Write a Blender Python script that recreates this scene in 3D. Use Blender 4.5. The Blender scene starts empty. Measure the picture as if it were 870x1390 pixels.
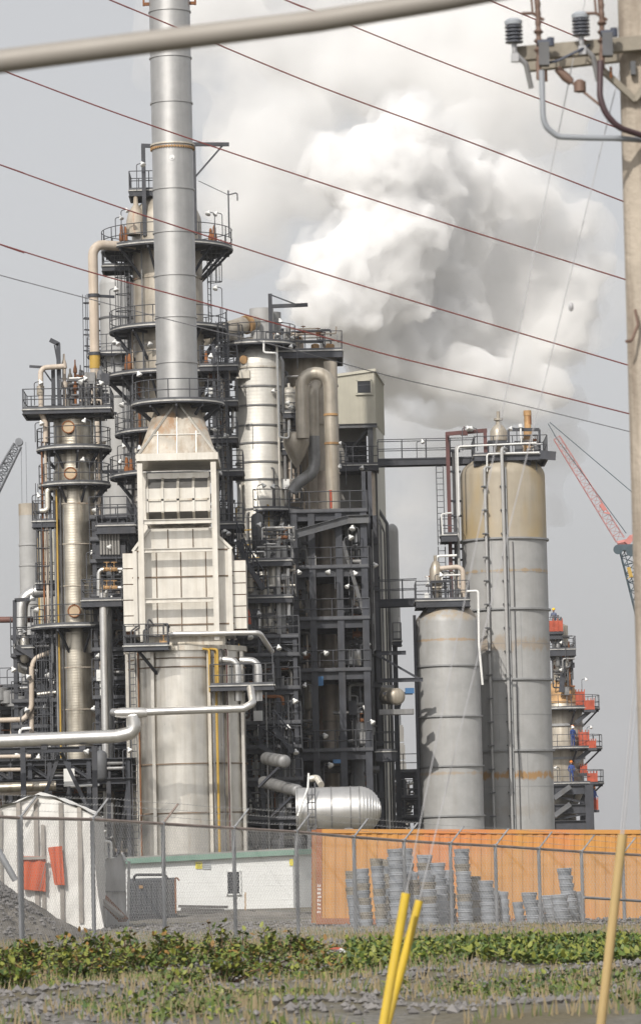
import bpy, math, random
from mathutils import Vector, Matrix
random.seed(7)
R = math.radians
scene = bpy.context.scene
COL = scene.collection
F = 5500.0
PITCH, ROLL = R(5.0), R(1.35)
CH = 1.6
_zp = Vector((0, -math.sin(PITCH), math.cos(PITCH)))
_f = Vector((0, math.cos(PITCH), math.sin(PITCH)))
_x = Vector((1, 0, 0))
CR = _x * math.cos(ROLL) - _zp * math.sin(ROLL)
CU = _x * math.sin(ROLL) + _zp * math.cos(ROLL)

def W(px, py, Y):
    """point of the place seen at photo pixel (px, py) that lies Y metres ahead"""
    d = _f + CR * ((px - 435) / F) + CU * ((695 - py) / F)
    d = d * (Y / d.y)
    return Vector((d.x, Y, d.z + CH))
def zfor(X, Y, py):
    v = (695 - py) / F
    k = CU - _f * v
    return -(X * k.x + Y * k.y) / k.z + CH
def xfor(Z, Y, px):
    u = (px - 435) / F
    k = CR - _f * u
    return -((Z - CH) * k.z + Y * k.y) / k.x

# ------------------------------------------------------------ mesh builder
class MB:
    def __init__(s):
        s.v = []; s.f = []; s.m = []
    def add(s, vs, fs, mi=0):
        b = len(s.v)
        s.v.extend([Vector(p) for p in vs])
        s.f.extend([tuple(b + i for i in f) for f in fs])
        s.m.extend([mi] * len(fs))
        return s
    def box(s, c, size, rz=0, mi=0):
        x, y, z = size[0] / 2, size[1] / 2, size[2] / 2
        ca, sa = math.cos(rz), math.sin(rz)
        vs = []
        for dz in (-z, z):
            for dx, dy in ((-x, -y), (x, -y), (x, y), (-x, y)):
                vs.append((c[0] + dx * ca - dy * sa, c[1] + dx * sa + dy * ca, c[2] + dz))
        return s.add(vs, [(3, 2, 1, 0), (4, 5, 6, 7), (0, 1, 5, 4), (1, 2, 6, 5), (2, 3, 7, 6), (3, 0, 4, 7)], mi)
    def bar(s, p, q, w, h=None, mi=0):
        p, q = Vector(p), Vector(q); h = h or w
        t = (q - p)
        if t.length < 1e-6: return s
        t.normalize()
        up = Vector((0, 0, 1)) if abs(t.z) < 0.95 else Vector((0, 1, 0))
        a = t.cross(up).normalized(); b = a.cross(t).normalized()
        vs = []
        for e in (p, q):
            for i, j in ((-1, -1), (1, -1), (1, 1), (-1, 1)):
                vs.append(e + a * (i * w / 2) + b * (j * h / 2))
        return s.add(vs, [(3, 2, 1, 0), (4, 5, 6, 7), (0, 1, 5, 4), (1, 2, 6, 5), (2, 3, 7, 6), (3, 0, 4, 7)], mi)
    def ibeam(s, p, q, w, h, mi=0, t=.03):
        """rolled I section: two flanges and a web, butted"""
        p, q = Vector(p), Vector(q)
        d = (q - p).normalized()
        up = Vector((0, 0, 1)) if abs(d.z) < 0.95 else Vector((0, 1, 0))
        a = d.cross(up).normalized(); b = a.cross(d).normalized()
        prof = [(-w/2, -h/2), (w/2, -h/2), (w/2, -h/2+t), (t/2, -h/2+t), (t/2, h/2-t), (w/2, h/2-t),
                (w/2, h/2), (-w/2, h/2), (-w/2, h/2-t), (-t/2, h/2-t), (-t/2, -h/2+t), (-w/2, -h/2+t)]
        vs = [e + a * i + b * j for e in (p, q) for i, j in prof]
        n = 12
        fs = [(i, (i+1) % n, n + (i+1) % n, n + i) for i in range(n)]
        fs += [tuple(range(n-1, -1, -1)), tuple(range(n, 2*n))]
        return s.add(vs, fs, mi)
    def tube(s, path, r, n=8, caps=True, mi=0, rs=None):
        P = [Vector(p) for p in path]
        T = []
        for i in range(len(P)):
            a = P[max(i-1, 0)]; b = P[min(i+1, len(P)-1)]
            t = (b - a)
            T.append(t.normalized() if t.length > 1e-9 else Vector((0, 0, 1)))
        ref = Vector((0, 0, 1)) if abs(T[0].z) < .9 else Vector((1, 0, 0))
        a = T[0].cross(ref).normalized()
        vs = []
        for i, p in enumerate(P):
            a = (a - T[i] * a.dot(T[i]))
            if a.length < 1e-6: a = T[i].cross(Vector((1, 0, 0)))
            a.normalize(); b = T[i].cross(a)
            rr = rs[i] if rs else r
            for k in range(n):
                w = 2 * math.pi * k / n
                vs.append(p + a * (rr * math.cos(w)) + b * (rr * math.sin(w)))
        fs = []
        for i in range(len(P) - 1):
            for k in range(n):
                k2 = (k + 1) % n
                fs.append((i*n+k, i*n+k2, (i+1)*n+k2, (i+1)*n+k))
        if caps:
            fs.append(tuple(range(n-1, -1, -1))); fs.append(tuple((len(P)-1)*n + k for k in range(n)))
        return s.add(vs, fs, mi)
    def pipe(s, pts, r, bend=None, n=12, mi=0):
        return s.tube(fillet(pts, bend if bend is not None else r * 2.2), r, n, True, mi)
    def lathe(s, prof, c=(0, 0, 0), n=40, mi=0, a0=0, a1=2*math.pi, cap=False):
        full = abs(a1 - a0 - 2*math.pi) < 1e-6
        m = n if full else n + 1
        vs = []
        for r, z in prof:
            for k in range(m):
                w = a0 + (a1 - a0) * k / n
                vs.append((c[0] + r * math.cos(w), c[1] + r * math.sin(w), c[2] + z))
        fs = []
        for i in range(len(prof) - 1):
            for k in range(n):
                k2 = (k + 1) % m
                fs.append((i*m+k, i*m+k2, (i+1)*m+k2, (i+1)*m+k))
        if cap and full:
            fs.append(tuple(range(m-1, -1, -1))); fs.append(tuple((len(prof)-1)*m + k for k in range(m)))
        return s.add(vs, fs, mi)
    def build(s, name, mats, parent=None, loc=None, sharp=40, kind=None):
        o3 = Vector(loc) if loc is not None else (ORI[parent.name] if parent is not None else Vector((0, 0, 0)))
        me = bpy.data.meshes.new(name)
        me.from_pydata([tuple(p - o3) for p in s.v], [], s.f)
        for m in (mats if isinstance(mats, (list, tuple)) else [mats]): me.materials.append(m)
        me.polygons.foreach_set('material_index', s.m)
        me.polygons.foreach_set('use_smooth', [True] * len(s.f))
        me.update()
        me.set_sharp_from_angle(angle=R(sharp))
        o = bpy.data.objects.new(name, me); COL.objects.link(o)
        if parent is not None:
            o.parent = parent
        else:
            o.location = o3
        ORI[o.name] = o3
        return o
ORI = {}
def fillet(pts, bend, seg=5):
    P = [Vector(p) for p in pts]
    if len(P) < 3: return P
    out = [P[0]]
    for i in range(1, len(P) - 1):
        a, b, c = P[i-1], P[i], P[i+1]
        u = (a - b); w = (c - b)
        lu, lw = u.length, w.length
        if lu < 1e-6 or lw < 1e-6: continue
        u.normalize(); w.normalize()
        ang = u.angle(w)
        if ang > 3.1: out.append(b); continue
        d = min(bend / math.tan(ang / 2), lu * .48, lw * .48)
        r = d * math.tan(ang / 2)
        bis = (u + w).normalized()
        cen = b + bis * (r / math.sin(ang / 2))
        s0 = b + u * d - cen; s1 = b + w * d - cen
        tot = s0.angle(s1)
        for k in range(seg + 1):
            t = k / seg
            if tot > 1e-6:
                v = (s0 * math.sin((1-t)*tot) + s1 * math.sin(t*tot)) / math.sin(tot)
            else: v = s0
            out.append(cen + v)
    out.append(P[-1])
    return out

def tag(o, label=None, cat=None, group=None, kind=None):
    if label: o['label'] = label
    if cat: o['category'] = cat
    if group: o['group'] = group
    if kind: o['kind'] = kind
    return o
def thing(name, label, cat, loc, group=None):
    o = bpy.data.objects.new(name, None); COL.objects.link(o)
    o.empty_display_size = .5
    o.location = loc; ORI[o.name] = Vector(loc)
    return tag(o, label, cat, group)

# ------------------------------------------------------------ materials
def mat(name, col, metal=0.0, rough=.6, var=.12, streak=0.0, rust=0.0, rustcol=(.26, .10, .035),
        streakcol=(.10, .09, .075), nscale=1.2, band=0.0, bandscale=1.0, dark=0.0, bump=0.0, bumpscale=20, rustscale=.5, patch=None, sscale=2.6, zbands=()):
    m = bpy.data.materials.new(name); m.use_nodes = True
    nt = m.node_tree; N = nt.nodes; L = nt.links
    b = N['Principled BSDF']
    b.inputs['Metallic'].default_value = metal
    b.inputs['Roughness'].default_value = rough
    tc = N.new('ShaderNodeTexCoord')
    def noise(sx, sy, sz, sc, det=4, rgh=.6):
        mp = N.new('ShaderNodeMapping'); mp.inputs['Scale'].default_value = (sx, sy, sz)
        L.new(tc.outputs['Object'], mp.inputs['Vector'])
        n = N.new('ShaderNodeTexNoise'); n.inputs['Scale'].default_value = sc
        n.inputs['Detail'].default_value = det; n.inputs['Roughness'].default_value = rgh
        L.new(mp.outputs['Vector'], n.inputs['Vector']); return n
    def ramp(src, p0, p1, c0=(0, 0, 0, 1), c1=(1, 1, 1, 1)):
        r = N.new('ShaderNodeValToRGB'); r.color_ramp.elements[0].position = p0; r.color_ramp.elements[1].position = p1
        r.color_ramp.elements[0].color = c0; r.color_ramp.elements[1].color = c1
        L.new(src, r.inputs['Fac']); return r
    def mix(fac, a, bcol, amt=1.0):
        mx = N.new('ShaderNodeMix'); mx.data_type = 'RGBA'
        if fac is None: mx.inputs[0].default_value = amt
        elif amt != 1.0:
            mu = N.new('ShaderNodeMath'); mu.operation = 'MULTIPLY'; mu.inputs[1].default_value = amt
            L.new(fac, mu.inputs[0]); L.new(mu.outputs[0], mx.inputs[0])
        else: L.new(fac, mx.inputs[0])
        if isinstance(a, tuple): mx.inputs[6].default_value = a
        else: L.new(a, mx.inputs[6])
        if isinstance(bcol, tuple): mx.inputs[7].default_value = bcol
        else: L.new(bcol, mx.inputs[7])
        return mx.outputs[2]
    n1 = noise(1, 1, 1, nscale)
    lo = tuple(max(0, c * (1 - var * 1.6)) for c in col) + (1,)
    hi = tuple(min(1, c * (1 + var)) for c in col) + (1,)
    out = ramp(n1.outputs['Fac'], .3, .7, lo, hi).outputs['Color']
    if streak > 0:
        n2 = noise(1, 1, .06, sscale, 5, .65)
        out = mix(ramp(n2.outputs['Fac'], .46, .72).outputs['Color'], out, streakcol + (1,), streak)
    if patch:
        n5 = noise(1, 1, .35, patch[1], 3, .5)
        out = mix(ramp(n5.outputs['Fac'], patch[2], patch[2] + .12).outputs['Color'], out, tuple(patch[0]) + (1,), patch[3])
    rf = None
    if rust > 0:
        n3 = noise(1, 1, .16, rustscale * 2, 8, .72)
        p = .72 - rust * .3
        rr = ramp(n3.outputs['Fac'], p, p + .11)
        rf = rr.outputs['Color']
        out = mix(rf, out, rustcol + (1,), .85)
    for (zc, zw, amt, colr) in zbands:      # rust scabs lying along a weld at a given height
        sp = N.new('ShaderNodeSeparateXYZ'); L.new(tc.outputs['Object'], sp.inputs[0])
        d1 = N.new('ShaderNodeMath'); d1.operation = 'SUBTRACT'; d1.inputs[1].default_value = zc; L.new(sp.outputs['Z'], d1.inputs[0])
        d2 = N.new('ShaderNodeMath'); d2.operation = 'ABSOLUTE'; L.new(d1.outputs[0], d2.inputs[0])
        mr = N.new('ShaderNodeMapRange'); mr.inputs['From Min'].default_value = 0; mr.inputs['From Max'].default_value = zw; mr.inputs['To Min'].default_value = 1; mr.inputs['To Max'].default_value = 0
        L.new(d2.outputs[0], mr.inputs['Value'])
        nn = noise(1, 1, .55, 2.2, 6, .7); ml = N.new('ShaderNodeMath'); ml.operation = 'MULTIPLY'; L.new(mr.outputs['Result'], ml.inputs[0]); L.new(nn.outputs['Fac'], ml.inputs[1])
        out = mix(ramp(ml.outputs[0], .33, .45).outputs['Color'], out, tuple(colr) + (1,), amt)
    L.new(out, b.inputs['Base Color'])
    if band > 0 or bump > 0:
        bm = N.new('ShaderNodeBump'); bm.inputs['Strength'].default_value = max(band, bump); bm.inputs['Distance'].default_value = .04
        if band > 0:
            mp = N.new('ShaderNodeMapping'); L.new(tc.outputs['Object'], mp.inputs['Vector'])
            w = N.new('ShaderNodeTexWave'); w.bands_direction = 'Z'; w.inputs['Scale'].default_value = bandscale
            w.inputs['Distortion'].default_value = .6; w.inputs['Detail'].default_value = 2
            L.new(mp.outputs['Vector'], w.inputs['Vector']); L.new(w.outputs['Fac'], bm.inputs['Height'])
        else:
            n4 = noise(1, 1, 1, bumpscale, 3); L.new(n4.outputs['Fac'], bm.inputs['Height'])
        L.new(bm.outputs['Normal'], b.inputs['Normal'])
    # roughness variation
    n6 = noise(1, 1, .5, 3.0)
    mr = N.new('ShaderNodeMapRange'); mr.inputs['To Min'].default_value = max(.05, rough - .1); mr.inputs['To Max'].default_value = min(1, rough + .15)
    L.new(n6.outputs['Fac'], mr.inputs['Value']); L.new(mr.outputs['Result'], b.inputs['Roughness'])
    if rf is not None and metal > 0:
        mm = N.new('ShaderNodeMapRange'); mm.inputs['To Min'].default_value = metal; mm.inputs['To Max'].default_value = 0
        L.new(rf, mm.inputs['Value']); L.new(mm.outputs['Result'], b.inputs['Metallic'])
    return m

M = dict(
 steel=mat('dark painted steel', (.046, .050, .062), 0, .55, .25, streak=.3, streakcol=(.09, .08, .075)),
 steel2=mat('weathered grey steel', (.13, .135, .145), 0, .6, .2, streak=.5, rust=.3),
 rail=mat('railing paint', (.095, .098, .108), 0, .5, .2),
 edge=mat('galvanised edge', (.58, .57, .54), .2, .5, .2, streak=.4),
 stack=mat('silver stack paint', (.50, .495, .485), .65, .40, .07, streak=.30, streakcol=(.25, .25, .25)),
 clad=mat('aluminium jacket', (.76, .725, .655), .55, .38, .07, streak=.42, streakcol=(.46, .40, .31), rust=.16, rustcol=(.40, .26, .14)),
 cladrust=mat('rusty aluminium jacket', (.70, .66, .58), .45, .45, .10, streak=.75, streakcol=(.34, .28, .20), rust=.50, rustcol=(.34, .20, .10)),
 cladband=mat('banded aluminium jacket', (.72, .70, .65), .4, .52, .08, streak=.5, streakcol=(.42, .37, .30), band=.07, bandscale=1.6, rust=.08),
 brass=mat('tan stainless jacket', (.43, .395, .33), .88, .33, .16, streak=.8, streakcol=(.16, .125, .085), band=.05, bandscale=2.2, rust=.2, rustcol=(.33, .20, .08)),
 tan=mat('tan painted shell', (.48, .435, .365), .35, .42, .12, streak=.75, streakcol=(.24, .19, .13), rust=.25),
 tanrust=mat('tan shell with rust runs', (.46, .41, .34), .1, .55, .12, streak=.6, streakcol=(.24, .16, .09), rust=.5, rustcol=(.32, .12, .035)),
 beige=mat('beige insulated pipe', (.58, .50, .42), .05, .55, .1, streak=.5, streakcol=(.38, .28, .18)),
 silver=mat('bright pipe jacket', (.72, .71, .69), .8, .30, .08, streak=.2, streakcol=(.4, .38, .34)),
 dullpipe=mat('dull grey pipe', (.27, .27, .27), .35, .5, .2, streak=.5, rust=.2),
 darkpipe=mat('dark process pipe', (.10, .10, .105), .2, .5, .3, streak=.3, rust=.25),
 brownpipe=mat('brown primed pipe', (.16, .075, .06), 0, .6, .15),
 yellow=mat('ochre pipe paint', (.52, .33, .06), 0, .55, .1, streak=.3),
 rustpart=mat('rusted iron', (.24, .095, .035), 0, .8, .35),
 manway=mat('rusty manway cover', (.46, .28, .13), .1, .7, .3, rust=.45),
 furnace=mat('furnace casing metal', (.74, .71, .65), .88, .31, .08, streak=.5, streakcol=(.42, .37, .29), rust=.3, rustcol=(.36, .23, .12)),
 hooddark=mat('dark hood metal', (.20, .195, .19), .4, .5, .15, streak=.4),
 trans=mat('stained transition cone', (.47, .43, .37), .4, .45, .15, streak=.95, sscale=1.8, streakcol=(.27, .20, .13), rust=.62, rustcol=(.34, .19, .09)),
 cover=mat('tan manway cover', (.50, .38, .25), .1, .6, .2, rust=.35),
 seam=mat('rusty seam', (.20, .145, .10), .1, .7, .3, rust=.4),
 white=mat('white enamel', (.80, .80, .78), 0, .4, .05),
 tank=mat('grey tank paint', (.41, .41, .405), .05, .5, .07, streak=.40, streakcol=(.33, .315, .29), rust=.05, rustcol=(.30, .17, .07), rustscale=.35),
 tankring=mat('tank ring grey', (.32, .325, .33), .05, .5, .1, streak=.2),
 tanktop=mat('ochre stained tank top', (.43, .38, .30), .05, .5, .10, streak=.8, sscale=1.1, streakcol=(.32, .27, .20), nscale=.5, rust=.45, rustscale=.35, rustcol=(.46, .31, .12), patch=((.47, .34, .15), .30, .47, .6)),
 red=mat('red netting', (.46, .095, .05), 0, .75, .2),
 redsteel=mat('red oxide steel', (.115, .045, .042), 0, .55, .2),
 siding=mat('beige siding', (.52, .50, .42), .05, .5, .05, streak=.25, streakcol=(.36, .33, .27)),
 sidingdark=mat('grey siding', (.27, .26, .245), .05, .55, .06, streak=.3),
 glass=mat('dark window glass', (.02, .022, .028), 0, .12, .1),
 black=mat('black steel and sky board', (.022, .023, .028), 0, .55, .2),
 blue=mat('blue paint', (.05, .16, .34), 0, .5, .1),
 lamp=mat('lamp shade enamel', (.85, .85, .83), .1, .3, .05),
)
print('core ok')
# ------------------------------------------------------------ shared part builders
def ringpts(c, r, a0, a1, z, step=.35):
    n = max(3, int(abs(a1 - a0) * r / step))
    return [Vector((c[0] + r * math.cos(a0 + (a1-a0)*i/n), c[1] + r * math.sin(a0 + (a1-a0)*i/n), z)) for i in range(n + 1)]

def railing_path(mb, path, h=1.1, post=1.1, closed=False, r=.025, rails=(.55, 1.1), toe=True):
    P = [Vector(p) for p in path]
    if closed: P.append(P[0])
    for z in rails:
        mb.tube([p + Vector((0, 0, z)) for p in P], r, 4)
    if toe:
        for a, b in zip(P, P[1:]):
            mb.bar(a + Vector((0, 0, .08)), b + Vector((0, 0, .08)), .02, .15)
    acc = 0; mb.tube([P[0], P[0] + Vector((0, 0, h))], r * 1.1, 4)
    for a, b in zip(P, P[1:]):
        d = (b - a).length; t = post - acc
        while t <= d:
            q = a + (b - a) * (t / d)
            mb.tube([q, q + Vector((0, 0, h))], r * 1.1, 4); t += post
        acc = (d - (t - post))

def ring_platform(T, c, z, rin, rout, a0=-math.pi, a1=math.pi, brackets=8, edge='edge', drop=1.4, name='platform', rails=True, th=.12):
    """deck round a tower with its railing and knee brackets (sub-parts)"""
    full = abs(a1 - a0) > 6.2
    mb = MB()
    n = max(8, int((a1 - a0) * rout / .35))
    prof = [(rin, 0), (rout - .04, 0)]
    mb.lathe([(rin, z - th*.4), (rout - .05, z - th*.4), (rout - .05, z - .02), (rin, z - .02), (rin, z - th*.4)], (c[0], c[1], 0), n, 0, a0, a1)
    mb.lathe([(rout - .05, z - th), (rout, z - th), (rout, z - .045), (rout - .05, z - .045), (rout - .05, z - th)], (c[0], c[1], 0), n, 0, a0, a1)
    mb.lathe([(rout - .05, z - .04), (rout + .03, z - .04), (rout + .03, z + .035), (rout - .05, z + .035), (rout - .05, z - .04)], (c[0], c[1], 0), n, 1, a0, a1)
    d = mb.build(name, [M['steel'], M[edge]], T)
    if rails:
        rb = MB()
        pts = ringpts(c, rout - .03, a0, a1, z)
        railing_path(rb, pts)
        if not full:
            for a, p in ((a0, pts[0]), (a1, pts[-1])):
                q = Vector((c[0] + (rin + .1) * math.cos(a), c[1] + (rin + .1) * math.sin(a), z))
                railing_path(rb, [p, q])
        rb.build('railing', M['rail'], d)
    for i in range(brackets):
        a = a0 + (a1 - a0) * (i + .5) / brackets
        if math.sin(a) > .75 : continue
        kb = MB(); u = Vector((math.cos(a), math.sin(a), 0)); cc = Vector((c[0], c[1], 0))
        kb.bar(cc + u * (rout - .15) + Vector((0, 0, z - th)), cc + u * (rin - .05) + Vector((0, 0, z - th - drop * min(1, (rout-rin)/1.2))), .10, .14)
        kb.bar(cc + u * (rin - .02) + Vector((0, 0, z - th - .08)), cc + u * (rout - .1) + Vector((0, 0, z - th - .08)), .1, .16)
        kb.build('bracket', M['steel'], d)
    return d

def rect_platform(T, x0, x1, y0, y1, z, name='platform', edge='edge', sides='fblr', th=.2, rails=True, support=None):
    mb = MB()
    mb.box(((x0+x1)/2, (y0+y1)/2, z - .05), (x1-x0-.1, y1-y0-.1, .06))
    for p, q in (((x0, y0), (x1, y0)), ((x1, y0), (x1, y1)), ((x1, y1), (x0, y1)), ((x0, y1), (x0, y0))):
        mb.ibeam((p[0], p[1], z - th/2 - .03), (q[0], q[1], z - th/2 - .03), .1, th, 0)
        mb.bar((p[0], p[1], z + .01), (q[0], q[1], z + .01), .14, .055, 1)
    d = mb.build(name, [M['steel'], M[edge]], T)
    if rails:
        rb = MB()
        seg = {'f': ((x0, y0), (x1, y0)), 'r': ((x1, y0), (x1, y1)), 'b': ((x1, y1), (x0, y1)), 'l': ((x0, y1), (x0, y0))}
        for s in sides:
            p, q = seg[s]
            railing_path(rb, [(p[0], p[1], z), (q[0], q[1], z)])
        rb.build('railing', M['rail'], d)
    if support:
        for (a, b) in support:
            kb = MB(); kb.bar(a, b, .12, .12); kb.build('bracket', M['steel'], d)
    return d

def floodlight(T, p, face=-1, h=1.6, arm=.35, ydir=-.3):
    """post, gooseneck and white shade"""
    p = Vector(p)
    d = Vector((face, ydir, 0)).normalized()
    mb = MB()
    top = p + Vector((0, 0, h))
    mb.tube(fillet([p, top, top + d * arm + Vector((0, 0, .06))], .12), .028, 6)
    o = mb.build('floodlight', M['rail'], T)
    e = top + d * arm + Vector((0, 0, .02))
    hb = MB()
    ax = (Vector((0, 0, -1)) * .85 + d * random.uniform(.1, .8) + Vector((0, -random.uniform(0, .5), 0))).normalized(); ls_ = random.uniform(.75, 1.15)
    hb.tube([e - ax * .13, e - ax * .12, e - ax * .03, e - ax * .01, e + ax * .05, e + ax * .12, e + ax * .14], 0, 12, rs=[r_*ls_ for r_ in (.03, .06, .07, .11, .14, .155, .13)])
    hb.build('lamp_head', M['lamp'], o)
    return o

def ladder(T, c, rr, ang, z0, z1, cage=True, name='ladder', w=.5):
    u = Vector((math.cos(ang), math.sin(ang), 0)); t = Vector((-u.y, u.x, 0))
    b = Vector((c[0], c[1], 0)) + u * rr
    mb = MB()
    for s in (-1, 1):
        mb.bar(b + t * (s*w/2) + Vector((0, 0, z0)), b + t * (s*w/2) + Vector((0, 0, z1)), .06, .06)
    z = z0 + .15
    while z < z1:
        mb.tube([b - t * (w/2) + Vector((0, 0, z)), b + t * (w/2) + Vector((0, 0, z))], .02, 4); z += .34
    if cage:
        z = z0 + 2.2
        while z < z1:
            mb.tube([b + t * (w/2*math.cos(a)*1.3) + u * (.75*math.sin(a)) + Vector((0, 0, z)) for a in [math.pi*i/8 for i in range(9)]], .025, 4)
            z += .95
        for k in (1, 2, 4, 6, 7):
            a = math.pi*k/8
            q = b + t * (w/2*math.cos(a)*1.3) + u * (.75*math.sin(a))
            if z1 - z0 > 2.6: mb.tube([q + Vector((0, 0, z0+2.2)), q + Vector((0, 0, z1))], .02, 4)
    return mb.build(name, M['rail'], T)

def valve(T, p, r=.16, m='darkpipe', up=True):
    p = Vector(p); mb = MB()
    mb.tube([p + Vector((-r*1.2, 0, 0)), p + Vector((-r*.9, 0, 0)), p + Vector((-r*.9, 0, 0)), p + Vector((0, 0, 0)), p + Vector((r*.9, 0, 0)), p + Vector((r*1.2, 0, 0))], 0, 8,
            rs=[r*1.1, r*1.1, r*.6, r*.95, r*.6, r*1.1])
    mb.tube([p, p + Vector((0, 0, r*2.6))], r*.22, 6)
    q = p + Vector((0, 0, r*2.6))
    mb.tube([q + Vector((r*1.1*math.cos(a), r*1.1*math.sin(a), 0)) for a in [math.pi*2*i/10 for i in range(11)]], r*.14, 5, caps=False)
    mb.bar(q - Vector((r*1.1, 0, 0)), q + Vector((r*1.1, 0, 0)), r*.15)
    return mb.build('valve', M[m], T)

def drum(T, p, q, r, m='dullpipe', n=20, name='drum', heads=.45):
    """horizontal or inclined vessel with dished ends, saddle rings"""
    p, q = Vector(p), Vector(q); d = (q - p).normalized()
    path, rs = [], []
    for i in range(5):
        a = math.pi/2*i/4
        path.append(p - d * (heads*r*math.cos(a))); rs.append(max(.01, r*math.sin(a)))
    for i in range(5):
        a = math.pi/2*(4-i)/4
        path.append(q + d * (heads*r*math.cos(a))); rs.append(max(.01, r*math.sin(a)))
    mb = MB(); mb.tube(path, r, n, rs=rs)
    for t in (.02, .33, .66, .98):
        e = p + (q-p)*t
        mb.tube([e - d*.04, e + d*.04], r*1.03, n)
    return mb.build(name, M[m], T)

def flange(mb, p, axis, r, t=.06, mi=0):
    p = Vector(p); a = Vector(axis).normalized()
    mb.tube([p - a*t, p + a*t], r, 12, mi=mi)

PM = ['dullpipe', 'darkpipe', 'darkpipe', 'silver', 'beige', 'clad', 'darkpipe', 'steel2', 'dullpipe', 'rustpart']
def rpipe(T, pts, r, m=None, name='pipe', n=8):
    mb = MB(); mb.pipe(pts, r, None, n)
    return mb.build(name, M[m or random.choice(PM)], T)

def fill(T, x0, x1, y0, y1, z0, z1, nv=12, nh=12, nl=4, nb=4, rmax=.16, lights=3, pm=None):
    """process piping between the floors of a frame: risers, runs with elbows, valves, instrument boxes, lamps"""
    pm = pm or PM
    U = random.uniform
    for i in range(nv):
        x, y = U(x0, x1), U(y0, y1); r = U(.04, rmax); a = U(z0, z1 - .3*(z1-z0)); b = U(a + .25*(z1-z0), z1)
        pts = [(x, y, a), (x, y, b)]
        if random.random() < .6: pts.append((min(x1, max(x0, x + random.choice((-1, 1))*U(.5, 1.8))), y, b))
        if random.random() < .5: pts.insert(0, (min(x1, max(x0, x + random.choice((-1, 1))*U(.4, 1.4))), y + U(-.3, .3), a))
        rpipe(T, pts, r, random.choice(pm))
    for i in range(nh):
        z, y = U(z0, z1), U(y0, y1); r = U(.04, rmax); a = U(x0, x0 + .5*(x1-x0)); b = U(a + .35*(x1-x0), x1)
        pts = [(a, y, z), (b, y, z)]
        k = random.random()
        if k < .4: pts.append((b, y, max(z0, z - U(.5, 2))))
        elif k < .7: pts.append((b, y, min(z1, z + U(.5, 2))))
        if random.random() < .4: pts.insert(0, (a, y + U(.2, .8), z))
        rpipe(T, pts, r, random.choice(pm))
        if random.random() < .5: valve(T, (a + (b-a)*U(.2, .8), y, z), r*1.5 + .04, random.choice(('darkpipe', 'dullpipe', 'rustpart')))
    for i in range(nl):
        x, y, z = U(x0, x1), U(y0, y0 + .4*(y1-y0)), U(z0, z1)
        mb = MB(); s = U(.2, .5)
        mb.box((x, y, z), (s, .2, s*U(1, 1.8))); mb.box((x, y - .11, z), (s*.8, .02, s*.8)); mb.bar((x, y + .1, z - 1.2), (x, y + .1, z + .2), .06)
        mb.build('instrument_box', M[random.choice(('steel2', 'dullpipe', 'white', 'steel'))], T)
    for i in range(nb):
        x, y, z = U(x0 + .4, x1 - .4), U(y0, y1), U(z0, z1 - 1.2); r = U(.18, .42); h = U(.8, 2)
        mb = MB(); mb.lathe([(.01, -.2), (r*.7, -.13), (r, 0), (r, h), (r*.7, h+.13), (r*.2, h+.2), (r*.2, h+.4), (.01, h+.4)], (x, y, z), 14)
        mb.build('vessel', M[random.choice(('dullpipe', 'clad', 'steel2', 'tan', 'silver'))], T)
    for i in range(lights):
        floodlight(T, (U(x0, x1), y0 - .25, U(z0, z1 - 1.5)), random.choice((-1, 1)), U(.7, 1.5))

def frame(T, xs, ys, zs, colw=.32, beam=.34, brace=.4, m='steel', deck=True, rails=True, decky=None, ground=0.0, front_rail_from=0):
    """multi-storey steel frame: columns, beams, decks, front railings, diagonal braces"""
    for x in xs:
        for y in ys:
            mb = MB(); mb.ibeam((x, y, ground), (x, y, zs[-1] + .05), colw, colw)
            mb.build('column', M[m], T)
    for k, z in enumerate(zs):
        for y in ys:
            mb = MB(); mb.ibeam((xs[0], y - .003, z - beam/2), (xs[-1], y - .003, z - beam/2), .2, beam)
            mb.build('beam', M[m], T)
        for x in xs:
            mb = MB(); mb.ibeam((x + .004, ys[0], z - beam/2 - .01), (x + .004, ys[-1], z - beam/2 - .01), .18, beam*.9)
            mb.build('beam', M[m], T)
        if deck:
            mb = MB(); mb.box(((xs[0]+xs[-1])/2, (ys[0]+ys[-1])/2, z + .04), (xs[-1]-xs[0]+.5, ys[-1]-ys[0]+.5, .05))
            d = mb.build('deck', M['steel'], T)
            if rails and k >= front_rail_from:
                rb = MB(); railing_path(rb, [(xs[0]-.22, ys[0]-.22, z+.06), (xs[-1]+.22, ys[0]-.22, z+.06)])
                railing_path(rb, [(xs[-1]+.22, ys[0]-.22, z+.06), (xs[-1]+.22, ys[-1]+.22, z+.06)])
                rb.build('railing', M['rail'], d)
    zz = [ground] + list(zs)
    for a, b in zip(zz, zz[1:]):
        for i in range(len(xs) - 1):
            for y in (ys[0], ys[-1]):
                if random.random() < brace:
                    mb = MB()
                    l, r_ = (xs[i], xs[i+1]) if random.random() < .5 else (xs[i+1], xs[i])
                    mb.ibeam((l, y + .02, a + .1), (r_, y + .02, b - beam), .16, .16)
                    mb.build('brace', M[m], T)

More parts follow.
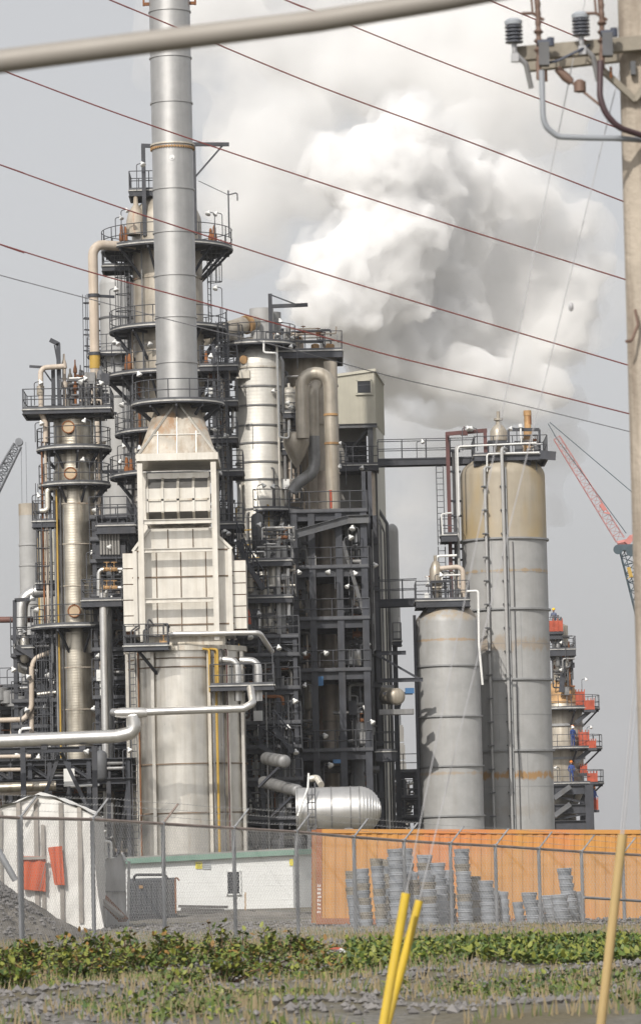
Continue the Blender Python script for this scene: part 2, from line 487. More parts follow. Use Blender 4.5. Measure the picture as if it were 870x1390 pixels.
def stairs(T, p, q, w=.8, name='stair'):
    p, q = Vector(p), Vector(q); mb = MB()
    hd = Vector((q.x-p.x, q.y-p.y, 0)).normalized(); s = Vector((-hd.y, hd.x, 0))
    for k in (-1, 1):
        mb.bar(p + s*(k*w/2), q + s*(k*w/2), .06, .25)
        mb.tube([p + s*(k*w/2) + Vector((0, 0, 1)), q + s*(k*w/2) + Vector((0, 0, 1))], .03, 4)
        for t in (0, .25, .5, .75, 1):
            e = p + (q-p)*t + s*(k*w/2); mb.tube([e, e + Vector((0, 0, 1))], .03, 4)
    n = max(2, int(abs(q.z-p.z)/.22))
    for i in range(n):
        e = p + (q-p)*((i+.5)/n); a = e - s*(w/2); b = e + s*(w/2)
        mb.bar(a, b, .26, .04)
    return mb.build(name, M['steel'], T)

class Tower:
    """a vertical axis placed where the photo shows it"""
    def __init__(s, name, label, cat, px, py, Y, zb=0.0, group=None):
        s.Y = Y; s.x = W(px, py, Y).x; s.c = (s.x, Y)
        s.T = thing(name, label, cat, (s.x, Y, zb), group)
    def z(s, py, front=0.0): return zfor(s.x, s.Y - front, py)
    def m(s, px): return px * s.Y / F
    def X(s, px, py, Y=None): return W(px, py, Y or s.Y).x
    def p(s, px, py, Y=None):
        return W(px, py, Y or s.Y)

def dome(r, z, h, n=8):
    return [(max(.01, r*math.cos(math.pi/2*i/n)), z + h*math.sin(math.pi/2*i/n)) for i in range(n+1)]
print('parts ok')
# ============================================================ FIRED HEATER WITH ITS STACK
A = Tower('fired_heater', 'tall silver stack on a white panelled heater box above a pale round furnace', 'heater', 254, 1000, 208)
T = A.T; cx, cy = A.c
r = A.m(80)
zt = A.z(884)
mb = MB()
mb.lathe([(r, 0), (r, zt), (r*.62, zt + .45), (.05, zt + .5)], (cx, cy, 0), 64)
mb.build('furnace_shell', M['furnace'], T)
for py in (893, 905, 1037, 1104, 1168):
    z = A.z(py, r)
    mb = MB(); mb.lathe([(r+.0, z-.03), (r+.09, z-.03), (r+.09, z+.03), (r, z+.03)], (cx, cy, 0), 64)
    mb.build('ring_band', M['seam'], T)
mb = MB(); mb.lathe([(r, zt-.12), (r+.14, zt-.12), (r+.14, zt+.14), (r-.1, zt+.14)], (cx, cy, 0), 64)
mb.build('ring_band', M['cladrust'], T)
for k, px in enumerate((178, 191, 213, 286, 310, 328)):
    dx = max(-.985, min(.985, (px - 254) / 80)); dy = -math.sqrt(1 - dx*dx)
    q = Vector((cx + (r+.1)*dx, cy + (r+.1)*dy, 0))
    mb = MB(); mb.ibeam(q, q + Vector((0, 0, zt - .15)), .16, .18)
    mb.build('column', M['furnace'] if k not in (1, 3) else M['cladrust'], T)
for px, m_, rr in ((198, 'rustpart', .035), (293, 'yellow', .07), (289, 'dullpipe', .04), (306, 'redsteel', .035), (301, 'darkpipe', .03)):
    dx = (px - 254)/80; dy = -math.sqrt(1 - dx*dx)
    q = Vector((cx + (r+.3)*dx, cy + (r+.3)*dy, 0))
    rpipe(T, [q, q + Vector((0, 0, zt - .1)), q + Vector((-dx*.4, .4, zt - .1))], rr, m_)
ladder(T, A.c, r + .32, math.atan2(-.62, -.78), 0, zt, cage=False)

yb = cy - 2.6                                    # front face plane of the box
def fx(px, py, Y=yb): return W(px, py, Y).x
zA, zB, zC, zD = A.z(862, 2.6), A.z(747, 2.6), A.z(717, 2.6), A.z(640, 2.6)
xl, xr = fx(181, 800), fx(316, 800)
dep = 4.6
mb = MB(); mb.box(((xl+xr)/2, yb + dep/2, (zA+zB)/2), (xr-xl, dep, zB-zA))
tl, tr = fx(203, 717), fx(284, 717)
mb.add([(xl, yb, zB), (xr, yb, zB), (xr, yb+dep, zB), (xl, yb+dep, zB), (tl, yb, zC), (tr, yb, zC), (tr, yb+dep-.6, zC), (tl, yb+dep-.6, zC)],
       [(0, 1, 5, 4), (1, 2, 6, 5), (2, 3, 7, 6), (3, 0, 4, 7), (4, 5, 6, 7)])
mb.build('convection_box', M['clad'], T)
mb = MB()
mb.box(((xl+xr)/2, yb + dep/2, (zA + zt)/2 + .3), (xr-xl-.9, dep-.8, zA-zt+.5))
mb.build('breeching', M['cladrust'], T)
# seam angles on the box front and side
for py, m_ in ((783, 'cladrust'), (848, 'cladrust'), (747, 'cladrust')):
    z = A.z(py, 2.6); mb = MB(); mb.box(((xl+xr)/2, yb - .03, z), (xr-xl+.08, .06, .07)); mb.build('seam_angle', M['seam'], T)
for px in (213, 246, 280):
    x = fx(px, 800); mb = MB(); mb.box((x, yb - .024, (zA+zB)/2), (.05, .05, zB-zA)); mb.build('seam_angle', M['seam'], T)
for px in (228, 262):
    x = fx(px, 730); mb = MB(); mb.box((x, yb - .024, (zB+zC)/2), (.05, .05, zC-zB-.1)); mb.build('seam_angle', M['seam'], T)
for px in (184, 313):
    x = fx(px, 800); mb = MB(); mb.box((x, yb - .07, (zA+zB)/2), (.2, .13, zB-zA)); mb.build('column', M['clad'], T)
for s, a, b in ((-1, xl, tl), (1, xr, tr)):
    mb = MB(); mb.bar((a, yb-.05, zB), (b, yb-.05, zC), .14, .14); mb.build('seam_angle', M['clad'], T)
# header boxes either side
for (p0, p1, n) in ((167, 181.0, 5), (313.6, 334, 6)):
    a, b = fx(p0, 800), fx(p1, 800)
    if p0 < 200: b = xl - .004
    else: a = xr + .004
    z0, z1 = A.z(856, 2.4), A.z(749 if p0 < 200 else 762, 2.4)
    for i in range(n):
        mb = MB(); h = (z1-z0)/n
        mb.box(((a+b)/2, yb + .2 + 1.9, z0 + h*(i+.5)), (b-a, 3.8, h-.05))
        mb.build('header_box', M['clad'], T)
    mb = MB(); mb.box(((a+b)/2, yb + .2 + 1.92, (z0+z1)/2), (b-a-.06, 3.7, z1-z0-.02)); mb.build('header_frame', M['rustpart'], T)
# hood with angled panels
zh = [A.z(y, 2.6) for y in (648, 663, 695, 710)]
hl, hr = fx(200, 680), fx(284, 680)
hy = [yb + .55, yb - .35, yb - .35, yb + .75]
mb = MB(); vs = []
for z, y in zip(zh, hy): vs += [(hl, y, z), (hr, y, z)]
b0 = len(vs)
vs += [(hl, yb+2.5, zh[0]), (hr, yb+2.5, zh[0]), (hl, yb+2.5, zh[3]), (hr, yb+2.5, zh[3])]
mb.add(vs, [(3, 1, 0, 2), (5, 3, 2, 4), (7, 5, 4, 6), (1, 9, 8, 0), (6, 10, 11, 7), (0, 8, 10, 6, 4, 2), (1, 3, 5, 7, 11, 9)])
mb.build('hood', M['clad'], T)
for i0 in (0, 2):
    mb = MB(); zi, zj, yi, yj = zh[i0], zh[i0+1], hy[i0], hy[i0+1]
    mb.add([(hl+.02, yi-.012, zi), (hr-.02, yi-.012, zi), (hr-.02, yj-.012, zj), (hl+.02, yj-.012, zj)], [(3, 2, 1, 0)]); mb.build('hood_slope', M['hooddark'], T)  # top and bottom slopes take a darker metal than the hood face
for i in range(5):
    x = hl + (hr-hl)*i/4
    mb = MB()
    for (za, ya), (zb_, yb_) in zip(zip(zh, hy), list(zip(zh, hy))[1:]):
        mb.bar((x, ya-.04, za), (x, yb_-.04, zb_), .13, .09)
    mb.build('hood_rib', M['clad'], T)
mb = MB(); mb.bar((hl, yb-.40, (zh[1]+zh[2])/2), (hr, yb-.40, (zh[1]+zh[2])/2), .07, .10); mb.build('hood_rib', M['cladrust'], T)
mb = MB(); mb.box(((hl+hr)/2, yb + 1.4, (zD + zh[0])/2), (hr-hl, 1.7, zD-zh[0]-.01)); mb.build('duct', M['clad'], T)
mb = MB(); mb.box(((hl+hr)/2, yb + 2.9, (zC + zD)/2), (hr-hl-.1, 2.4, zD-zC)); mb.build('duct', M['cladrust'], T)
# portal frame
zP = A.z(624, 3.1)
fyl = yb - .75
for Yf in (fyl, fyl + 4.9):
    for px, py in ((191, 700), (291, 700)):
        x = W(px, py, fyl).x
        mb = MB(); mb.ibeam((x, Yf, A.z(870, 3.2)), (x, Yf, zP - .18), .27, .27); mb.build('column', M['clad'], T)
xL, xR = W(191, 700, fyl).x, W(291, 700, fyl).x
for py, h in ((708, .24), (747, .2), (815, .24)):
    z = A.z(py, 3.2)
    mb = MB(); mb.ibeam((xL+.14, fyl, z), (xR-.14, fyl, z), .2, h); mb.build('beam', M['clad'], T)
mb = MB()
fl, fr = W(185, 624, fyl).x, W(296, 624, fyl).x
mb.box(((fl+fr)/2, fyl + 2.45, zP + .12), (fr-fl, 5.4, .36)); mb.build('stack_base_frame', M['clad'], T)
# square to round transition
sx, sy = (fl+fr)/2, fyl + 2.45
hw = (fr-fl)/2 - .12; hd = 2.45
zq, zr = zP + .30, A.z(548, .5)
rs = A.m(28)
corn = [(sx-hw, sy-hd, zq), (sx+hw, sy-hd, zq), (sx+hw, sy+hd, zq), (sx-hw, sy+hd, zq)]
N = 32
circ = [(sx + rs*math.cos(2*math.pi*i/N), sy + rs*math.sin(2*math.pi*i/N), zr) for i in range(N)]
mb = MB(); fs = []
# corner c sits at angle 225,315,45,135
angc = [225, 315, 45, 135]
for k in range(4):
    a0 = int((angc[k]-45)/360*N); 
    for i in range(N//4):
        fs.append((k, 4+(a0+i+1) % N, 4+(a0+i) % N))
    nxt = (k+1) % 4
    fs.append((k, nxt, 4+(a0+N//4) % N))
mb.add(corn + circ, fs); mb.build('transition', M['trans'], T, sharp=12)
apex = Vector((sx, sy-rs-.03, zr))
for k in (0, 1):
    mb = MB(); mb.bar(Vector(corn[k]) + Vector((0, -.04, 0)), apex, .10, .10); mb.build('seam_angle', M['clad'], T)
for t in (.3, .6):
    pass
fz = lambda t: (sy-hd) + (rs*0 + hd-rs)*t
for px in (-.5, 0, .5):
    t = 1 - abs(px) - .08
    mb = MB(); mb.bar((sx+hw*px, fz(0)-.03, zq), (sx+hw*px, fz(t)-.03, zq + (zr-zq)*t), .06, .06); mb.build('seam_angle', M['clad'], T)
mb = MB(); mb.bar((sx-hw*.62, fz(.36)-.03, zq+(zr-zq)*.36), (sx+hw*.62, fz(.36)-.03, zq+(zr-zq)*.36), .06, .06); mb.build('seam_angle', M['clad'], T)
# the stack itself
ztop = zfor(sx, sy, -170)
mb = MB(); mb.lathe([(rs, zr), (rs, ztop), (rs-.06, ztop), (rs-.06, ztop-3)], (sx, sy, 0), 56)
st = mb.build('stack', M['stack'], T)
for py in (490, 428, 371, 312, 253, 192, 135, 73, 10, -50, -110, -168):
    z = zfor(sx, sy-rs, py)
    mb = MB(); e = .05 if py != 192 else .09
    mb.lathe([(rs, z-.04), (rs+e, z-.04), (rs+e, z+.04), (rs, z+.04)], (sx, sy, 0), 56)
    mb.build('flange_ring', M['cladrust'] if py == 192 else M['stack'], st)
z = zfor(sx, sy-rs, 197)
mb = MB()
for i in range(48):
    a = 2*math.pi*i/48; mb.tube([(sx+(rs+.05)*math.cos(a), sy+(rs+.05)*math.sin(a), z-.07), (sx+(rs+.05)*math.cos(a), sy+(rs+.05)*math.sin(a), z+.06)], .045, 5)
mb.lathe([(rs, z-.02), (rs+.08, z-.02), (rs+.08, z+.02), (rs, z+.02)], (sx, sy, 0), 56)
mb.build('bolted_flange', M['manway'], st)
z = zfor(sx, sy-rs, 213)
mb = MB(); mb.tube([(sx, sy-rs+.02, z), (sx, sy-rs-.03, z)], .14, 16); mb.tube([(sx, sy-rs-.03, z), (sx, sy-rs-.1, z)], .05, 10); mb.build('port_cover', M['silver'], st)
for s in (-1, 1):
    z = zfor(sx, sy, 4); mb = MB(); mb.bar((sx+s*rs, sy, z), (sx+s*(rs+.3), sy, z), .12, .16); mb.bar((sx+s*(rs+.28), sy, z-.1), (sx+s*(rs+.28), sy, z+.3), .1, .1); mb.build('lug', M['rustpart'], st)
P = ring_platform(T, (sx, sy), zfor(sx, sy-2.2, 543), rs + .02, A.m(63), brackets=10, drop=1.0)
floodlight(T, (sx-A.m(60), sy-.6, zfor(sx, sy, 545)), 1, 1.4)
floodlight(T, (sx+A.m(56), sy-.9, zfor(sx, sy, 545)), -1, 2.2)
# front platform of the heater and its fittings
zz = A.z(862, 4.2)
a, b = W(168, 862, cy-4.3).x, W(228, 862, cy-4.3).x
rect_platform(T, a, b, cy-4.4, cy-3.0, zfor((a+b)/2, cy-4.4, 877), support=[((a+.6, cy-4.2, zfor(a, cy-4.4, 880)), (a+1.6, cy-2.6, zfor(a, cy-4.4, 915)))])
for px in (178, 183, 195, 201, 222):
    x = W(px, 860, cy-3.6).x; z0 = zfor(x, cy-3.6, 877)
    rpipe(T, [(x, cy-3.6, z0), (x, cy-3.6, z0+random.uniform(.7, 1.5)), (x+.3, cy-3.3, z0+random.uniform(.8, 1.2))], .045, random.choice(('darkpipe', 'dullpipe')))
valve(T, (W(222, 862, cy-4).x, cy-4, zfor(0, cy-4, 868)), .16, 'manway')
p0, p1 = W(231, 861, cy-3.6), W(352, 859, cy-3.6)
mb = MB(); mb.pipe([p0 + Vector((0, 1.5, 0)), p0, p1, p1 + Vector((.6, 1.4, -.9))], .135, .3, 14); mb.build('jacketed_pipe', M['silver'], T)
# right hand access deck round the furnace
a, b = W(286, 935, cy-3.2).x, W(372, 935, cy-3.2).x
rect_platform(T, a, b, cy-3.8, cy-1.2, zfor((a+b)/2, cy-3.8, 931), sides='fr', th=.22)
for px in (285, 296):
    x = W(px, 935, cy-3.4).x; rpipe(T, [(x, cy-3.3, zfor(x, cy-3.3, 940)), (x, cy-3.3, zfor(x, cy-3.3, 882)), (x-.4, cy-2.9, zfor(x, cy-3.3, 880))], .06, 'yellow')
for px, top in ((322, 897), (350, 898)):
    x = W(px, 900, cy-2.6).x
    pts = [(x, cy-2.6, zfor(x, cy-2.6, 952)), (x, cy-2.6, zfor(x, cy-2.6, top)), (x-.9, cy-2.5, zfor(x, cy-2.6, top-2))]
    mb = MB(); mb.pipe(pts, .2, .4, 14); mb.build('jacketed_pipe', M['silver'], T)
floodlight(T, (W(370, 900, cy-3.5).x, cy-3.5, zfor(0, cy-3.5, 918)), 1, 1.5)

# ============================================================ FRACTIONATOR BEHIND THE STACK
A = Tower('distillation_tower', 'tall tan tower with many ring platforms standing behind the silver stack', 'tower', 229, 450, 224)
T = A.T; c = A.c; r = A.m(48)
ztd = A.z(300)
mb = MB(); mb.lathe([(r*1.02, 0), (r*1.02, A.z(700)), (r, A.z(699)), (r, ztd)] + [(r*.98, ztd+.2), (r*.85, ztd+.75), (r*.6, ztd+1.2), (r*.30, ztd+1.4), (r*.26, ztd+1.45), (r*.26, ztd+2.4), (.02, ztd+2.4)], (c[0], c[1], 0), 56)
mb.build('shell', M['tan'], T)
for py in (380, 465, 560, 620, 690, 760):
    z = A.z(py); mb = MB(); mb.lathe([(r, z-.04), (r+.05, z-.04), (r+.05, z+.04), (r, z+.04)], (c[0], c[1], 0), 48); mb.build('ring_band', M['tanrust'], T)
for py, half, br in ((328, 90, 12), (440, 81, 10), (503, 90, 12), (582, 76, 8), (640, 84, 8), (722, 88, 6)):
    ring_platform(T, c, A.z(py, A.m(half)*.9), r+.02, A.m(half), brackets=br, drop=1.6)
# small top platforms
rect_platform(T, A.X(177, 262), A.X(214, 262), c[1]-1.2, c[1]+1.2, A.z(262), th=.28)
rect_platform(T, A.X(140, 360), A.X(178, 360), c[1]-.9, c[1]+.9, A.z(362), th=.25)
# manway davits
for px, pa, arm in ((198, 203, 212), (266, 203, 312)):
    x = A.X(px, 300); z0, z1 = A.z(325), A.z(pa)
    mb = MB(); mb.bar((x, c[1]-1.6, z0), (x, c[1]-1.6, z1), .22, .22)
    x2 = A.X(arm, pa); mb.bar((x-.1, c[1]-1.6, z1), (x2, c[1]-1.6, z1-.05), .2, .2)
    if px > 250: mb.bar((x, c[1]-1.6, z1-1.9), (x + 1.6, c[1]-1.6, z1-.12), .09, .09)
    mb.build('davit', M['steel'], T)
x = A.X(311, 300)
mb = MB(); mb.tube([(x, c[1]-.5, A.z(325)), (x, c[1]-.5, A.z(262))], .05, 6); mb.tube(fillet([(x, c[1]-.5, A.z(268)), (x+.5, c[1]-.5, A.z(265)), (x+.5, c[1]-.5, A.z(276))], .1), .04, 6)
mb.tube([(x, c[1]-.5, A.z(268)), (A.X(270, 248), c[1]-.5, A.z(248))], .02, 4)
mb.build('mast', M['rail'], T)
for px, py, f in ((157, 322, 1), (165, 322, 1), (302, 318, -1), (292, 322, -1), (186, 258, 1), (150, 436, 1), (165, 498, -1), (302, 432, -1), (152, 500, 1), (175, 575, -1), (160, 636, 1), (182, 636, 1), (305, 500, -1), (312, 540, -1), (196, 500, 1), (172, 655, -1)):
    floodlight(T, A.p(px, py, c[1]-1.9 - random.random()), f, random.uniform(1.0, 1.8))
for px, py in ((165, 318), (170, 318), (286, 318), (291, 318), (172, 494), (176, 494), (280, 494), (172, 636), (178, 636)):
    q = A.p(px, py, c[1]-2.2); mb = MB(); h = random.uniform(.7, 1.1)
    mb.lathe([(.14, 0), (.14, h*.4), (.09, h*.5), (.09, h*.8), (.05, h), (.01, h)], (q.x, q.y, q.z - .35), 8); mb.build('relief_valve', M['rustpart'], T)
ladder(T, c, r+.35, R(200), A.z(500), A.z(330)); ladder(T, c, r+.5, R(-18), A.z(440), A.z(330)); ladder(T, c, r+.5, R(-10), A.z(720), A.z(440))
ladder(T, c, r+.4, R(215), A.z(720), A.z(503))
for ang, z0, z1, rr, m_ in ((195, 900, 345, .09, 'darkpipe'), (205, 760, 450, .06, 'beige'), (-60, 900, 400, .07, 'dullpipe'), (222, 900, 520, .08, 'rustpart'), (232, 700, 340, .05, 'dullpipe'), (212, 1000, 600, .12, 'clad')):
    a = R(ang); q = Vector((c[0]+(r+.25)*math.cos(a), c[1]+(r+.25)*math.sin(a), 0)); w = Vector((c[0]+(r-.1)*math.cos(a), c[1]+(r-.1)*math.sin(a), 0))
    rpipe(T, [q + Vector((0, 0, A.z(z0))), q + Vector((0, 0, A.z(z1))), w + Vector((0, 0, A.z(z1)+.1))], rr, m_)
mb = MB(); mb.lathe([(.55, 0), (.55, .8), (.42, 1.3), (.15, 1.7), (.12, 2.2), (.02, 2.2)], (A.X(186, 300), c[1]-1.1, A.z(322)), 16); mb.build('nozzle_cone', M['tanrust'], T)

# pipe rising beside the tower, beige
A2 = W(128, 450, 221)
mb = MB(); x = A2.x
mb.pipe([(x+.02, 221, 0), (x, 221, zfor(x, 221, 331)), (x+2.2, 222.4, zfor(x, 221, 331))], .27, .65, 18)
root = thing('vapour_line', 'tall beige pipe with an elbow on top beside the upper tower', 'pipe', (x, 221, 0))
mb.build('jacketed_pipe', M['beige'], root)
for py in (401, 480, 560, 640):
    z = zfor(x, 221, py); mb = MB(); mb.tube([(x, 221, z-.09), (x, 221, z+.09)], .33, 14); mb.bar((x, 221, z), (x+1.1, 221.6, z), .14, .14); mb.build('pipe_clamp', M['steel'], root)
mb = MB(); mb.tube([(x, 221, zfor(x, 221, 500)), (x, 221, zfor(x, 221, 478))], .30, 16); mb.build('stained_sleeve', M['yellow'], root)

# narrow grey column behind, left of the fractionator
A = Tower('grey_column', 'plain grey column with a domed top half hidden behind the ringed tower', 'tower', 159, 450, 238)
T = A.T; r = A.m(23)
mb = MB(); mb.lathe([(r, 0), (r, A.z(386))] + [(p[0], p[1]) for p in dome(r, A.z(386), .7)], (A.x, 238, 0), 40); mb.build('shell', M['steel2'] if False else M['tank'], T)
for py in (432, 480, 540, 640, 700):
    z = A.z(py); mb = MB(); mb.lathe([(r, z-.05), (r+.06, z-.05), (r+.06, z+.05), (r, z+.05)], (A.x, 238, 0), 40); mb.build('ring_band', M['steel2'], T)
ring_platform(T, A.c, A.z(480, 1), r, r+.8, brackets=5, drop=.8)
for py in (412, 432, 448, 470): 
    mb = MB(); z = A.z(py); mb.bar((A.x-r-.9, 237.4, z), (A.x-r, 238, z), .08, .08); mb.build('bracket', M['steel'], T)
ladder(T, A.c, r+.3, R(195), A.z(700), A.z(400))

# ============================================================ LEFT COLUMN (stained steel) 
A = Tower('stained_column', 'slim stained steel column with round rusty manways and a crowded top deck', 'tower', 104, 800, 214)
T = A.T; c = A.c; r = A.m(27.5)
mb = MB(); mb.lathe([(r, 0), (r, A.z(572)), (r*.96, A.z(568)), (r*.7, A.z(558)), (.05, A.z(555))], (c[0], c[1], 0), 56); mb.build('shell', M['brass'], T)
for py in (575, 683, 738, 795, 906, 963, 1060):
    z = A.z(py, r); mb = MB(); mb.lathe([(r, z-.03), (r+.035, z-.03), (r+.035, z+.03), (r, z+.03)], (c[0], c[1], 0), 56); mb.build('ring_band', M['tanrust'], T)
for px, py in ((93, 580), (96, 643), (101, 830)):
    q = A.p(px, py, c[1]-r*.97); mb = MB()
    mb.tube([q + Vector((0, .3, 0)), q + Vector((0, -.14, 0))], .30, 20); mb.tube([q + Vector((0, -.14, 0)), q + Vector((0, -.22, 0))], .34, 20)
    o = mb.build('manway', M['cover'], T)
    mb = MB()
    for i in range(20):
        a = 2*math.pi*i/20; e = q + Vector((.3*math.cos(a), 0, .3*math.sin(a))); mb.tube([e + Vector((0, -.21, 0)), e + Vector((0, -.26, 0))], .03, 5)
    mb.tube([q + Vector((.32*math.cos(2*math.pi*i/20), -.225, .32*math.sin(2*math.pi*i/20))) for i in range(21)], .035, 5)
    mb.build('bolt_ring', M['rustpart'], o)
zd = A.z(555, 1.5)
rect_platform(T, A.X(34, 555), A.X(152, 555), c[1]-1.6, c[1]+1.6, zd, th=.20)
mb = MB(); mb.box((c[0], c[1], zd - .32), (A.m(84), 2.0, .16)); mb.build('grillage', M['steel'], T)
for py, a, b, br in ((607, 50, 152, 9), (656, 50, 148, 8), (850, 33, 160, 8)):
    ring_platform(T, (c[0], c[1]), A.z(py, 1.5), r+.02, A.m((b-a)/2), brackets=br, drop=1.2)
rect_platform(T, A.X(46, 708), A.X(76, 708), c[1]-1.0, c[1]+.4, A.z(709), th=.28)
rect_platform(T, A.X(50, 788), A.X(76, 788), c[1]-.6, c[1]+.6, A.z(792), th=.28)
# top hamper: cranes, relief valves, piping
def post(px0, py0, px1, py1, w=.16, m='steel', Y=c[1]-.6, name='post'):
    mb = MB(); mb.bar(W(px0, py0, Y), W(px1, py1, Y), w, w); return mb.build(name, M[m], T)
post(81, 551, 79, 466, .22, name='davit'); post(80, 467, 68, 461, .22, name='davit'); post(78, 490, 74, 468, .08, name='davit')
post(73, 551, 72, 498, .20, name='davit'); post(40, 497, 73, 499, .13, name='davit'); post(72, 520, 58, 500, .08, name='davit')
for px, top, rr, m_ in ((88, 480, .10, 'beige'), (103, 488, .07, 'rustpart'), (96, 500, .09, 'tan'), (117, 505, .10, 'dullpipe'), (110, 495, .06, 'darkpipe'), (122, 515, .07, 'darkpipe'), (130, 500, .05, 'tan'), (137, 508, .08, 'darkpipe'), (98, 520, .14, 'darkpipe')):
    q = W(px, 554, c[1]-random.uniform(-.8, .9)); h = zfor(q.x, q.y, top) - q.z
    mb = MB(); mb.lathe([(rr, 0), (rr, h*.35), (rr*1.8, h*.38), (rr*1.8, h*.46), (rr, h*.5), (rr, h*.72), (rr*1.6, h*.74), (rr*1.4, h*.82), (rr*.6, h*.9), (rr*.5, h), (.01, h)], q, 10)
    mb.build('relief_valve', M[m_], T)
mb = MB(); mb.pipe([W(62, 600, c[1]-1.2), W(62, 575, c[1]-1.2), W(56, 560, c[1]-1.2), W(55, 499, c[1]-1.2), W(86, 497, c[1]-.9)], .14, .35, 12); mb.build('overhead_pipe', M['beige'], T)
mb = MB(); mb.tube([W(55, 536, c[1]-1.2), W(55, 524, c[1]-1.2)], .2, 12); mb.build('flange_ring', M['tanrust'], T)
for i in range(16):
    q = W(random.uniform(84, 142), 552, c[1]-random.uniform(-1, 1)); h = random.uniform(.5, 2.0)
    x2 = q.x + random.uniform(-.8, .8)
    rpipe(T, [q, q + Vector((0, 0, h)), (x2, q.y, q.z + h)], random.uniform(.03, .07), random.choice(('darkpipe', 'steel2', 'darkpipe', 'rustpart')))
fill(T, A.X(82, 530), A.X(146, 530), c[1]-1.2, c[1]+1.0, zd+.2, zd+1.9, nv=6, nh=10, nl=3, nb=1, rmax=.07, lights=1)
for px, py, f in ((47, 550, 1), (120, 548, -1), (129, 550, 1), (48, 600, 1), (124, 600, -1), (44, 700, 1), (122, 655, -1), (118, 790, 1), (35, 845, 1), (122, 830, 1), (60, 870, -1)):
    floodlight(T, A.p(px, py, c[1]-1.5), f, random.uniform(1.0, 1.7))
# risers strapped along its left side
for px, y0, y1, rr, m_ in ((79, 1150, 660, .05, 'yellow'), (84, 1150, 660, .045, 'darkpipe'), (76, 1000, 640, .06, 'dullpipe'), (88, 1040, 690, .03, 'dullpipe'), (70, 900, 560, .07, 'steel2'), (65, 850, 560, .08, 'beige'), (131, 1000, 560, .05, 'silver'), (136, 1100, 600, .07, 'beige'), (140, 900, 560, .06, 'darkpipe'), (60, 850, 600, .05, 'rustpart')):
    x = A.X(px, 800, c[1]-.9); Y = c[1]-.9 if px < 95 else c[1]-.4
    z0 = max(0, zfor(x, Y, y0)); z1 = zfor(x, Y, y1)
    rpipe(T, [(x, Y, z0), (x, Y, z1), (x+.35, Y+.5, z1)], rr, m_)
ladder(T, c, r+.4, R(205), A.z(850), A.z(657)); ladder(T, c, r+.4, R(195), A.z(1100), A.z(850), cage=True)
ladder(T, c, r+.9, R(188), A.z(792), A.z(709), cage=False)
mb = MB(); q = A.p(62, 688, c[1]-1.1); mb.pipe([q + Vector((-.3, 0, -.2)), q + Vector((.1, 0, -.2)), q + Vector((.1, 0, 1.0)), q + Vector((.6, .3, 1.0))], .13, .25, 12); mb.build('jacketed_pipe', M['clad'], T)

# ============================================================ FAR PALE COLUMN AT THE LEFT EDGE
A = Tower('pale_column', 'pale hazy column with a rust stained lip, at the left edge', 'tower', 40, 790, 262)
T = A.T; r = A.m(13)
mb = MB(); mb.lathe([(r, 0), (r, A.z(685)), (r-.08, A.z(685)), (r-.08, A.z(700))], (A.x, 262, 0), 32); mb.build('shell', M['tank'], T)  # pale grey of shell and bands stands in for distance haze
mb = MB(); mb.lathe([(r+.01, A.z(700)), (r+.01, A.z(684))], (A.x, 262, 0), 32); mb.build('stained_lip', M['tanrust'], T)
for py in (740, 768, 820):
    z = A.z(py); mb = MB(); mb.lathe([(r, z-.05), (r+.05, z-.05), (r+.05, z+.05), (r, z+.05)], (A.x, 262, 0), 32); mb.build('ring_band', M['tank'], T)
root = thing('elbow_duct', 'bright silver duct bending down beside the pale column', 'pipe', W(40, 812, 218))
mb = MB(); mb.pipe([W(76, 801, 218), W(30, 805, 218), W(27, 905, 218), W(38, 908, 218)], .34, .9, 20); mb.build('duct_shell', M['silver'], root)
for (px, py) in ((60, 802), (46, 804)):
    mb = MB(); mb.tube([W(px-.8, py, 218), W(px+.8, py, 218)], .37, 20); mb.build('flange_ring', M['dullpipe'], root)
mb = MB(); a = W(-30, 842, 219); b = W(45, 841, 219); mb.tube([a, b], .17, 14)
tag(mb.build('brown_pipeline', M['brownpipe'], None, loc=a), 'brown primed pipe entering level from the left edge', 'pipe')
# ============================================================ WHITE RINGED COLUMN
A = Tower('ringed_column', 'bright jacketed column with closely spaced dark rings and a domed rusty top', 'tower', 353, 600, 226)
T = A.T; c = A.c; r = A.m(33)
mb = MB(); mb.lathe([(r*1.02, 0), (r*1.02, A.z(700)), (r, A.z(699)), (r, A.z(497))] + dome(r, A.z(497), A.m(32), 10), (c[0], c[1], 0), 56); mb.build('shell', M['cladband'], T)
for py in (497, 523, 549, 576, 600, 626, 650, 690, 718, 760, 800, 840):
    z = A.z(py, r); mb = MB(); mb.lathe([(r+.0, z-.045), (r+.06, z-.045), (r+.06, z+.045), (r, z+.045)], (c[0], c[1], 0), 56); mb.build('ring_band', M['cladrust'] if py == 497 else M['dullpipe'], T)
q = A.p(330, 508, c[1]-r*.93); mb = MB(); mb.box((q.x, q.y, q.z), (.75, .25, .45)); mb.build('name_plate', M['cladrust'], T)
q = A.p(331, 488, c[1]-r*.8); mb = MB(); mb.tube([q + Vector((0, .4, 0)), q + Vector((0, -.12, 0))], .24, 16); mb.build('manway', M['manway'], T)
ring_platform(T, c, A.z(466, 1.2), .3, A.m(52), brackets=4, drop=.5)
for py, half, a0, a1 in ((692, 58, -100, 40), (735, 56, -100, 40), (786, 66, -130, 30), (848, 66, -120, 30)):
    ring_platform(T, c, A.z(py, 1.8), r+.02, A.m(half), R(a0), R(a1), brackets=5, drop=1.1)
ladder(T, c, r+.4, R(-35), A.z(786), A.z(692)); ladder(T, c, r+.4, R(-170), A.z(900), A.z(470))
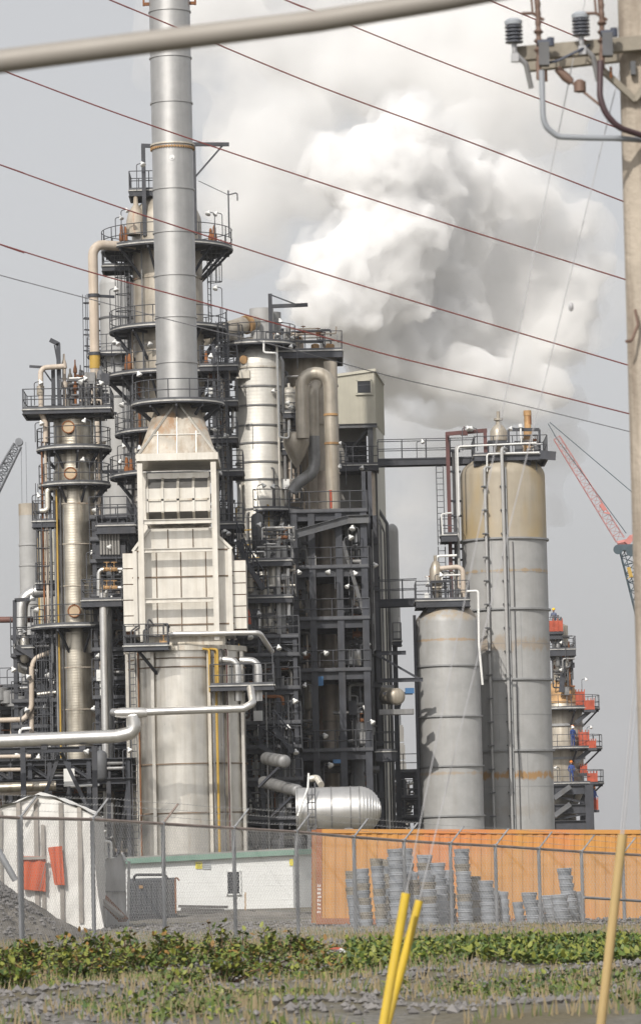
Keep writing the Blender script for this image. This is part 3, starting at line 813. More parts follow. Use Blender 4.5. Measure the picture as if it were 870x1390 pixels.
for ang, z0, z1, rr, m_ in ((-62, 860, 640, .05, 'darkpipe'), (-75, 800, 690, .04, 'yellow'), (-48, 860, 470, .07, 'clad'), (-120, 1000, 700, .06, 'dullpipe'), (-135, 1000, 660, .08, 'clad'), (-100, 1000, 740, .05, 'darkpipe'), (-30, 1000, 560, .09, 'dullpipe'), (-150, 900, 690, .04, 'yellow')):
    a = R(ang); q = Vector((c[0]+(r+.25)*math.cos(a), c[1]+(r+.25)*math.sin(a), 0)); w = Vector((c[0]+(r-.1)*math.cos(a), c[1]+(r-.1)*math.sin(a), 0))
    rpipe(T, [q + Vector((0, 0, A.z(z0))), q + Vector((0, 0, A.z(z1))), w + Vector((0, 0, A.z(z1)+.1))], rr, m_)
for z_ in (705, 722, 742, 760, 775):
    z = A.z(z_); mb = MB(); mb.tube([(c[0]+(r+.3)*math.cos(R(a)), c[1]+(r+.3)*math.sin(R(a)), z) for a in range(-150, -20, 10)], .03, 5); mb.build('pipe', M[random.choice(('dullpipe', 'darkpipe', 'yellow'))], T)
for px, py, f in ((305, 740, 1), (326, 748, -1), (353, 772, -1), (396, 786, -1), (392, 735, -1), (380, 690, -1), (396, 846, -1), (372, 870, 1), (345, 850, 1), (350, 690, 1)):
    floodlight(T, A.p(px, py, c[1]-2.4), f, random.uniform(.9, 1.5))
# white pipe bracket hoop that runs down its right shoulder
root = thing('white_pipe_loop', 'thin white pipe dropping down the right side of the ringed column', 'pipe', W(378, 600, 222.8))
mb = MB(); mb.pipe([W(358, 462, 222.8), W(358, 478, 222.8), W(376, 479, 222.8), W(379, 593, 222.8), W(392, 595, 222.8), W(392, 570, 222.8)], .055, .12, 8); mb.build('pipe', M['white'], root)
mb = MB(); mb.pipe([W(380, 484, 223), W(384, 492, 223), W(384, 560, 223)], .09, .3, 8); mb.build('pipe', M['dullpipe'], root)

# lower mixed-height vessel wrapped with pipes, in front of the ringed column
root = thing('white_mast_pipe', 'upright white vent mast with a crossbar and a cocked tip', 'pipe', W(378, 870, 215))
mb = MB(); mb.pipe([W(379, 870, 215), W(377, 738, 215), W(381, 732, 215)], .13, .15, 12); mb.build('mast', M['tank'], root)
mb = MB(); mb.tube([W(349, 743, 214.8), W(393, 742, 214.8)], .06, 8); mb.build('crossbar', M['tank'], root)

# ============================================================ REACTOR WITH RUSTY HEAD AND U-BEND DUCTS
A = Tower('reactor_column', 'grey reactor column streaked with rust under a railed top platform', 'tower', 421, 560, 228)
T = A.T; c = A.c; r = A.m(38)
mb = MB(); mb.lathe([(r, A.z(1000)), (r, A.z(488)), (r*.9, A.z(481)), (.05, A.z(478))], (c[0], c[1], 0), 56); mb.build('shell', M['tanrust'], T)
mb = MB(); mb.lathe([(r*.99, 0), (r*.99, A.z(1001))], (c[0], c[1], 0), 40); mb.build('skirt', M['darkpipe'], T)
for py in (520, 575, 640): 
    z = A.z(py, r); mb = MB(); mb.lathe([(r, z-.05), (r+.06, z-.05), (r+.06, z+.05), (r, z+.05)], (c[0], c[1], 0), 48); mb.build('ring_band', M['tanrust'], T)
rect_platform(T, A.X(362, 478), A.X(464, 478), c[1]-2.6, c[1]+1.6, A.z(476, 2.6), th=.36)
rect_platform(T, A.X(300, 468), A.X(330, 468), c[1]-2.0, c[1]+1.6, A.z(463, 2.6), th=.25)
mb = MB(); x = A.X(368, 440); mb.bar((x, c[1]-2, A.z(478)), (x, c[1]-2, A.z(404)), .22, .22); mb.bar((x-.1, c[1]-2, A.z(421)), (A.X(418, 420), c[1]-2, A.z(420)), .2, .2); mb.bar((x, c[1]-2, A.z(405)), (A.X(402, 419), c[1]-2, A.z(419)), .07, .07); mb.build('davit', M['steel'], T)
for px, top, rr, m_ in ((392, 448, .28, 'tan'), (402, 452, .22, 'tan'), (408, 455, .2, 'beige'), (388, 445, .14, 'tank'), (428, 466, .24, 'manway'), (446, 466, .34, 'manway'), (378, 458, .2, 'dullpipe'), (437, 462, .1, 'white')):
    q = W(px, 476, c[1]-random.uniform(0, 1.4)); h = zfor(q.x, q.y, top) - q.z
    mb = MB(); mb.lathe([(rr, 0), (rr, h*.75)] + dome(rr, h*.75, h*.25, 4), q, 14); mb.build('nozzle', M[m_], T)
fill(T, A.X(366, 470), A.X(460, 470), c[1]-2.2, c[1]-.4, A.z(474), A.z(450), nv=8, nh=8, nl=2, nb=0, rmax=.05, lights=3)
for py, a, b in ((560, 385, 409), (610, 384, 411), (600, 375, 392)):
    rect_platform(T, A.X(a, py), A.X(b, py), c[1]-2.9, c[1]-1.4, zfor(A.X(a, py), c[1]-2.9, py), th=.28)
for px, py, f in ((404, 500, -1), (380, 560, -1), (404, 585, -1), (416, 700, -1), (392, 690, 1), (455, 690, -1), (470, 660, -1)):
    floodlight(T, A.p(px, py, c[1]-3.2), f, random.uniform(.9, 1.6))
fill(T, A.X(384, 600), A.X(408, 600), c[1]-2.8, c[1]-1.7, A.z(690), A.z(500), nv=9, nh=8, nl=3, nb=1, rmax=.09, lights=2)
root = thing('u_bend_duct', 'fat pale duct looping over in an upside-down U beside the reactor', 'duct', W(427, 690, 222.5))
mb = MB(); mb.pipe([W(411, 595, 222.5), W(409, 507, 222.5), W(447, 506, 222.5), W(452, 700, 222.5)], .36, .86, 24); mb.build('duct_shell', M['tan'], root)
for px, py in ((449, 563), (450, 602)):
    mb = MB(); q = W(px, py, 222.5); mb.tube([q + Vector((0, 0, .06)), q - Vector((0, 0, .06))], .41, 22); mb.build('flange_ring', M['manway'], root)
mb = MB(); mb.pipe([W(426, 592, 224), W(425, 528, 224), W(432, 519, 225.5)], .30, .6, 20); mb.build('inner_duct', M['tan'], root)
mb = MB(); mb.pipe([W(426, 592, 224), W(427, 640, 224), W(405, 655, 223.6), W(396, 668, 223.6)], .33, .8, 20); mb.build('inner_duct', M['dullpipe'], root)
mb = MB(); q = W(402, 596, 223.5); mb.lathe([(.05, -1.6), (.45, -1.0), (.72, -.3), (.72, .1), (.6, .35), (.05, .4)], q, 24); mb.build('hopper', M['tan'], root)
root = thing('tall_riser', 'tall tan riser pipe running down through the dark steel frame', 'pipe', (W(447, 900, 225).x, 225, 0))
x = root.location.x
mb = MB(); mb.tube([(x, 225, 0), (x, 225, zfor(x, 225, 640))], .42, 24); mb.build('riser_shell', M['beige'], root)
for py in (700, 760, 828, 905, 980):
    z = zfor(x, 225, py); mb = MB(); mb.tube([(x, 225, z-.05), (x, 225, z+.05)], .46, 20); mb.build('flange_ring', M['tanrust'], root)
mb = MB(); x2 = x + .45; mb.tube([(x2, 225.3, zfor(x, 225, 600)), (x2, 225.3, zfor(x, 225, 490))], .38, 24); mb.tube([(x2, 225.3, zfor(x, 225, 640)), (x2, 225.3, zfor(x, 225, 598))], .34, 24); mb.build('stained_riser', M['tanrust'], root)

# short ducts and drum behind the two column heads
root = thing('grey_vent_stack', 'short fat grey vent pipe standing up behind the ringed column head', 'vent', W(361, 460, 240))
mb = MB(); q = W(356, 470, 240); mb.lathe([(.72, 0), (.72, zfor(q.x, 240, 419)-q.z), (.66, zfor(q.x, 240, 419)-q.z), (.66, .5)], q, 28); mb.build('vent_shell', M['tank'], root)
q = W(371, 470, 241); mb = MB(); mb.lathe([(.5, 0), (.5, zfor(q.x, 241, 424)-q.z), (.45, zfor(q.x, 241, 424)-q.z), (.45, .5)], q, 28); mb.build('vent_shell', M['dullpipe'], root)
root = thing('overhead_duct', 'long tan insulated duct lying between the tower and the ringed column', 'duct', W(310, 450, 236))
mb = MB(); mb.tube([W(276, 458, 234), W(330, 441, 237)], .50, 24); mb.tube([W(330, 441, 237), W(346, 437, 239)], .38, 20); mb.build('duct_shell', M['tan'], root)
mb = MB(); mb.tube([W(333, 441, 237), W(337, 439.5, 237.2)], .56, 24); mb.build('flange_ring', M['manway'], root)
for px, py, rr in ((320, 460, .5), (348, 452, .3), (338, 462, .35)):
    q = W(px, py, 227); mb = MB(); mb.lathe([(rr, -.9), (rr, 0)] + dome(rr, 0, rr*.6, 5), q, 16); mb.build('vessel', M[random.choice(('tan', 'tank', 'clad'))], root)

# ============================================================ LADDER SHAFT AND DECKS RIGHT OF THE STACK
x0, x1 = W(284, 600, 216).x, W(322, 600, 216).x
root = thing('access_tower', 'narrow dark steel access tower of ladders and decks just right of the stack', 'steel frame', ((x0+x1)/2, 216, 0)); T = root
for (x, y) in ((x0+.35, 215), (x0+.35, 217), (x1-.5, 215), (x1-.5, 217)):
    mb = MB(); mb.ibeam((x, y, 0), (x, y, zfor(x, 216, 470)), .16, .16); mb.build('column', M['steel'], T)
for py, a, b in ((497, 272, 322), (545, 270, 322), (595, 284, 322), (640, 284, 330), (712, 292, 330), (765, 300, 340)):
    z = zfor(x0, 214.5, py); rect_platform(T, W(a, py, 215).x, W(b, py, 215).x, 214.4, 217.2, z, th=.24)
ladder(T, ((x0+x1)/2, 214.8), .2, R(-90), zfor(x0, 215, 712), zfor(x0, 215, 545)); ladder(T, (x1-.6, 214.8), .2, R(-90), zfor(x0, 215, 545), zfor(x0, 215, 440))
fill(T, x0, x1-.2, 214.8, 217.5, zfor(x0, 215, 760), zfor(x0, 215, 500), nv=14, nh=16, nl=5, nb=1, rmax=.10, lights=8)
for z_ in range(520, 760, 24):
    pa, pb = (x0+.35, 215), (x1-.5, 215); za, zb_ = zfor(x0, 215, z_), zfor(x0, 215, z_-22)
    mb = MB(); mb.bar((x0+.35, 215, za), (x1-.5, 215, zb_), .07); mb.build('brace', M['steel'], T)
stairs(T, W(358, 800, 213), W(330, 758, 213), .9)
stairs(T, W(322, 735, 213.5), W(334, 762, 213.5), .8)

# ============================================================ BEIGE CLAD TOWER BUILDING
Yb = 236; 
bx0, bx1, bx2 = W(452, 560, Yb).x, W(509, 560, Yb).x, W(519, 560, Yb+7).x
zt_l, zt_r = W(455, 511, Yb).z, W(509, 503, Yb).z
zb1 = W(480, 575, Yb).z
root = thing('clad_lift_tower', 'beige metal clad tower building with one small dark window near its sloping roof', 'building', ((bx0+bx1)/2, Yb+3, 0)); T = root
def prism(mb, x0, x1, y0, y1, z0, z1l, z1r, mi=0):
    return mb.add([(x0, y0, z0), (x1, y0, z0), (x1, y1, z0), (x0, y1, z0), (x0, y0, z1l), (x1, y0, z1r), (x1, y1, z1r), (x0, y1, z1l)],
                  [(3, 2, 1, 0), (4, 5, 6, 7), (0, 1, 5, 4), (1, 2, 6, 5), (2, 3, 7, 6), (3, 0, 4, 7)], mi)
def wedge(mb, x0, x1, x2, y0, y1, z0, zl, zr):
    return mb.add([(x0, y0, z0), (x1, y0, z0), (x2, y1, z0), (x0, y1, z0), (x0, y0, zl), (x1, y0, zr), (x2, y1, zr), (x0, y1, zl)],
                  [(3, 2, 1, 0), (4, 5, 6, 7), (0, 1, 5, 4), (1, 2, 6, 5), (2, 3, 7, 6), (3, 0, 4, 7)])
bx2 = bx1 + .62
mb = MB(); wedge(mb, bx0, bx1, bx2, Yb, Yb+7, zb1, zt_l, zt_r); mb.build('upper_wall', M['siding'], T)
mb = MB(); prism(mb, bx0-.1, bx1+.1, Yb-.1, Yb+7.1, zt_l+.0, zt_l+.12, zt_r+.12)
mb = MB(); n = 26
for i in range(n):
    x = bx0 + (bx1-bx0)*(i+.5)/n; zt_ = zt_l + (zt_r-zt_l)*(i+.5)/n
    mb.box((x, Yb-.02, (zb1+zt_)/2), (.03, .04, zt_-zb1-.02))
for i in range(30):
    y = Yb + 7*(i+.5)/30; mb.box((bx1+.02+.62*(i+.5)/30, y, (zb1+zt_r)/2), (.04, .03, zt_r-zb1-.02))
mb.build('corrugation', M['siding'], T)
mb = MB(); 
for p, q in (((bx0, Yb-.05, zt_l+.04), (bx1+.05, Yb-.05, zt_r+.04)), ((bx1+.05, Yb-.05, zt_r+.04), (bx2+.05, Yb+7, zt_r+.04))): mb.bar(p, q, .12, .16)
mb.build('roof_trim', M['siding'], T)
q = W(494, 525, Yb); mb = MB(); w_ = .42
for dx, dz, sx_, sz_ in ((-w_, 0, .08, .8), (w_, 0, .08, .8), (0, .38, .9, .08), (0, -.42, 1.0, .1)): mb.box((q.x+dx, Yb-.08, q.z+dz), (sx_, .12, sz_))
mb.build('window_frame', M['siding'], T)
mb = MB(); mb.box((q.x, Yb-.045, q.z), (w_*2-.08, .03, .68)); wo = mb.build('window_pane', M['glass'], T)
mb = MB(); mb.bar((q.x-.36, Yb-.065, q.z+.1), (q.x+.36, Yb-.065, q.z+.1), .03); mb.build('glazing_bar', M['rail'], wo)
# lower recessed part
zb2 = 0
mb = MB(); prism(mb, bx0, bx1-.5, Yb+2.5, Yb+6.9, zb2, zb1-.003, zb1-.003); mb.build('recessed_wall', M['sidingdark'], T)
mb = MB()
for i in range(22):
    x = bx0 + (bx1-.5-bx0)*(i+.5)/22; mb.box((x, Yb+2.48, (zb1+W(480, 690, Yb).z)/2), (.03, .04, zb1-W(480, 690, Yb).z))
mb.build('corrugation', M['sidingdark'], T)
mb = MB(); mb.add([(bx1-.38, Yb+1.2, 0), (bx1+.06, Yb+1.2, 0), (bx2-.02, Yb+6.9, 0), (bx1-.38, Yb+6.9, 0), (bx1-.38, Yb+1.2, zb1-.004), (bx1+.06, Yb+1.2, zb1-.004), (bx2-.02, Yb+6.9, zb1-.004), (bx1-.38, Yb+6.9, zb1-.004)], [(3, 2, 1, 0), (4, 5, 6, 7), (0, 1, 5, 4), (1, 2, 6, 5), (2, 3, 7, 6), (3, 0, 4, 7)]); mb.build('side_wall', M['siding'], T)
mb = MB(); mb.ibeam((bx1-.3, Yb+.3, 0), (bx1-.3, Yb+.3, zb1-.2), .3, .3); mb.build('column', M['steel2'], T)
mb = MB(); mb.ibeam((bx0, Yb+.1, zb1-.12), (bx1+.1, Yb+.1, zb1-.12), .2, .24); mb.build('beam', M['steel2'], T)
mb = MB(); mb.bar((bx1-.4, Yb+.3, zb1-.3), (bx0+1.0, Yb+2.2, W(460, 608, Yb).z), .2, .2); mb.build('brace', M['steel'], T)
q0, q1 = W(467, 600, Yb+2.4), W(498, 633, Yb+2.4); mb = MB(); mb.box(((q0.x+q1.x)/2, Yb+2.42, (q0.z+q1.z)/2), (q1.x-q0.x, .1, q0.z-q1.z)); mb.build('dark_doorway', M['steel'], T)
zf = W(480, 632, Yb).z
rect_platform(T, bx0, bx1+.1, Yb-.2, Yb+2.3, zf, th=.3)
for px, py in ((470, 632), (500, 665), (462, 690)): floodlight(T, W(px, py, Yb-.4), -1, 1.3)
# conduit riser and services at its right corner
for px, rr, m_, Yq in ((512, .12, 'beige', Yb+.2), (521, .07, 'dullpipe', Yb+1), (526, .05, 'darkpipe', Yb+1.5), (530, .1, 'steel2', Yb+2), (517, .05, 'darkpipe', Yb+.4)):
    xq = W(px, 900, Yq).x; rpipe(T, [(xq, Yq, 0), (xq, Yq, zfor(xq, Yq, 640 if px < 520 else 690 + random.randint(0, 40))), (xq-.5, Yq+.4, zfor(xq, Yq, 640 if px < 520 else 690))], rr, m_)

# pale vessel at the right flank of the frame, with hanging deck
A = Tower('slim_vessel', 'slim pale vessel on the right flank of the dark frame above a hanging deck', 'vessel', 534, 800, 246)
r = A.m(8.5)
mb = MB(); mb.lathe([(.05, A.z(872)-.3), (r, A.z(872)), (r, A.z(722))] + dome(r, A.z(722), .5, 5), (A.x, 246, 0), 24); mb.build('shell', M['tank'], A.T)
rect_platform(A.T, A.X(533, 868), A.X(544, 868), 244.6, 246.4, A.z(872), th=.25)
mb = MB(); mb.bar((A.x, 246, 0), (A.x, 246, A.z(875)), .3, .3); mb.build('support_column', M['steel'], A.T)
mb = MB(); mb.bar(A.p(536, 880), A.p(544, 874), .1); mb.build('bracket', M['steel'], A.T)
mb = MB(); mb.tube([A.p(541, 870, 245), A.p(541, 838, 245)], .04, 6); mb.build('antenna', M['white'], A.T)

# ============================================================ DARK STEEL FRAME STRUCTURE
def fx2(px, Y): return W(px, 950, Y).x
Y0, Y1 = 219.0, 233.0
xs = [fx2(404, Y0), fx2(428, Y0), fx2(465, Y0), fx2(499, Y0)]
ys = [Y0, 224.5, Y1]
zs = sorted(zfor(xs[1], Y0, p) for p in (1022, 913, 843, 773, 697))
root = thing('steel_process_frame', 'big dark multi-storey steel frame with railed floors right of the pipework', 'steel frame', ((xs[0]+xs[-1])/2, Y0, 0)); T = root
frame(T, xs, ys, zs, .36, .42, .35)
mb = MB(); mb.box((xs[2], Y1+.4, zs[-1]*.5-1), (xs[-1]-xs[0]+1, .1, zs[-1]-3)); mb.build('sky_block_panel', M['black'], T)  # added black board, shuts out sky behind the frame
mb = MB(); mb.ibeam((xs[3], Y0+.01, zs[2]), (xs[2]+.2, Y0+.01, zs[3]+1.5), .2, .2); mb.build('brace', M['steel2'], T)
mb = MB(); mb.ibeam((xs[1]-1.2, Y0-1.4, zs[4]-1.3), (xs[2]+.5, Y0-.3, zs[4]-.4), .3, .45); mb.ibeam((xs[2]+.5, Y0-.3, zs[4]-.4), (xs[3]+.3, Y0-.3, zs[4]-.4), .3, .45); mb.build('canopy_beam', M['steel2'], T)
for a, b in zip([0.3]+zs, zs):
    fill(T, xs[0], xs[1], Y0+.5, Y0+4, a+.3, b-.5, nv=4, nh=4, nl=2, nb=1, rmax=.10, lights=0, pm=['darkpipe', 'dullpipe', 'dullpipe', 'steel2', 'beige'])
    fill(T, xs[2]+.3, xs[3], Y0+1, Y0+7, a+.3, b-.5, nv=5, nh=5, nl=2, nb=1, rmax=.13, lights=1, pm=['darkpipe', 'darkpipe', 'dullpipe', 'steel2'])
for p, q, rr, m_ in (((470, 940, 226), (535, 938, 226), .32, 'dullpipe'), ((430, 1045, 222), (515, 1045, 222), .2, 'darkpipe'), ((452, 968, 221), (492, 967, 221), .1, 'dullpipe')):
    mb = MB(); mb.tube([W(*p), W(*q)], rr, 16); mb.build('pipe', M[m_], T)
drum(T, W(424, 1025, 219.5), W(458, 1024.5, 219.5), .14, 'manway', name='orange_pipe', heads=.1)
mb = MB(); q = W(461, 1034, 219); mb.box(q, (.7, .3, .2)); mb.build('blue_box', M['blue'], T)
mb = MB(); q = W(435, 925, 219); mb.box(q, (.3, .3, .5)); mb.build('blue_box', M['blue'], T)
q = W(449, 690, 221); mb = MB(); mb.tube([q, q + Vector((0, 0, 1.0))], .09, 8); mb.build('red_post', M['red'], T)
for px, py in ((487, 735), (468, 752), (481, 822), (474, 808), (455, 800), (423, 960), (423, 905), (434, 905), (497, 1000), (433, 1030), (440, 1065)): floodlight(T, W(px, py, Y0-.8), random.choice((-1, 1)), random.uniform(.7, 1.3))
xa, xb = fx2(502, 224), fx2(513, 224)
for x in (xa, (xa+xb)/2, xb):
    mb = MB(); mb.ibeam((x, 224, 0), (x, 224, zfor(x, 224, 640 if x < xb else 700)), .34, .34); mb.build('column', M['steel'], T)
for py in (735, 800, 880, 930, 1010, 1080):
    z = zfor(xa, 224, py); mb = MB(); mb.ibeam((xs[3], 223.7, z), (xb+.2, 223.7, z), .2, .3); mb.build('beam', M['steel'], T)
for py in (888, 925):
    z = zfor(xa, 224, py); mb = MB(); mb.ibeam((xb, 223.5, z), (xb+ (1.6 if py == 888 else 2.5), 223.5, z), .16, .22); mb.build('beam', M['steel'], T)
mb = MB(); mb.bar((xb, 223.5, zfor(xa, 224, 890)), (xb+2.3, 223.5, zfor(xa, 224, 924)), .12); mb.build('brace', M['steel'], T)
rect_platform(T, xb-.2, xb+.9, 223, 225, zfor(xa, 224, 1022), th=.5)
fill(T, xa, xb-.1, 223, 226, 1, zfor(xa, 224, 700), nv=12, nh=6, nl=5, nb=0, rmax=.08, lights=2, pm=['darkpipe', 'steel2', 'dullpipe', 'beige'])
root = thing('heat_exchanger', 'short pale exchanger drum poking out right of the steel frame', 'drum', W(535, 946, 222))
drum(root, W(510, 944, 226), W(539, 946, 222), .46, 'tan', 24, 'drum_shell')
mb = MB(); mb.box(W(538, 967, 222.4), (1.9, 1.2, .28)); mb.build('cradle', M['dullpipe'], root)
mb = MB(); mb.box(W(556, 938, 222.6), (.5, .3, .3)); mb.build('blue_box', M['blue'], root)
mb = MB(); mb.bar(W(520, 941.5, 222.6), W(560, 941.5, 222.6), .14, .14); mb.bar(W(548, 941.5, 222.6), W(540, 966, 222.5), .1); mb.build('outrigger_beam', M['steel'], root)

# ============================================================ PIPEWORK FRAMES
def pxframe(name, label, px0, px1, pys, Y0, Y1, ncol, dens, lights, rmax=.14, sky_block=True, group=None, rails=True):
    n = ncol
    xs = [fx2(px0 + (px1-px0)*i/n, Y0) for i in range(n+1)]
    zs = sorted(zfor(xs[0], Y0, p) for p in pys)
    root = thing(name, label, 'pipework', ((xs[0]+xs[-1])/2, Y0, 0), group)
    frame(root, xs, [Y0, Y1], zs, .22, .24, .3, rails=rails)
    zz = [.3] + zs
    per = max(1, round(dens / len(zs)))
    for a, b in zip(zz, zs):
        fill(root, xs[0], xs[-1], Y0-.3, Y1-.5, a+.2, b-.2, nv=per, nh=per, nl=max(1, per//3), nb=1, rmax=rmax, lights=max(1, lights//len(zs)))
    if sky_block:
        mb = MB(); mb.box(((xs[0]+xs[-1])/2, Y1+.3, zs[-1]*.5), (xs[-1]-xs[0]+.6, .1, zs[-1])); mb.build('sky_block_panel', M['black'], root)  # board added to block the sky and keep the interior near black
    return root, xs, zs
r1, xs1, zs1 = pxframe('pipework_frame', 'tangled dark pipework frame between the pale furnace and the big steel frame', 330, 402, (1115, 1062, 1018, 985, 938, 893, 868), 211, 222, 3, 60, 7, .11)
for px in (346, 355, 366, 374, 384, 391):
    x = W(px, 960, 211.5).x; rpipe(r1, [(x, 211.3, zfor(x, 211, 1110)), (x, 211.3, zfor(x, 211, random.randint(870, 930)))], random.uniform(.06, .12), random.choice(('darkpipe', 'silver', 'dullpipe')))
x = W(362, 1000, 209.5).x; rpipe(r1, [(x, 209.8, 0), (x, 209.8, zfor(x, 209.8, 900))], .05, 'dullpipe')
stairs(r1, W(352, 1012, 210), W(392, 1038, 210), .7); stairs(r1, W(372, 990, 210.4), W(398, 1022, 210.4), .7)
r2, xs2, zs2 = pxframe('pipework_frame', 'narrow gap of dark pipes and decks between the stained column and the white heater box', 132, 172, (1110, 1066, 1012, 950, 925, 885, 850, 812, 765, 735, 705), 212, 224, 2, 84, 9, .12)
mb = MB(); x = W(143, 980, 209.5).x; mb.tube([(x, 209.5, 0), (x, 209.5, zfor(x, 209.5, 805))], .2, 16); mb.build('bright_riser', M['silver'], r2)
mb = MB(); x = W(150, 980, 210.5).x; mb.tube([(x, 210.5, 0), (x, 210.5, zfor(x, 210.5, 812))], .17, 14); mb.build('dull_riser', M['dullpipe'], r2)
rect_platform(r2, W(112, 815, 210).x, W(166, 815, 210).x, 209.3, 211.5, zfor(0, 209.3, 812)+.15, th=.3)
for (ya, xa_, xb_) in ((773, 134, 166), (798, 144, 166)):
    mb = MB(); mb.pipe([W(xa_, ya+36, 210.2), W(xa_, ya, 210.2), W(xb_, ya, 210.2)], .11, .25, 10); mb.build('bright_pipe', M['silver'], r2)
    for px in (145, 155): valve(r2, W(px, ya, 210.1), .14, 'manway')
rect_platform(r2, W(130, 712, 210).x, W(182, 712, 210).x, 211, 213, zfor(0, 211, 712)+.2, th=.4)
for px in range(137, 165, 4):
    q = W(px, 735, 211.5); mb = MB(); mb.box(q, (.10, .3, 1.4)); mb.build('louvre', M['sidingdark'], r2)
mb = MB(); mb.box(W(150, 750, 211.8), (1.6, .6, .7)); mb.build('cable_tray', M['steel'], r2)
r3, xs3, zs3 = pxframe('pipework_frame', 'open dark pipe bridge with brackets at the far left under the pale column', 22, 78, (1045, 990, 955, 893, 868), 217, 225, 3, 34, 8, .10, sky_block=False)
mb = MB(); mb.box(((xs3[0]+xs3[-1])/2, 225.4, zs3[1]/2), (xs3[-1]-xs3[0]+8, .1, zs3[1]-.4)); mb.build('sky_block_panel', M['black'], r3)  # added sky blocker, darkens the lower bays
rect_platform(r3, W(20, 873, 215).x, W(44, 873, 215).x, 215.4, 217.2, zfor(0, 215, 872)+.1, th=.35)
mb = MB()
for p, q in (((20, 874), (20, 815)), ((20, 815), (48, 813)), ((22, 878), (46, 893))): mb.bar(W(*p, 215.3), W(*q, 215.3), .2)
mb.build('gantry', M['steel'], r3)
mb = MB(); mb.pipe([W(43, 1000, 214.8), W(44, 895, 214.8), W(70, 885, 214.8)], .13, .6, 12); mb.build('pale_pipe', M['beige'], r3)
mb = MB(); mb.pipe([W(-20, 979, 214.6), W(34, 977, 214.6), W(43, 960, 214.6), W(43, 905, 214.6)], .14, .5, 12); mb.build('pale_pipe', M['beige'], r3)
mb = MB(); mb.pipe([W(27, 1000, 214.5), W(27, 990, 214.5), W(42, 989, 214.5)], .09, .2, 10); mb.build('white_pipe', M['white'], r3)
mb = MB(); mb.tube([W(50, 943, 214.7), W(76, 940, 214.7)], .1, 12); mb.build('jacketed_pipe', M['clad'], r3)
mb = MB(); mb.tube([W(58, 800, 219), W(56, 700, 219)], .08, 8); mb.build('pipe', M['darkpipe'], r3)
for i in range(7):
    mb = MB(); x = W(55 + i*3, 770, 221).x; mb.box((x, 221, zfor(x, 221, 785)), (.08, .3, 5.2)); mb.build('cladding_rib', M['siding'], r3)
mb = MB(); mb.box((W(64, 785, 221.3).x, 221.4, zfor(0, 221, 785)), (1.0, .2, 5.2)); mb.build('cladding_panel', M['yellow'], r3)
for px, py in ((28, 990), (58, 1040), (10, 935), (30, 945)): floodlight(r3, W(px, py, 214.4), 1, 1.0)
# low level racks
r4, xs4, zs4 = pxframe('pipe_rack', 'low dark pipe rack behind the white shelter, under the fat silver pipeline', -14, 172, (1062, 1035), 206, 212, 7, 40, 4, .10, rails=False)
mb = MB(); mb.tube([W(-30, 1071, 204.6), W(76, 1067, 204.6)], .26, 18); mb.build('brass_pipe', M['brass'], r4)
for py in (1078, 1046, 1028): 
    mb = MB(); mb.tube([W(-30, py, 205.2), W(random.randint(28, 60), py-1, 205.2)], .10, 10); mb.build('pale_pipe', M['beige'], r4)
mb = MB(); mb.tube([W(96, 1068, 205), W(135, 1066, 205)], .06, 8); mb.build('white_pipe', M['white'], r4)
for p, q in (((54, 1100), (80, 1026)), ((83, 1022), (130, 1120))):
    mb = MB(); mb.bar(W(*p, 203.5), W(*q, 203.5), .18); mb.build('brace', M['steel'], r4)
for px in (31, 128):
    q = W(px, 1014, 203); mb = MB(); mb.ibeam((q.x, 203, 0), (q.x, 203, q.z), .26, .26); mb.build('column', M['steel'], r4)
mb = MB(); q0, q1 = W(-20, 1020, 203), W(132, 1017, 203); mb.ibeam(q0, q1, .25, .28); mb.build('beam', M['steel'], r4)
mb = MB(); q = W(94, 1056, 205.2); mb.box(q, (.55, .1, .9)); mb.build('white_panel', M['white'], r4)
for px, py in ((62, 1052), (128, 1045)): floodlight(r4, W(px, py, 203), -1, .9)
r5, xs5, zs5 = pxframe('air_cooler_bank', 'grey bank of air coolers stepping down at the far left edge', -20, 36, (965, 935), 236, 248, 3, 16, 3, .12, sky_block=True)
for i in range(6):
    q = W(-8 + i*9, 938 + i*4, 235); mb = MB(); mb.lathe([(.5, -.4), (.5, .3), (.4, .35)], q, 14); mb.build('fan_ring', M['dullpipe'], r5)
r6, xs6, zs6 = pxframe('pipework_frame', 'dim rear pipework frame seen between the ringed column and the stack', 268, 402, (1000, 900, 845, 800, 760), 240, 246, 4, 24, 6, .12)
r7, xs7, zs7 = pxframe('pipework_frame', 'dim rear pipework frame filling the background left of the heater', 60, 262, (1010, 940, 880, 820), 240, 247, 5, 24, 6, .12)

# dense light-coloured equipment in front of the ringed column's foot
x0, x1 = W(336, 820, 216).x, W(402, 820, 216).x
root = thing('equipment_deck', 'crowded decks of small silver vessels and pipes right of the heater box', 'pipework', ((x0+x1)/2, 216, 0)); T = root
for py in (868, 812, 762):
    rect_platform(T, x0, x1-.2, 214.6, 218.6, zfor(x0, 214.6, py), th=.26, sides='fr')
for (px, pt, pb_, rr, m_) in ((345, 800, 858, .34, 'tank'), (352, 812, 862, .16, 'silver'), (367, 792, 862, .46, 'clad'), (383, 806, 862, .22, 'dullpipe'), (391, 770, 838, .15, 'silver'), (360, 735, 770, .3, 'tank'), (372, 760, 806, .34, 'clad'), (340, 770, 806, .2, 'tan'), (386, 742, 800, .18, 'tank')):
    q = W(px, pb_, 215.6 + random.uniform(0, 1.5)); h = zfor(q.x, q.y, pt) - q.z; mb = MB(); mb.lathe([(.01, 0), (rr, .1), (rr, h-rr*.5)] + dome(rr, h-rr*.5, rr*.5, 4), q, 18); mb.build('vessel', M[m_], T)
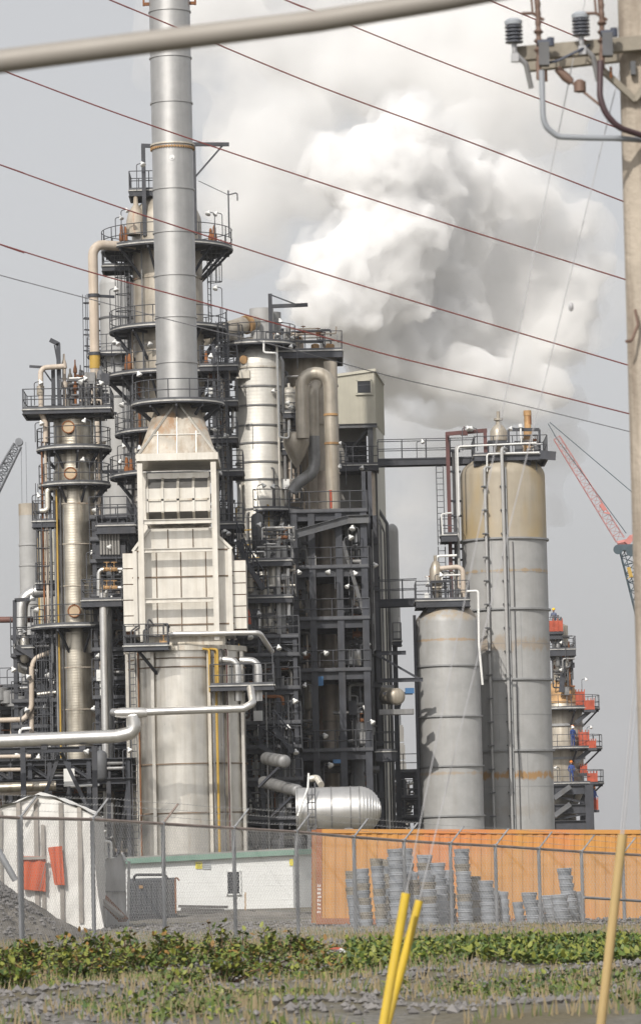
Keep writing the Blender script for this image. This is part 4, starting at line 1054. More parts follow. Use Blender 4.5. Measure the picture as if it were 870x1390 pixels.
for a, b in ((862, 815), (810, 765), (755, 710)):
    fill(T, x0, x1, 214.8, 217.5, zfor(x0, 215, a), zfor(x0, 215, b), nv=10, nh=7, nl=2, nb=1, rmax=.09, lights=1, pm=['silver', 'dullpipe', 'tank', 'clad', 'darkpipe', 'beige', 'steel2'])
q = W(337, 840, 213.8); mb = MB(); mb.tube([q - Vector((0, 0, .3)), q + Vector((0, 0, .3)), q + Vector((0, 0, .5))], 0, 8, rs=[.16, .10, .03]); mb.build('red_cover', M['red'], T)
for (px, py, L_) in ((416, 1020, 1.2), (430, 1090, 1), (344, 960, 2), (395, 905, 2)):
    pass
# ============================================================ SILVER PIPELINE, DRUMS NEAR GRADE
root = thing('silver_pipeline', 'fat bright silver pipeline stepping up in an S bend across the furnace front', 'pipeline', W(100, 1003, 200))
mb = MB()
Yp = 200.5
mb.pipe([W(-40, 1008, Yp), W(158, 1000, Yp), W(184, 994, Yp), W(180, 972, Yp)], .335, .75, 24); mb.build('pipe_shell', M['silver'], root)
mb = MB(); mb.pipe([W(154, 967, Yp+1), W(163, 968, Yp), W(331, 962, Yp), W(331, 962, Yp) + Vector((.45, .1, .25)), W(340, 935, Yp+2)], .19, .3, 20); mb.build('pipe_shell', M['silver'], root)
mb = MB(); q = W(181, 968, Yp); mb.tube([q + Vector((-.9, 0, 0)), q + Vector((-.6, 0, 0)), q + Vector((.4, 0, 0)), q + Vector((.7, 0, 0))], 0, 20, rs=[.2, .27, .27, .2]); mb.build('sleeve', M['silver'], root)
for px in (60, 112):
    q = W(px, 1004, Yp); mb = MB(); mb.box((q.x, Yp, q.z-.42), (.3, .5, .2)); mb.build('pipe_shoe', M['steel'], root)
root = thing('storage_drum', 'big silver horizontal drum with a ribbed rounded end behind the orange container', 'drum', W(455, 1110, 190))
q0, q1 = W(402, 1102, 190), W(487, 1100, 190); rD = 32*190/F
path, rs_ = [], []
for i in range(12):
    a = math.pi/2*i/11; path.append(q1 + Vector((rD*.95*math.sin(a), 0, 0))); rs_.append(max(.01, rD*math.cos(a)))
mb = MB(); mb.tube([q0, q1] + path[1:], 0, 48, rs=[rD, rD] + rs_[1:]); mb.build('drum_shell', M['silver'], root)
for i in range(1, 9):
    a = math.pi/2*i/10; e = q1 + Vector((rD*.95*math.sin(a), 0, 0)); mb = MB(); mb.tube([e - Vector((.02, 0, 0)), e + Vector((.02, 0, 0))], rD*math.cos(a)+.025, 48); mb.build('head_rib', M['silver'], root)
for px in (404, 424, 450, 476, 488):
    e = W(px, 1101, 190); e.z = q0.z + (q1.z-q0.z)*(px-402)/85; mb = MB(); mb.tube([e - Vector((.03, 0, 0)), e + Vector((.03, 0, 0))], rD+.02, 48); mb.build('ring_band', M['dullpipe'], root)
mb = MB(); mb.box((q0.x+.7, 190, q0.z/2-rD*.4), (.4, 1.6, q0.z-rD*.7)); mb.box((q1.x-.5, 190, q0.z/2-rD*.4), (.4, 1.6, q0.z-rD*.7)); mb.build('saddle', M['dullpipe'], root)
mb = MB(); mb.pipe([W(404, 1108, 188.6), W(418, 1070, 188.6), W(419, 1050, 188.6)], .05, .1, 8); mb.build('pipe', M['white'], root)
ladder(root, (W(423, 1100, 188.9).x, 188.9), 0, R(-90), 0, q0.z+rD+.2, cage=False, w=.35)
for k, (a, b, y0_, y1_, rr) in enumerate((((362), (386), 1030, 1034, .32), ((358), (404), 1062, 1074, .30))):
    p, q = W(a, y0_, 206), W(b, y1_, 200)
    root = thing('condenser_drum', ('upper' if k == 0 else 'lower') + ' of two small grey drums slanting forward left of the big horizontal drum', 'drum', p)
    drum(root, p, q, rr, 'dullpipe', 20, 'drum_shell')
    mb = MB(); mb.bar(q + Vector((-.3, .4, -.3)), q + Vector((-1.3, 1.5, -1.2)), .12); mb.build('bracket', M['steel'], root)
root = thing('white_elbow', 'short white elbow pipe sitting above the silver drum head', 'pipe', W(425, 1060, 196))
mb = MB(); mb.pipe([W(420, 1058, 196), W(430, 1056, 196), W(436, 1066, 195)], .16, .3, 12); mb.build('pipe', M['clad'], root)
# ============================================================ BIG STORAGE SILO
A = Tower('tall_silo', 'tallest grey silo with an ochre stained top band and pale pipes down its front', 'silo', 691.5, 1000, 234)
T = A.T; c = A.c; r = A.m(58)
RC = (.42, .23, .07)
M['tankbig'] = mat('grey silo paint', (.41, .41, .405), .05, .5, .07, streak=.40, streakcol=(.33, .315, .29), rust=.04, rustcol=(.33, .20, .09), zbands=((A.z(1053, r), .75, .85, RC), (A.z(774, r), .4, .7, (.40, .27, .13)), (A.z(1100, r), 1.2, .4, (.34, .30, .26)), (A.z(873, r), 1.3, .45, (.38, .26, .14))))
mb = MB(); mb.lathe([(r, 0), (r, A.z(729, r))], (c[0], c[1], 0), 72); mb.build('shell', M['tankbig'], T)
for py in (776, 873, 970, 1068):
    z = A.z(py, r); mb = MB(); mb.lathe([(r, z-.012), (r+.012, z-.012), (r+.012, z+.012), (r, z+.012)], (c[0], c[1], 0), 72); mb.build('weld_seam', M['tankring'], T)
for k, (pa_, pb_) in enumerate(((730, 826), (826, 922), (922, 1019), (1019, 1115))):
    a_ = R(-110 + 37*k % 70); mb = MB(); u = Vector((c[0] + (r+.004)*math.cos(a_), c[1] + (r+.004)*math.sin(a_), 0)); mb.bar(u + Vector((0, 0, A.z(pb_, r)+.1)), u + Vector((0, 0, A.z(pa_, r)-.1)), .025, .025); mb.build('weld_seam', M['tankring'], T)
zt = A.z(648)
mb = MB(); mb.lathe([(r, A.z(729, r)), (r, zt)] + [(r*math.cos(t)**.93 if t < 1.5 else .02, zt + A.m(31)*math.sin(t)) for t in [i*1.5708/10 for i in range(1, 11)]], (c[0], c[1], 0), 72); mb.build('stained_top', M['tanktop'], T)
for py in (730, 826, 922, 1019):
    z = A.z(py, r); mb = MB(); e = .13
    mb.lathe([(r, z-.05), (r+e, z-.05), (r+e, z+.05), (r, z+.05)], (c[0], c[1], 0), 72); mb.build('stiffener_ring', M['tankring'], T)
for px, top in ((662, 634), (686, 608), (627, 606)):
    xw = W(px, 800, c[1]-r-.2).x; dx = xw - c[0]; Yq = c[1] - math.sqrt(max(.01, r*r - dx*dx)) - .32
    if px == 627: Yq = c[1]-1.3; xw = c[0]-r-.22
    z1 = zfor(xw, Yq, top)
    rpipe(T, [(xw, Yq, 0), (xw, Yq, z1), (xw + (.9 if px != 686 else .3), Yq+.8, z1)], .085 if px != 686 else .10, 'tank', n=10)
mb = MB(); xw = W(690, 800, c[1]-r).x; mb.bar((xw, c[1]-r-.1, 0), (xw, c[1]-r-.1, A.z(640)), .10, .08); mb.build('cable_tray', M['tankring'], T)
mb = MB(); mb.bar((xw+.32, c[1]-r-.05, 0), (xw+.32, c[1]-r-.05, A.z(740)), .05, .05); mb.build('conduit', M['darkpipe'], T)
for py in range(660, 1110, 32):
    for px in (665, 690):
        xw = c[0] + A.m(px - 695); z = A.z(py, r); mb = MB(); mb.box((xw + .1, c[1]-r-.05, z), (.34, .4, .07)); mb.build('pipe_clip', M['steel2'], T)
zp = A.z(617, 2.3)
rect_platform(T, A.X(642, 617), A.X(740, 617), c[1]-2.2, c[1]+2, zp, th=.3)
mb = MB(); mb.box((c[0]-.05, c[1], zp-.42), (A.m(78), 3.6, .34)); mb.build('grillage', M['steel'], T)
mb = MB(); q = A.p(733, 617, c[1]-2.2); mb.bar(q, q + Vector((.9, 0, -.1)), .18, .5); mb.build('outrigger', M['steel'], T)
mb = MB(); z = zfor(c[0], c[1]-2.3, 600); mb.tube(fillet([A.p(661, 640, c[1]-2.4), A.p(661, 616, c[1]-2.4), A.p(732, 614, c[1]-2.4)], .15), .05, 8); mb.build('white_pipe', M['white'], T)
mb = MB(); mb.tube(fillet([A.p(623, 700, c[1]-2.3), A.p(621, 606, c[1]-2.3), A.p(728, 601, c[1]-2.3)], .2), .05, 8); mb.build('white_pipe', M['white'], T)
q = A.p(677, 598, c[1]-.4); mb = MB(); mb.lathe([(.16, -1), (.3, -.2), (.5, .0), (.5, .55), (.3, .85), (.16, .95), (.16, 1.15), (.26, 1.18), (.26, 1.3), (.1, 1.3), (.1, 1.7), (.02, 1.7)], q, 20); mb.build('vent_pot', M['tan'], T)
q = A.p(717, 606, c[1]-.2); mb = MB(); mb.lathe([(.26, -.4), (.26, .9), (.2, 1.0), (.2, 1.8), (.23, 1.8), (.23, 2.1), (.01, 2.1)], q, 12); mb.build('rusty_vent', M['manway'], T)
mb = MB(); q = A.p(717, 570, c[1]-.2); mb.tube([q + Vector((0, 0, -.25)), q + Vector((0, 0, .35))], .19, 10); mb.build('rusty_vent', M['rustpart'], T)
for (xa, xb, ya) in ((690, 732, 583), (662, 688, 600)):
    for px in (xa, xb):
        mb = MB(); q = A.p(px, ya, c[1]-1.0); mb.bar((q.x, q.y, zp), (q.x, q.y, q.z), .13); mb.build('hoist_frame', M['steel'], T)
    mb = MB(); mb.bar(A.p(xa, ya, c[1]-1), A.p(xb, ya, c[1]-1), .18); mb.build('hoist_frame', M['steel'], T)
for px, py, f in ((628, 612, 1), (648, 612, -1), (702, 612, -1), (592-1, 626, 1)): floodlight(T, A.p(px, py, c[1]-1.8), f, 1.3) if px > 600 else None
fill(T, A.X(695, 610), A.X(732, 610), c[1]-1.8, c[1], zp+.1, zp+1.2, nv=6, nh=5, nl=2, nb=0, rmax=.05, lights=0, pm=['white', 'beige', 'tan', 'rustpart', 'darkpipe'])
q = A.p(707, 590, c[1]-1.2); mb = MB(); mb.lathe([(.06, -.8), (.06, .4), (.14, .42), (.14, .6), (.01, .65)], q, 10); mb.build('relief_valve', M['white'], T)
# red hoist portal and service mast at its left
root = thing('hoist_mast', 'dark red portal and service mast with a caged ladder left of the tallest silo', 'mast', (W(609, 700, 233).x, 233, 0)); T2 = root
x = W(610, 700, 233).x
mb = MB(); mb.bar((x, 233, 0), (x, 233, W(609, 587, 233).z), .22, .22); mb.build('mast_column', M['redsteel'], T2)
x2 = W(660, 600, 233).x; mb = MB(); mb.bar((x2-.1, 232, zp), (x2-.1, 232, W(657, 585, 233).z), .2); mb.build('mast_column', M['redsteel'], T2)
mb = MB(); mb.bar(W(605, 589, 232.5), W(661, 584, 232.5), .22); mb.build('hoist_beam', M['redsteel'], T2)
mb = MB(); q = W(630, 588, 232.4); mb.box(q, (.4, .3, .25)); mb.tube([q, q + Vector((0, 0, .4))], .04, 6); mb.build('trolley', M['redsteel'], T2)
ladder(T2, (x-.5, 233), .1, R(-90), zfor(x, 233, 740), zfor(x, 233, 632), cage=False, w=.4)
ladder(T2, (x-.5, 233), .1, R(-90), zfor(x, 233, 815), zfor(x, 233, 742), cage=False, w=.4)
rect_platform(T2, W(599, 731, 232).x, W(620, 731, 232).x, 231.6, 233.6, zfor(x, 232, 727), th=.35)
mb = MB(); mb.pipe([W(601, 727, 231.6), W(599, 698, 231.6), W(613, 696, 231.6)], .05, .1, 6); mb.build('white_pipe', M['white'], T2)
for py in (612, 640, 680, 700, 745, 760): 
    mb = MB(); z = zfor(x, 233, py); mb.bar((x, 233, z), (x+.7, 233.3, z), .12); mb.build('bracket', M['steel'], T2)
xx = W(617, 690, 233.2).x; rpipe(T2, [(xx, 233.2, zfor(xx, 233, 860)), (xx, 233.2, zfor(xx, 233, 612))], .09, 'darkpipe')

# footbridges
def bridge(label, p, q, deck_h, name='footbridge'):
    p, q = Vector(p), Vector(q)
    root = thing(name, label, 'footbridge', (p+q)/2)
    mb = MB()
    for s in (-.55, .55): mb.ibeam(p + Vector((0, s, -deck_h/2)), q + Vector((0, s, -deck_h/2)), .14, deck_h)
    mb.build('girder', M['steel'], root)
    mb = MB(); mb.bar(p + Vector((0, 0, .03)), q + Vector((0, 0, .03)), 1.1, .05); mb.build('deck', M['steel'], root)
    for s in (-.55, .55):
        rb = MB(); railing_path(rb, [p + Vector((0, s, .05)), q + Vector((0, s, .05))], post=1.4, toe=False); rb.build('railing', M['rail'], root)
    return root
b = bridge('upper footbridge from the clad building to the tallest silo', W(513, 625, 234), W(646, 622, 234), .36)
floodlight(b, W(566, 623, 233.4), 1, 1.0)
b2 = bridge('lower footbridge from the steel frame to the top of the shorter silo', W(513, 816, 229), W(566, 814, 229), .38)

# ============================================================ SMALL SILO
A = Tower('short_silo', 'shorter grey silo with rust runs under its domed top', 'silo', 611, 1000, 227)
T = A.T; c = A.c; r = A.m(43)
zt = A.z(846)
M['tanksmall'] = mat('small silo paint', (.40, .40, .395), .05, .5, .08, streak=.42, streakcol=(.32, .30, .27), rust=.05, rustcol=(.33, .20, .09), zbands=((zt+.8, 2.2, .6, (.40, .30, .18)), (A.z(868, r), .25, .6, (.42, .26, .11)), (A.z(1050, r), .3, .45, (.40, .27, .14)), (A.z(933, r), .8, .35, (.30, .30, .30))))
mb = MB(); mb.lathe([(r, 0), (r, zt), (r*.97, zt+.25), (r*.75, zt+.75), (r*.45, zt+1.1), (.02, zt+1.2)], (c[0], c[1], 0), 64); mb.build('shell', M['tanksmall'], T)
for py in (903, 972, 1040, 1108):
    z = A.z(py, r); mb = MB(); e = .10
    mb.lathe([(r, z-.045), (r+e, z-.045), (r+e, z+.045), (r, z+.045)], (c[0], c[1], 0), 64); mb.build('stiffener_ring', M['tankring'], T)
zp = A.z(815, 1.5)
rect_platform(T, A.X(564, 815), A.X(636, 815), c[1]-1.5, c[1]+1.5, zp, th=.34)
mb = MB(); mb.box((c[0]-.1, c[1], zp-.45), (A.m(50), 2.4, .36)); mb.build('grillage', M['steel'], T)
q = A.p(592, 800, c[1]-.3); mb = MB(); mb.lathe([(.14, -.5), (.3, .1), (.36, .4), (.36, 1.1), (.2, 1.5), (.1, 1.6), (.1, 1.9), (.01, 1.9)], q, 16); mb.build('vent_pot', M['tan'], T)
mb = MB(); mb.pipe([A.p(592, 762, c[1]-.3), A.p(593, 755, c[1]-.3), A.p(620, 754, c[1]-.3)], .07, .2, 10); mb.build('white_pipe', M['white'], T)
mb = MB(); mb.pipe([A.p(597, 772, c[1]-.6), A.p(628, 769, c[1]-.6), A.p(629, 812, c[1]-.6)], .14, .35, 12); mb.build('pale_pipe', M['beige'], T)
mb = MB(); mb.pipe([A.p(633, 803, c[1]-1.5), A.p(649, 802, c[1]-1.5), A.p(650, 875, c[1]-1.5), A.p(655, 930, c[1]-1.5)], .07, .15, 10); mb.build('white_pipe', M['white'], T)
for px in (585, 604, 612):
    mb = MB(); q = A.p(px, 790, c[1]-.8); mb.bar((q.x, q.y, zp), (q.x, q.y, q.z), .12); mb.build('stand_post', M['steel'], T)
mb = MB(); mb.bar(A.p(585, 790, c[1]-.8), A.p(612, 789, c[1]-.8), .14); mb.build('stand_beam', M['steel'], T)
fill(T, A.X(578, 810), A.X(625, 810), c[1]-1.2, c[1]+.8, zp+.1, zp+1.7, nv=9, nh=3, nl=2, nb=1, rmax=.05, lights=1, pm=['white', 'beige', 'tan', 'rustpart', 'darkpipe'])
mb = MB(); xq = c[0]-r-.06; mb.bar((xq, c[1]-.3, 0), (xq, c[1]-.3, A.z(835)), .16, .5); mb.build('conduit_box', M['steel'], T)

# structure and pointed pile between frame and silos
r8, xs8, zs8 = pxframe('pipe_rack', 'small distant rack in the slot between the steel frame and the shorter silo', 526, 562, (1112, 1085, 1050), 252, 257, 2, 14, 2, .08, sky_block=False)
A = Tower('stepped_cooler', 'distant stepped grey louvre tower tapering beside the frame', 'tower', 545, 1050, 285)
mb = MB(); z = 0
rr = A.m(11); zt = A.z(985); n = 9
for i in range(n):
    w = rr*(1.15 - .85*i/n)*2; z0, z1 = zt*(i/n)*.999, zt*((i+1)/n)
    mb.box((A.x, 285, (z0+z1)/2), (w, w, (z1-z0)-.25)); mb.box((A.x, 285, z1-.12), (w*.8, w*.8, .26))
mb.build('louvre_body', M['sidingdark'], A.T)
mb = MB(); mb.tube([(A.x, 285, zt), (A.x, 285, zt+1.2)], .06, 6); mb.build('spike', M['steel2'], A.T)

# ============================================================ FAR COLUMN WITH RED SCREENS
A = Tower('red_screened_column', 'distant column at the right hung with bright red netted work platforms', 'tower', 765, 1030, 340)
T = A.T; c = A.c; r = A.m(27)
mb = MB(); mb.lathe([(r*.55, 0), (r*.55, A.z(1098)), (r, A.z(1075)), (r, A.z(958)), (r*.8, A.z(948)), (r*.42, A.z(926)), (r*.40, A.z(850)), (.05, A.z(845))], (c[0], c[1], 0), 44); mb.build('shell', M['tan'], T)
mb = MB(); mb.lathe([(r*1.01, A.z(955)), (r*.83, A.z(945)), (r*.45, A.z(924))], (c[0], c[1], 0), 44); mb.build('rusty_cone', M['manway'], T)
for py in (985, 1030):
    z = A.z(py); mb = MB(); mb.lathe([(r, z-.1), (r+.15, z-.1), (r+.15, z+.1), (r, z+.1)], (c[0], c[1], 0), 44); mb.build('ring_band', M['tankring'], T)
for py, R_ in ((962, 2.7), (1016, 2.9), (1064, 3.0)):
    ring_platform(T, c, A.z(py, 2), r, r + R_*.55, brackets=5, drop=1.4)
def red_basket(px0, px1, py0, py1, Yq, label=None):
    a, b_ = W(px0, py0, Yq), W(px1, py1, Yq); mb = MB()
    w, h = b_.x - a.x, a.z - b_.z
    mb.box((a.x + w/2, Yq, b_.z + h/2), (w, 1.2, h*.94))
    for i in range(4): mb.bar((a.x + w*i/3, Yq-.62, b_.z), (a.x + w*i/3, Yq-.62, a.z + .15), .07)
    o = mb.build('red_screen', M['red'], T)
    mb = MB(); mb.box((a.x + w/2, Yq, b_.z - .1), (w+.2, 1.4, .2)); mb.build('platform_floor', M['steel'], T)
    return o
for args in ((744, 763, 843, 858, 338), (781, 793, 939, 958, 338.5), (793, 806, 951, 964, 338), (785, 799, 994, 1016, 338.5), (799, 808, 1006, 1016, 338), (787, 796, 1040, 1050, 339), (797, 810, 1050, 1062, 338), (804, 811, 1086, 1100, 338)):
    red_basket(*args)
for py in (972, 1025):
    mb = MB(); mb.bar(W(781, py+10, 338), W(800, py-6, 338), .35); mb.build('bracket', M['steel'], T)
mb = MB()
rect_platform(T, W(746, 888, 338).x, W(781, 888, 338).x, 337.5, 341, A.z(884), th=.5)
rect_platform(T, W(744, 861, 338).x, W(762, 861, 338).x, 337.5, 341, A.z(858), th=.7)
for px in (751, 757):
    mb = MB(); mb.bar(W(px, 885, 338), W(px, 835, 338), .2); mb.build('mast_column', M['steel2'], T)
mb = MB(); mb.bar(W(762, 940, 338), W(765, 888, 338), .4); mb.build('mast_column', M['steel'], T)
fill(T, W(748, 880, 338).x, W(779, 880, 338).x, 337.6, 340, A.z(940), A.z(865), nv=12, nh=9, nl=3, nb=2, rmax=.12, lights=2)
for px, py, f in ((772, 990, 1), (760, 1045, -1), (790, 925, 1), (797, 990, 1)): floodlight(T, W(px, py+14, 337), f, 1.0)
xs9 = [W(px, 1100, 337).x for px in (746, 800)]; zs9 = sorted(zfor(xs9[0], 337, p) for p in (1068, 1094, 1116))
r9 = thing('support_frame', 'dark braced steel frame carrying the red screened column', 'steel frame', ((xs9[0]+xs9[1])/2, 337, 0))
frame(r9, xs9, [337, 344], zs9, .7, .7, 1.0, rails=False)
for py in (1080, 1104):
    mb = MB(); mb.bar(W(752, py+4, 336.6), W(774, py-12, 336.6), .4); mb.build('brace', M['steel2'], r9)

# ---- workers up there
def person(label, px, py, Y, zfeet=None, top=(.03, .07, .25), hat=(.8, .5, .03), turn=0.0):
    p = W(px, py, Y)
    root_p = Vector((p.x, Y, zfeet if zfeet is not None else p.z))
    me = bpy.data.meshes.new('person')
    V = [(0, 0, .93), (0, 0, 1.12), (0, 0, 1.36), (0, 0, 1.48), (0, 0, 1.54), (0, -.01, 1.66), (0, 0, 1.76),
         (-.19, 0, 1.40), (-.26, -.02, 1.13), (-.22, -.18, .98), (-.20, -.27, .97), (.19, 0, 1.40), (.26, -.02, 1.13), (.22, -.18, .98), (.20, -.27, .97),
         (-.10, 0, .88), (-.11, -.02, .50), (-.11, .02, .08), (-.11, -.14, .04), (.10, 0, .88), (.11, -.02, .50), (.11, .02, .08), (.11, -.14, .04)]
    E = [(0, 1), (1, 2), (2, 3), (3, 4), (4, 5), (5, 6), (2, 7), (7, 8), (8, 9), (9, 10), (2, 11), (11, 12), (12, 13), (13, 14), (0, 15), (15, 16), (16, 17), (17, 18), (0, 19), (19, 20), (20, 21), (21, 22)]
    Rr = [.15, .15, .17, .07, .06, .10, .08, .08, .055, .045, .04, .08, .055, .045, .04, .10, .07, .055, .05, .10, .07, .055, .05]
    me.from_pydata(V, E, []); o = bpy.data.objects.new('person', me); COL.objects.link(o)
    me.materials.append(matcol('coverall ' + label[:8], top))
    o.location = root_p; o.rotation_euler.z = turn; ORI[o.name] = root_p
    sk = o.modifiers.new('Skin', 'SKIN'); sk.use_smooth_shade = True
    for v, rr_ in zip(me.skin_vertices[0].data, Rr): v.radius = (rr_, rr_*.85)
    me.skin_vertices[0].data[0].use_root = True
    s = o.modifiers.new('Sub', 'SUBSURF'); s.levels = 1; s.render_levels = 1
    mb = MB(); mb.lathe([(.20, 1.70), (.135, 1.72), (.125, 1.80), (.08, 1.86), (.01, 1.88)], (0, 0, 0), 14)
    h = mb.build('hard_hat', matcol('hat ' + label[:8], hat), None, loc=(0, 0, 0)); h.parent = o; h.location = (0, 0, 0)
    mb = MB(); mb.tube([(0, -.06, 1.56), (0, -.085, 1.60), (0, -.085, 1.68), (0, -.06, 1.71)], 0, 10, rs=[.045, .075, .08, .05]); mb.tube([(0, -.15, 1.66), (0, -.18, 1.63)], .016, 6)
    f = mb.build('face', matcol('skin', (.45, .27, .19)), None, loc=(0, 0, 0)); f.parent = o; f.location = (0, 0, 0)
    return tag(o, label, 'person')
def matcol(name, col, rough=.7):
    if name in bpy.data.materials: return bpy.data.materials[name]
    return mat(name, col, 0, rough, .1)
Yw = c[1] - r - .8
person('person in blue coveralls and orange hat on the lowest ring of the distant column', 776, 1062, Yw, A.z(1064, 2)+.03, (.03, .07, .26), (.75, .22, .03))
person('person in dark clothes and yellow hat on the middle ring of the distant column', 778, 1016, Yw, A.z(1016, 2)+.03, (.05, .08, .22), (.85, .6, .02), .5)
person('person with yellow hat on the topmost red box of the distant column', 752, 850, 338.3, W(752, 857, 338).z + .1, (.10, .12, .20), (.85, .55, .02), -.4)
person('person in blue leaning in the lowest red basket of the distant column', 807, 1099, 338.1, W(807, 1099, 338).z + .05, (.03, .07, .26), (.6, .1, .05), .8)

# ============================================================ CRANES
def lattice(T, p, q, w0, w1, n, m, name, rr=.06, side=None):
    p, q = Vector(p), Vector(q); d = (q-p).normalized()
    a = d.cross(Vector((0, 1, 0))).normalized(); b_ = d.cross(a).normalized()
    L = []
    for i in range(n+1):
        t = i/n; w = w0 + (w1-w0)*t; e = p + (q-p)*t
        L.append([e + a*(sx_*w/2) + b_*(sy_*w/2) for sx_, sy_ in ((-1, -1), (1, -1), (1, 1), (-1, 1))])
    mb = MB()
    for k in range(4): mb.tube([l[k] for l in L], rr*1.5, 5)
    for i in range(n):
        for k in range(4):
            k2 = (k+1) % 4
            u, v = (L[i][k], L[i+1][k2]) if (i + k) % 2 else (L[i][k2], L[i+1][k])
            mb.tube([u, v], rr, 4)
        for k in range(4): mb.tube([L[i][k], L[i][(k+1) % 4]], rr*.8, 4)
    return mb.build(name, m, T)
Yc = 330
root = thing('crawler_crane', 'crane with a red lattice jib on a dark lattice mast at the right', 'crane', W(846, 740, Yc)); T = root
redm = matcol('crane red', (.52, .20, .18), .5); drk = matcol('crane mast dark', (.07, .10, .12), .5)
lattice(T, W(755.5, 594, Yc), W(842, 733, Yc), .55, .75, 17, redm, 'jib', .014)
mb = MB(); mb.pipe([W(838, 738, Yc), W(852, 735, Yc), W(872, 718, Yc)], .24, .3, 6); mb.bar(W(850, 738, Yc), W(858, 729, Yc), .7, .5); mb.build('strut', redm, T)
mb = MB(); mb.bar(W(815, 684, Yc-.5), W(821, 693, Yc-.5), .3, .3); mb.bar(W(820, 696, Yc-.5), W(828, 697, Yc-.5), .12); mb.build('jib_hinge', redm, T)
lattice(T, W(848, 742, Yc), W(900, 930, Yc), .95, 1.5, 16, drk, 'mast', .032)
mb = MB(); q = W(848, 742, Yc); mb.box(q + Vector((.1, 0, -.1)), (1.3, 1, .5)); mb.tube([W(857, 748, Yc-.6), W(857, 748, Yc+.6)], .45, 14); mb.tube([W(839, 746, Yc-.5), W(839, 746, Yc+.5)], .4, 14); mb.build('mast_head', drk, T)
mb = MB(); mb.bar(W(853, 770, Yc-.8), W(857, 784, Yc-.8), .3, .06); mb.bar(W(857, 782, Yc-.8), W(851, 786, Yc-.8), .2, .05); mb.build('yellow_plate', M['yellow'], T)
for (a, b_) in (((746, 573), (905, 708)), ((752, 590), (850, 724)), ((755, 594), (744, 575)), ((845, 740), (890, 905)), ((858, 745), (885, 800))):
    mb = MB(); mb.tube([W(*a, Yc), W(*b_, Yc)], .035, 5); mb.build('cable', drk, T)
# mast continues to its carrier outside the frame
lattice(T, W(900, 930, Yc), W(935, 1178, Yc), 1.5, 1.5, 16, drk, 'mast', .055)
mb = MB(); q = W(935, 1180, Yc); mb.box((q.x, Yc, 1.6), (6, 4, 2.2)); mb.box((q.x, Yc-1.8, .5), (8, 1, 1)); mb.box((q.x, Yc+1.8, .5), (8, 1, 1)); mb.build('carrier', redm, T)
root = thing('distant_crane', 'pale grey crane boom tip slanting up at the far left edge', 'crane', W(-40, 720, 420))
lattice(root, W(-60, 760, 420), W(24, 604, 420), 1.9, .8, 24, matcol('crane haze grey', (.20, .21, .23)), 'boom', .07)  # distance haze is mixed into this grey
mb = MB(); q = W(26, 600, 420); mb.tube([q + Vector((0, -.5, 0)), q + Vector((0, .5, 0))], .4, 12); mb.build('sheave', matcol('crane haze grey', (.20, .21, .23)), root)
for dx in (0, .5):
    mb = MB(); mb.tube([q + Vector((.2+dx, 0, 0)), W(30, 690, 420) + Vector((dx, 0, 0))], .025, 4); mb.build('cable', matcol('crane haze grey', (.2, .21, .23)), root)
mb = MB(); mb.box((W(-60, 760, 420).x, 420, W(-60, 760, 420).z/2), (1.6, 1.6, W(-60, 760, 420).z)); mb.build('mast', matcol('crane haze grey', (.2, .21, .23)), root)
# ============================================================ GROUND
def groundmat():
    m = bpy.data.materials.new('gravelly ground'); m.use_nodes = True
    nt = m.node_tree; N = nt.nodes; L = nt.links; b = N['Principled BSDF']; b.inputs['Roughness'].default_value = .95
    tc = N.new('ShaderNodeTexCoord')
    n1 = N.new('ShaderNodeTexNoise'); n1.inputs['Scale'].default_value = .35; n1.inputs['Detail'].default_value = 6
    n2 = N.new('ShaderNodeTexNoise'); n2.inputs['Scale'].default_value = 9; n2.inputs['Detail'].default_value = 5
    v = N.new('ShaderNodeTexVoronoi'); v.inputs['Scale'].default_value = 7
    for n in (n1, n2, v): L.new(tc.outputs['Object'], n.inputs['Vector'])
    r = N.new('ShaderNodeValToRGB'); e = r.color_ramp.elements
    e[0].position = .35; e[0].color = (.10, .095, .08, 1); e[1].position = .65; e[1].color = (.21, .20, .18, 1)
    L.new(n2.outputs['Fac'], r.inputs['Fac'])
    r2 = N.new('ShaderNodeValToRGB'); e = r2.color_ramp.elements
    e[0].position = .42; e[0].color = (0, 0, 0, 1); e[1].position = .6; e[1].color = (1, 1, 1, 1)
    L.new(n1.outputs['Fac'], r2.inputs['Fac'])
    mx = N.new('ShaderNodeMix'); mx.data_type = 'RGBA'; L.new(r2.outputs['Color'], mx.inputs[0]); L.new(r.outputs['Color'], mx.inputs[6]); mx.inputs[7].default_value = (.13, .11, .065, 1)
    L.new(mx.outputs[2], b.inputs['Base Color'])
    bm = N.new('ShaderNodeBump'); bm.inputs['Distance'].default_value = .06; bm.inputs['Strength'].default_value = .7
    L.new(v.outputs['Distance'], bm.inputs['Height']); L.new(bm.outputs['Normal'], b.inputs['Normal'])
    return m
def gz(x, y):
    """gentle relief near the camera, flat farther out"""
    if y < 20 or y > 86 or abs(x) > 40: return 0.0
    k = min(1, (y-20)/15) * min(1, (86-y)/26) * min(1, (40-abs(x))/10)
    return k * (.07*math.sin(x*.7 + y*.31) + .05*math.sin(x*1.9 - y*.23) + .04*math.sin(y*.9 + x*.4))
mb = MB(); vs, fs = [], []
nx_, ny_ = 80, 140
for j in range(ny_+1):
    for i in range(nx_+1):
        x, y = -40 + 80*i/nx_, 16 + 122*j/ny_; vs.append((x, y, gz(x, y)))
for j in range(ny_):
    for i in range(nx_):
        a = j*(nx_+1)+i; fs.append((a, a+1, a+nx_+2, a+nx_+1))
mb.add(vs, fs)
def quad(x0, y0, x1, y1): mb.add([(x0, y0, 0), (x1, y0, 0), (x1, y1, 0), (x0, y1, 0)], [(0, 1, 2, 3)])
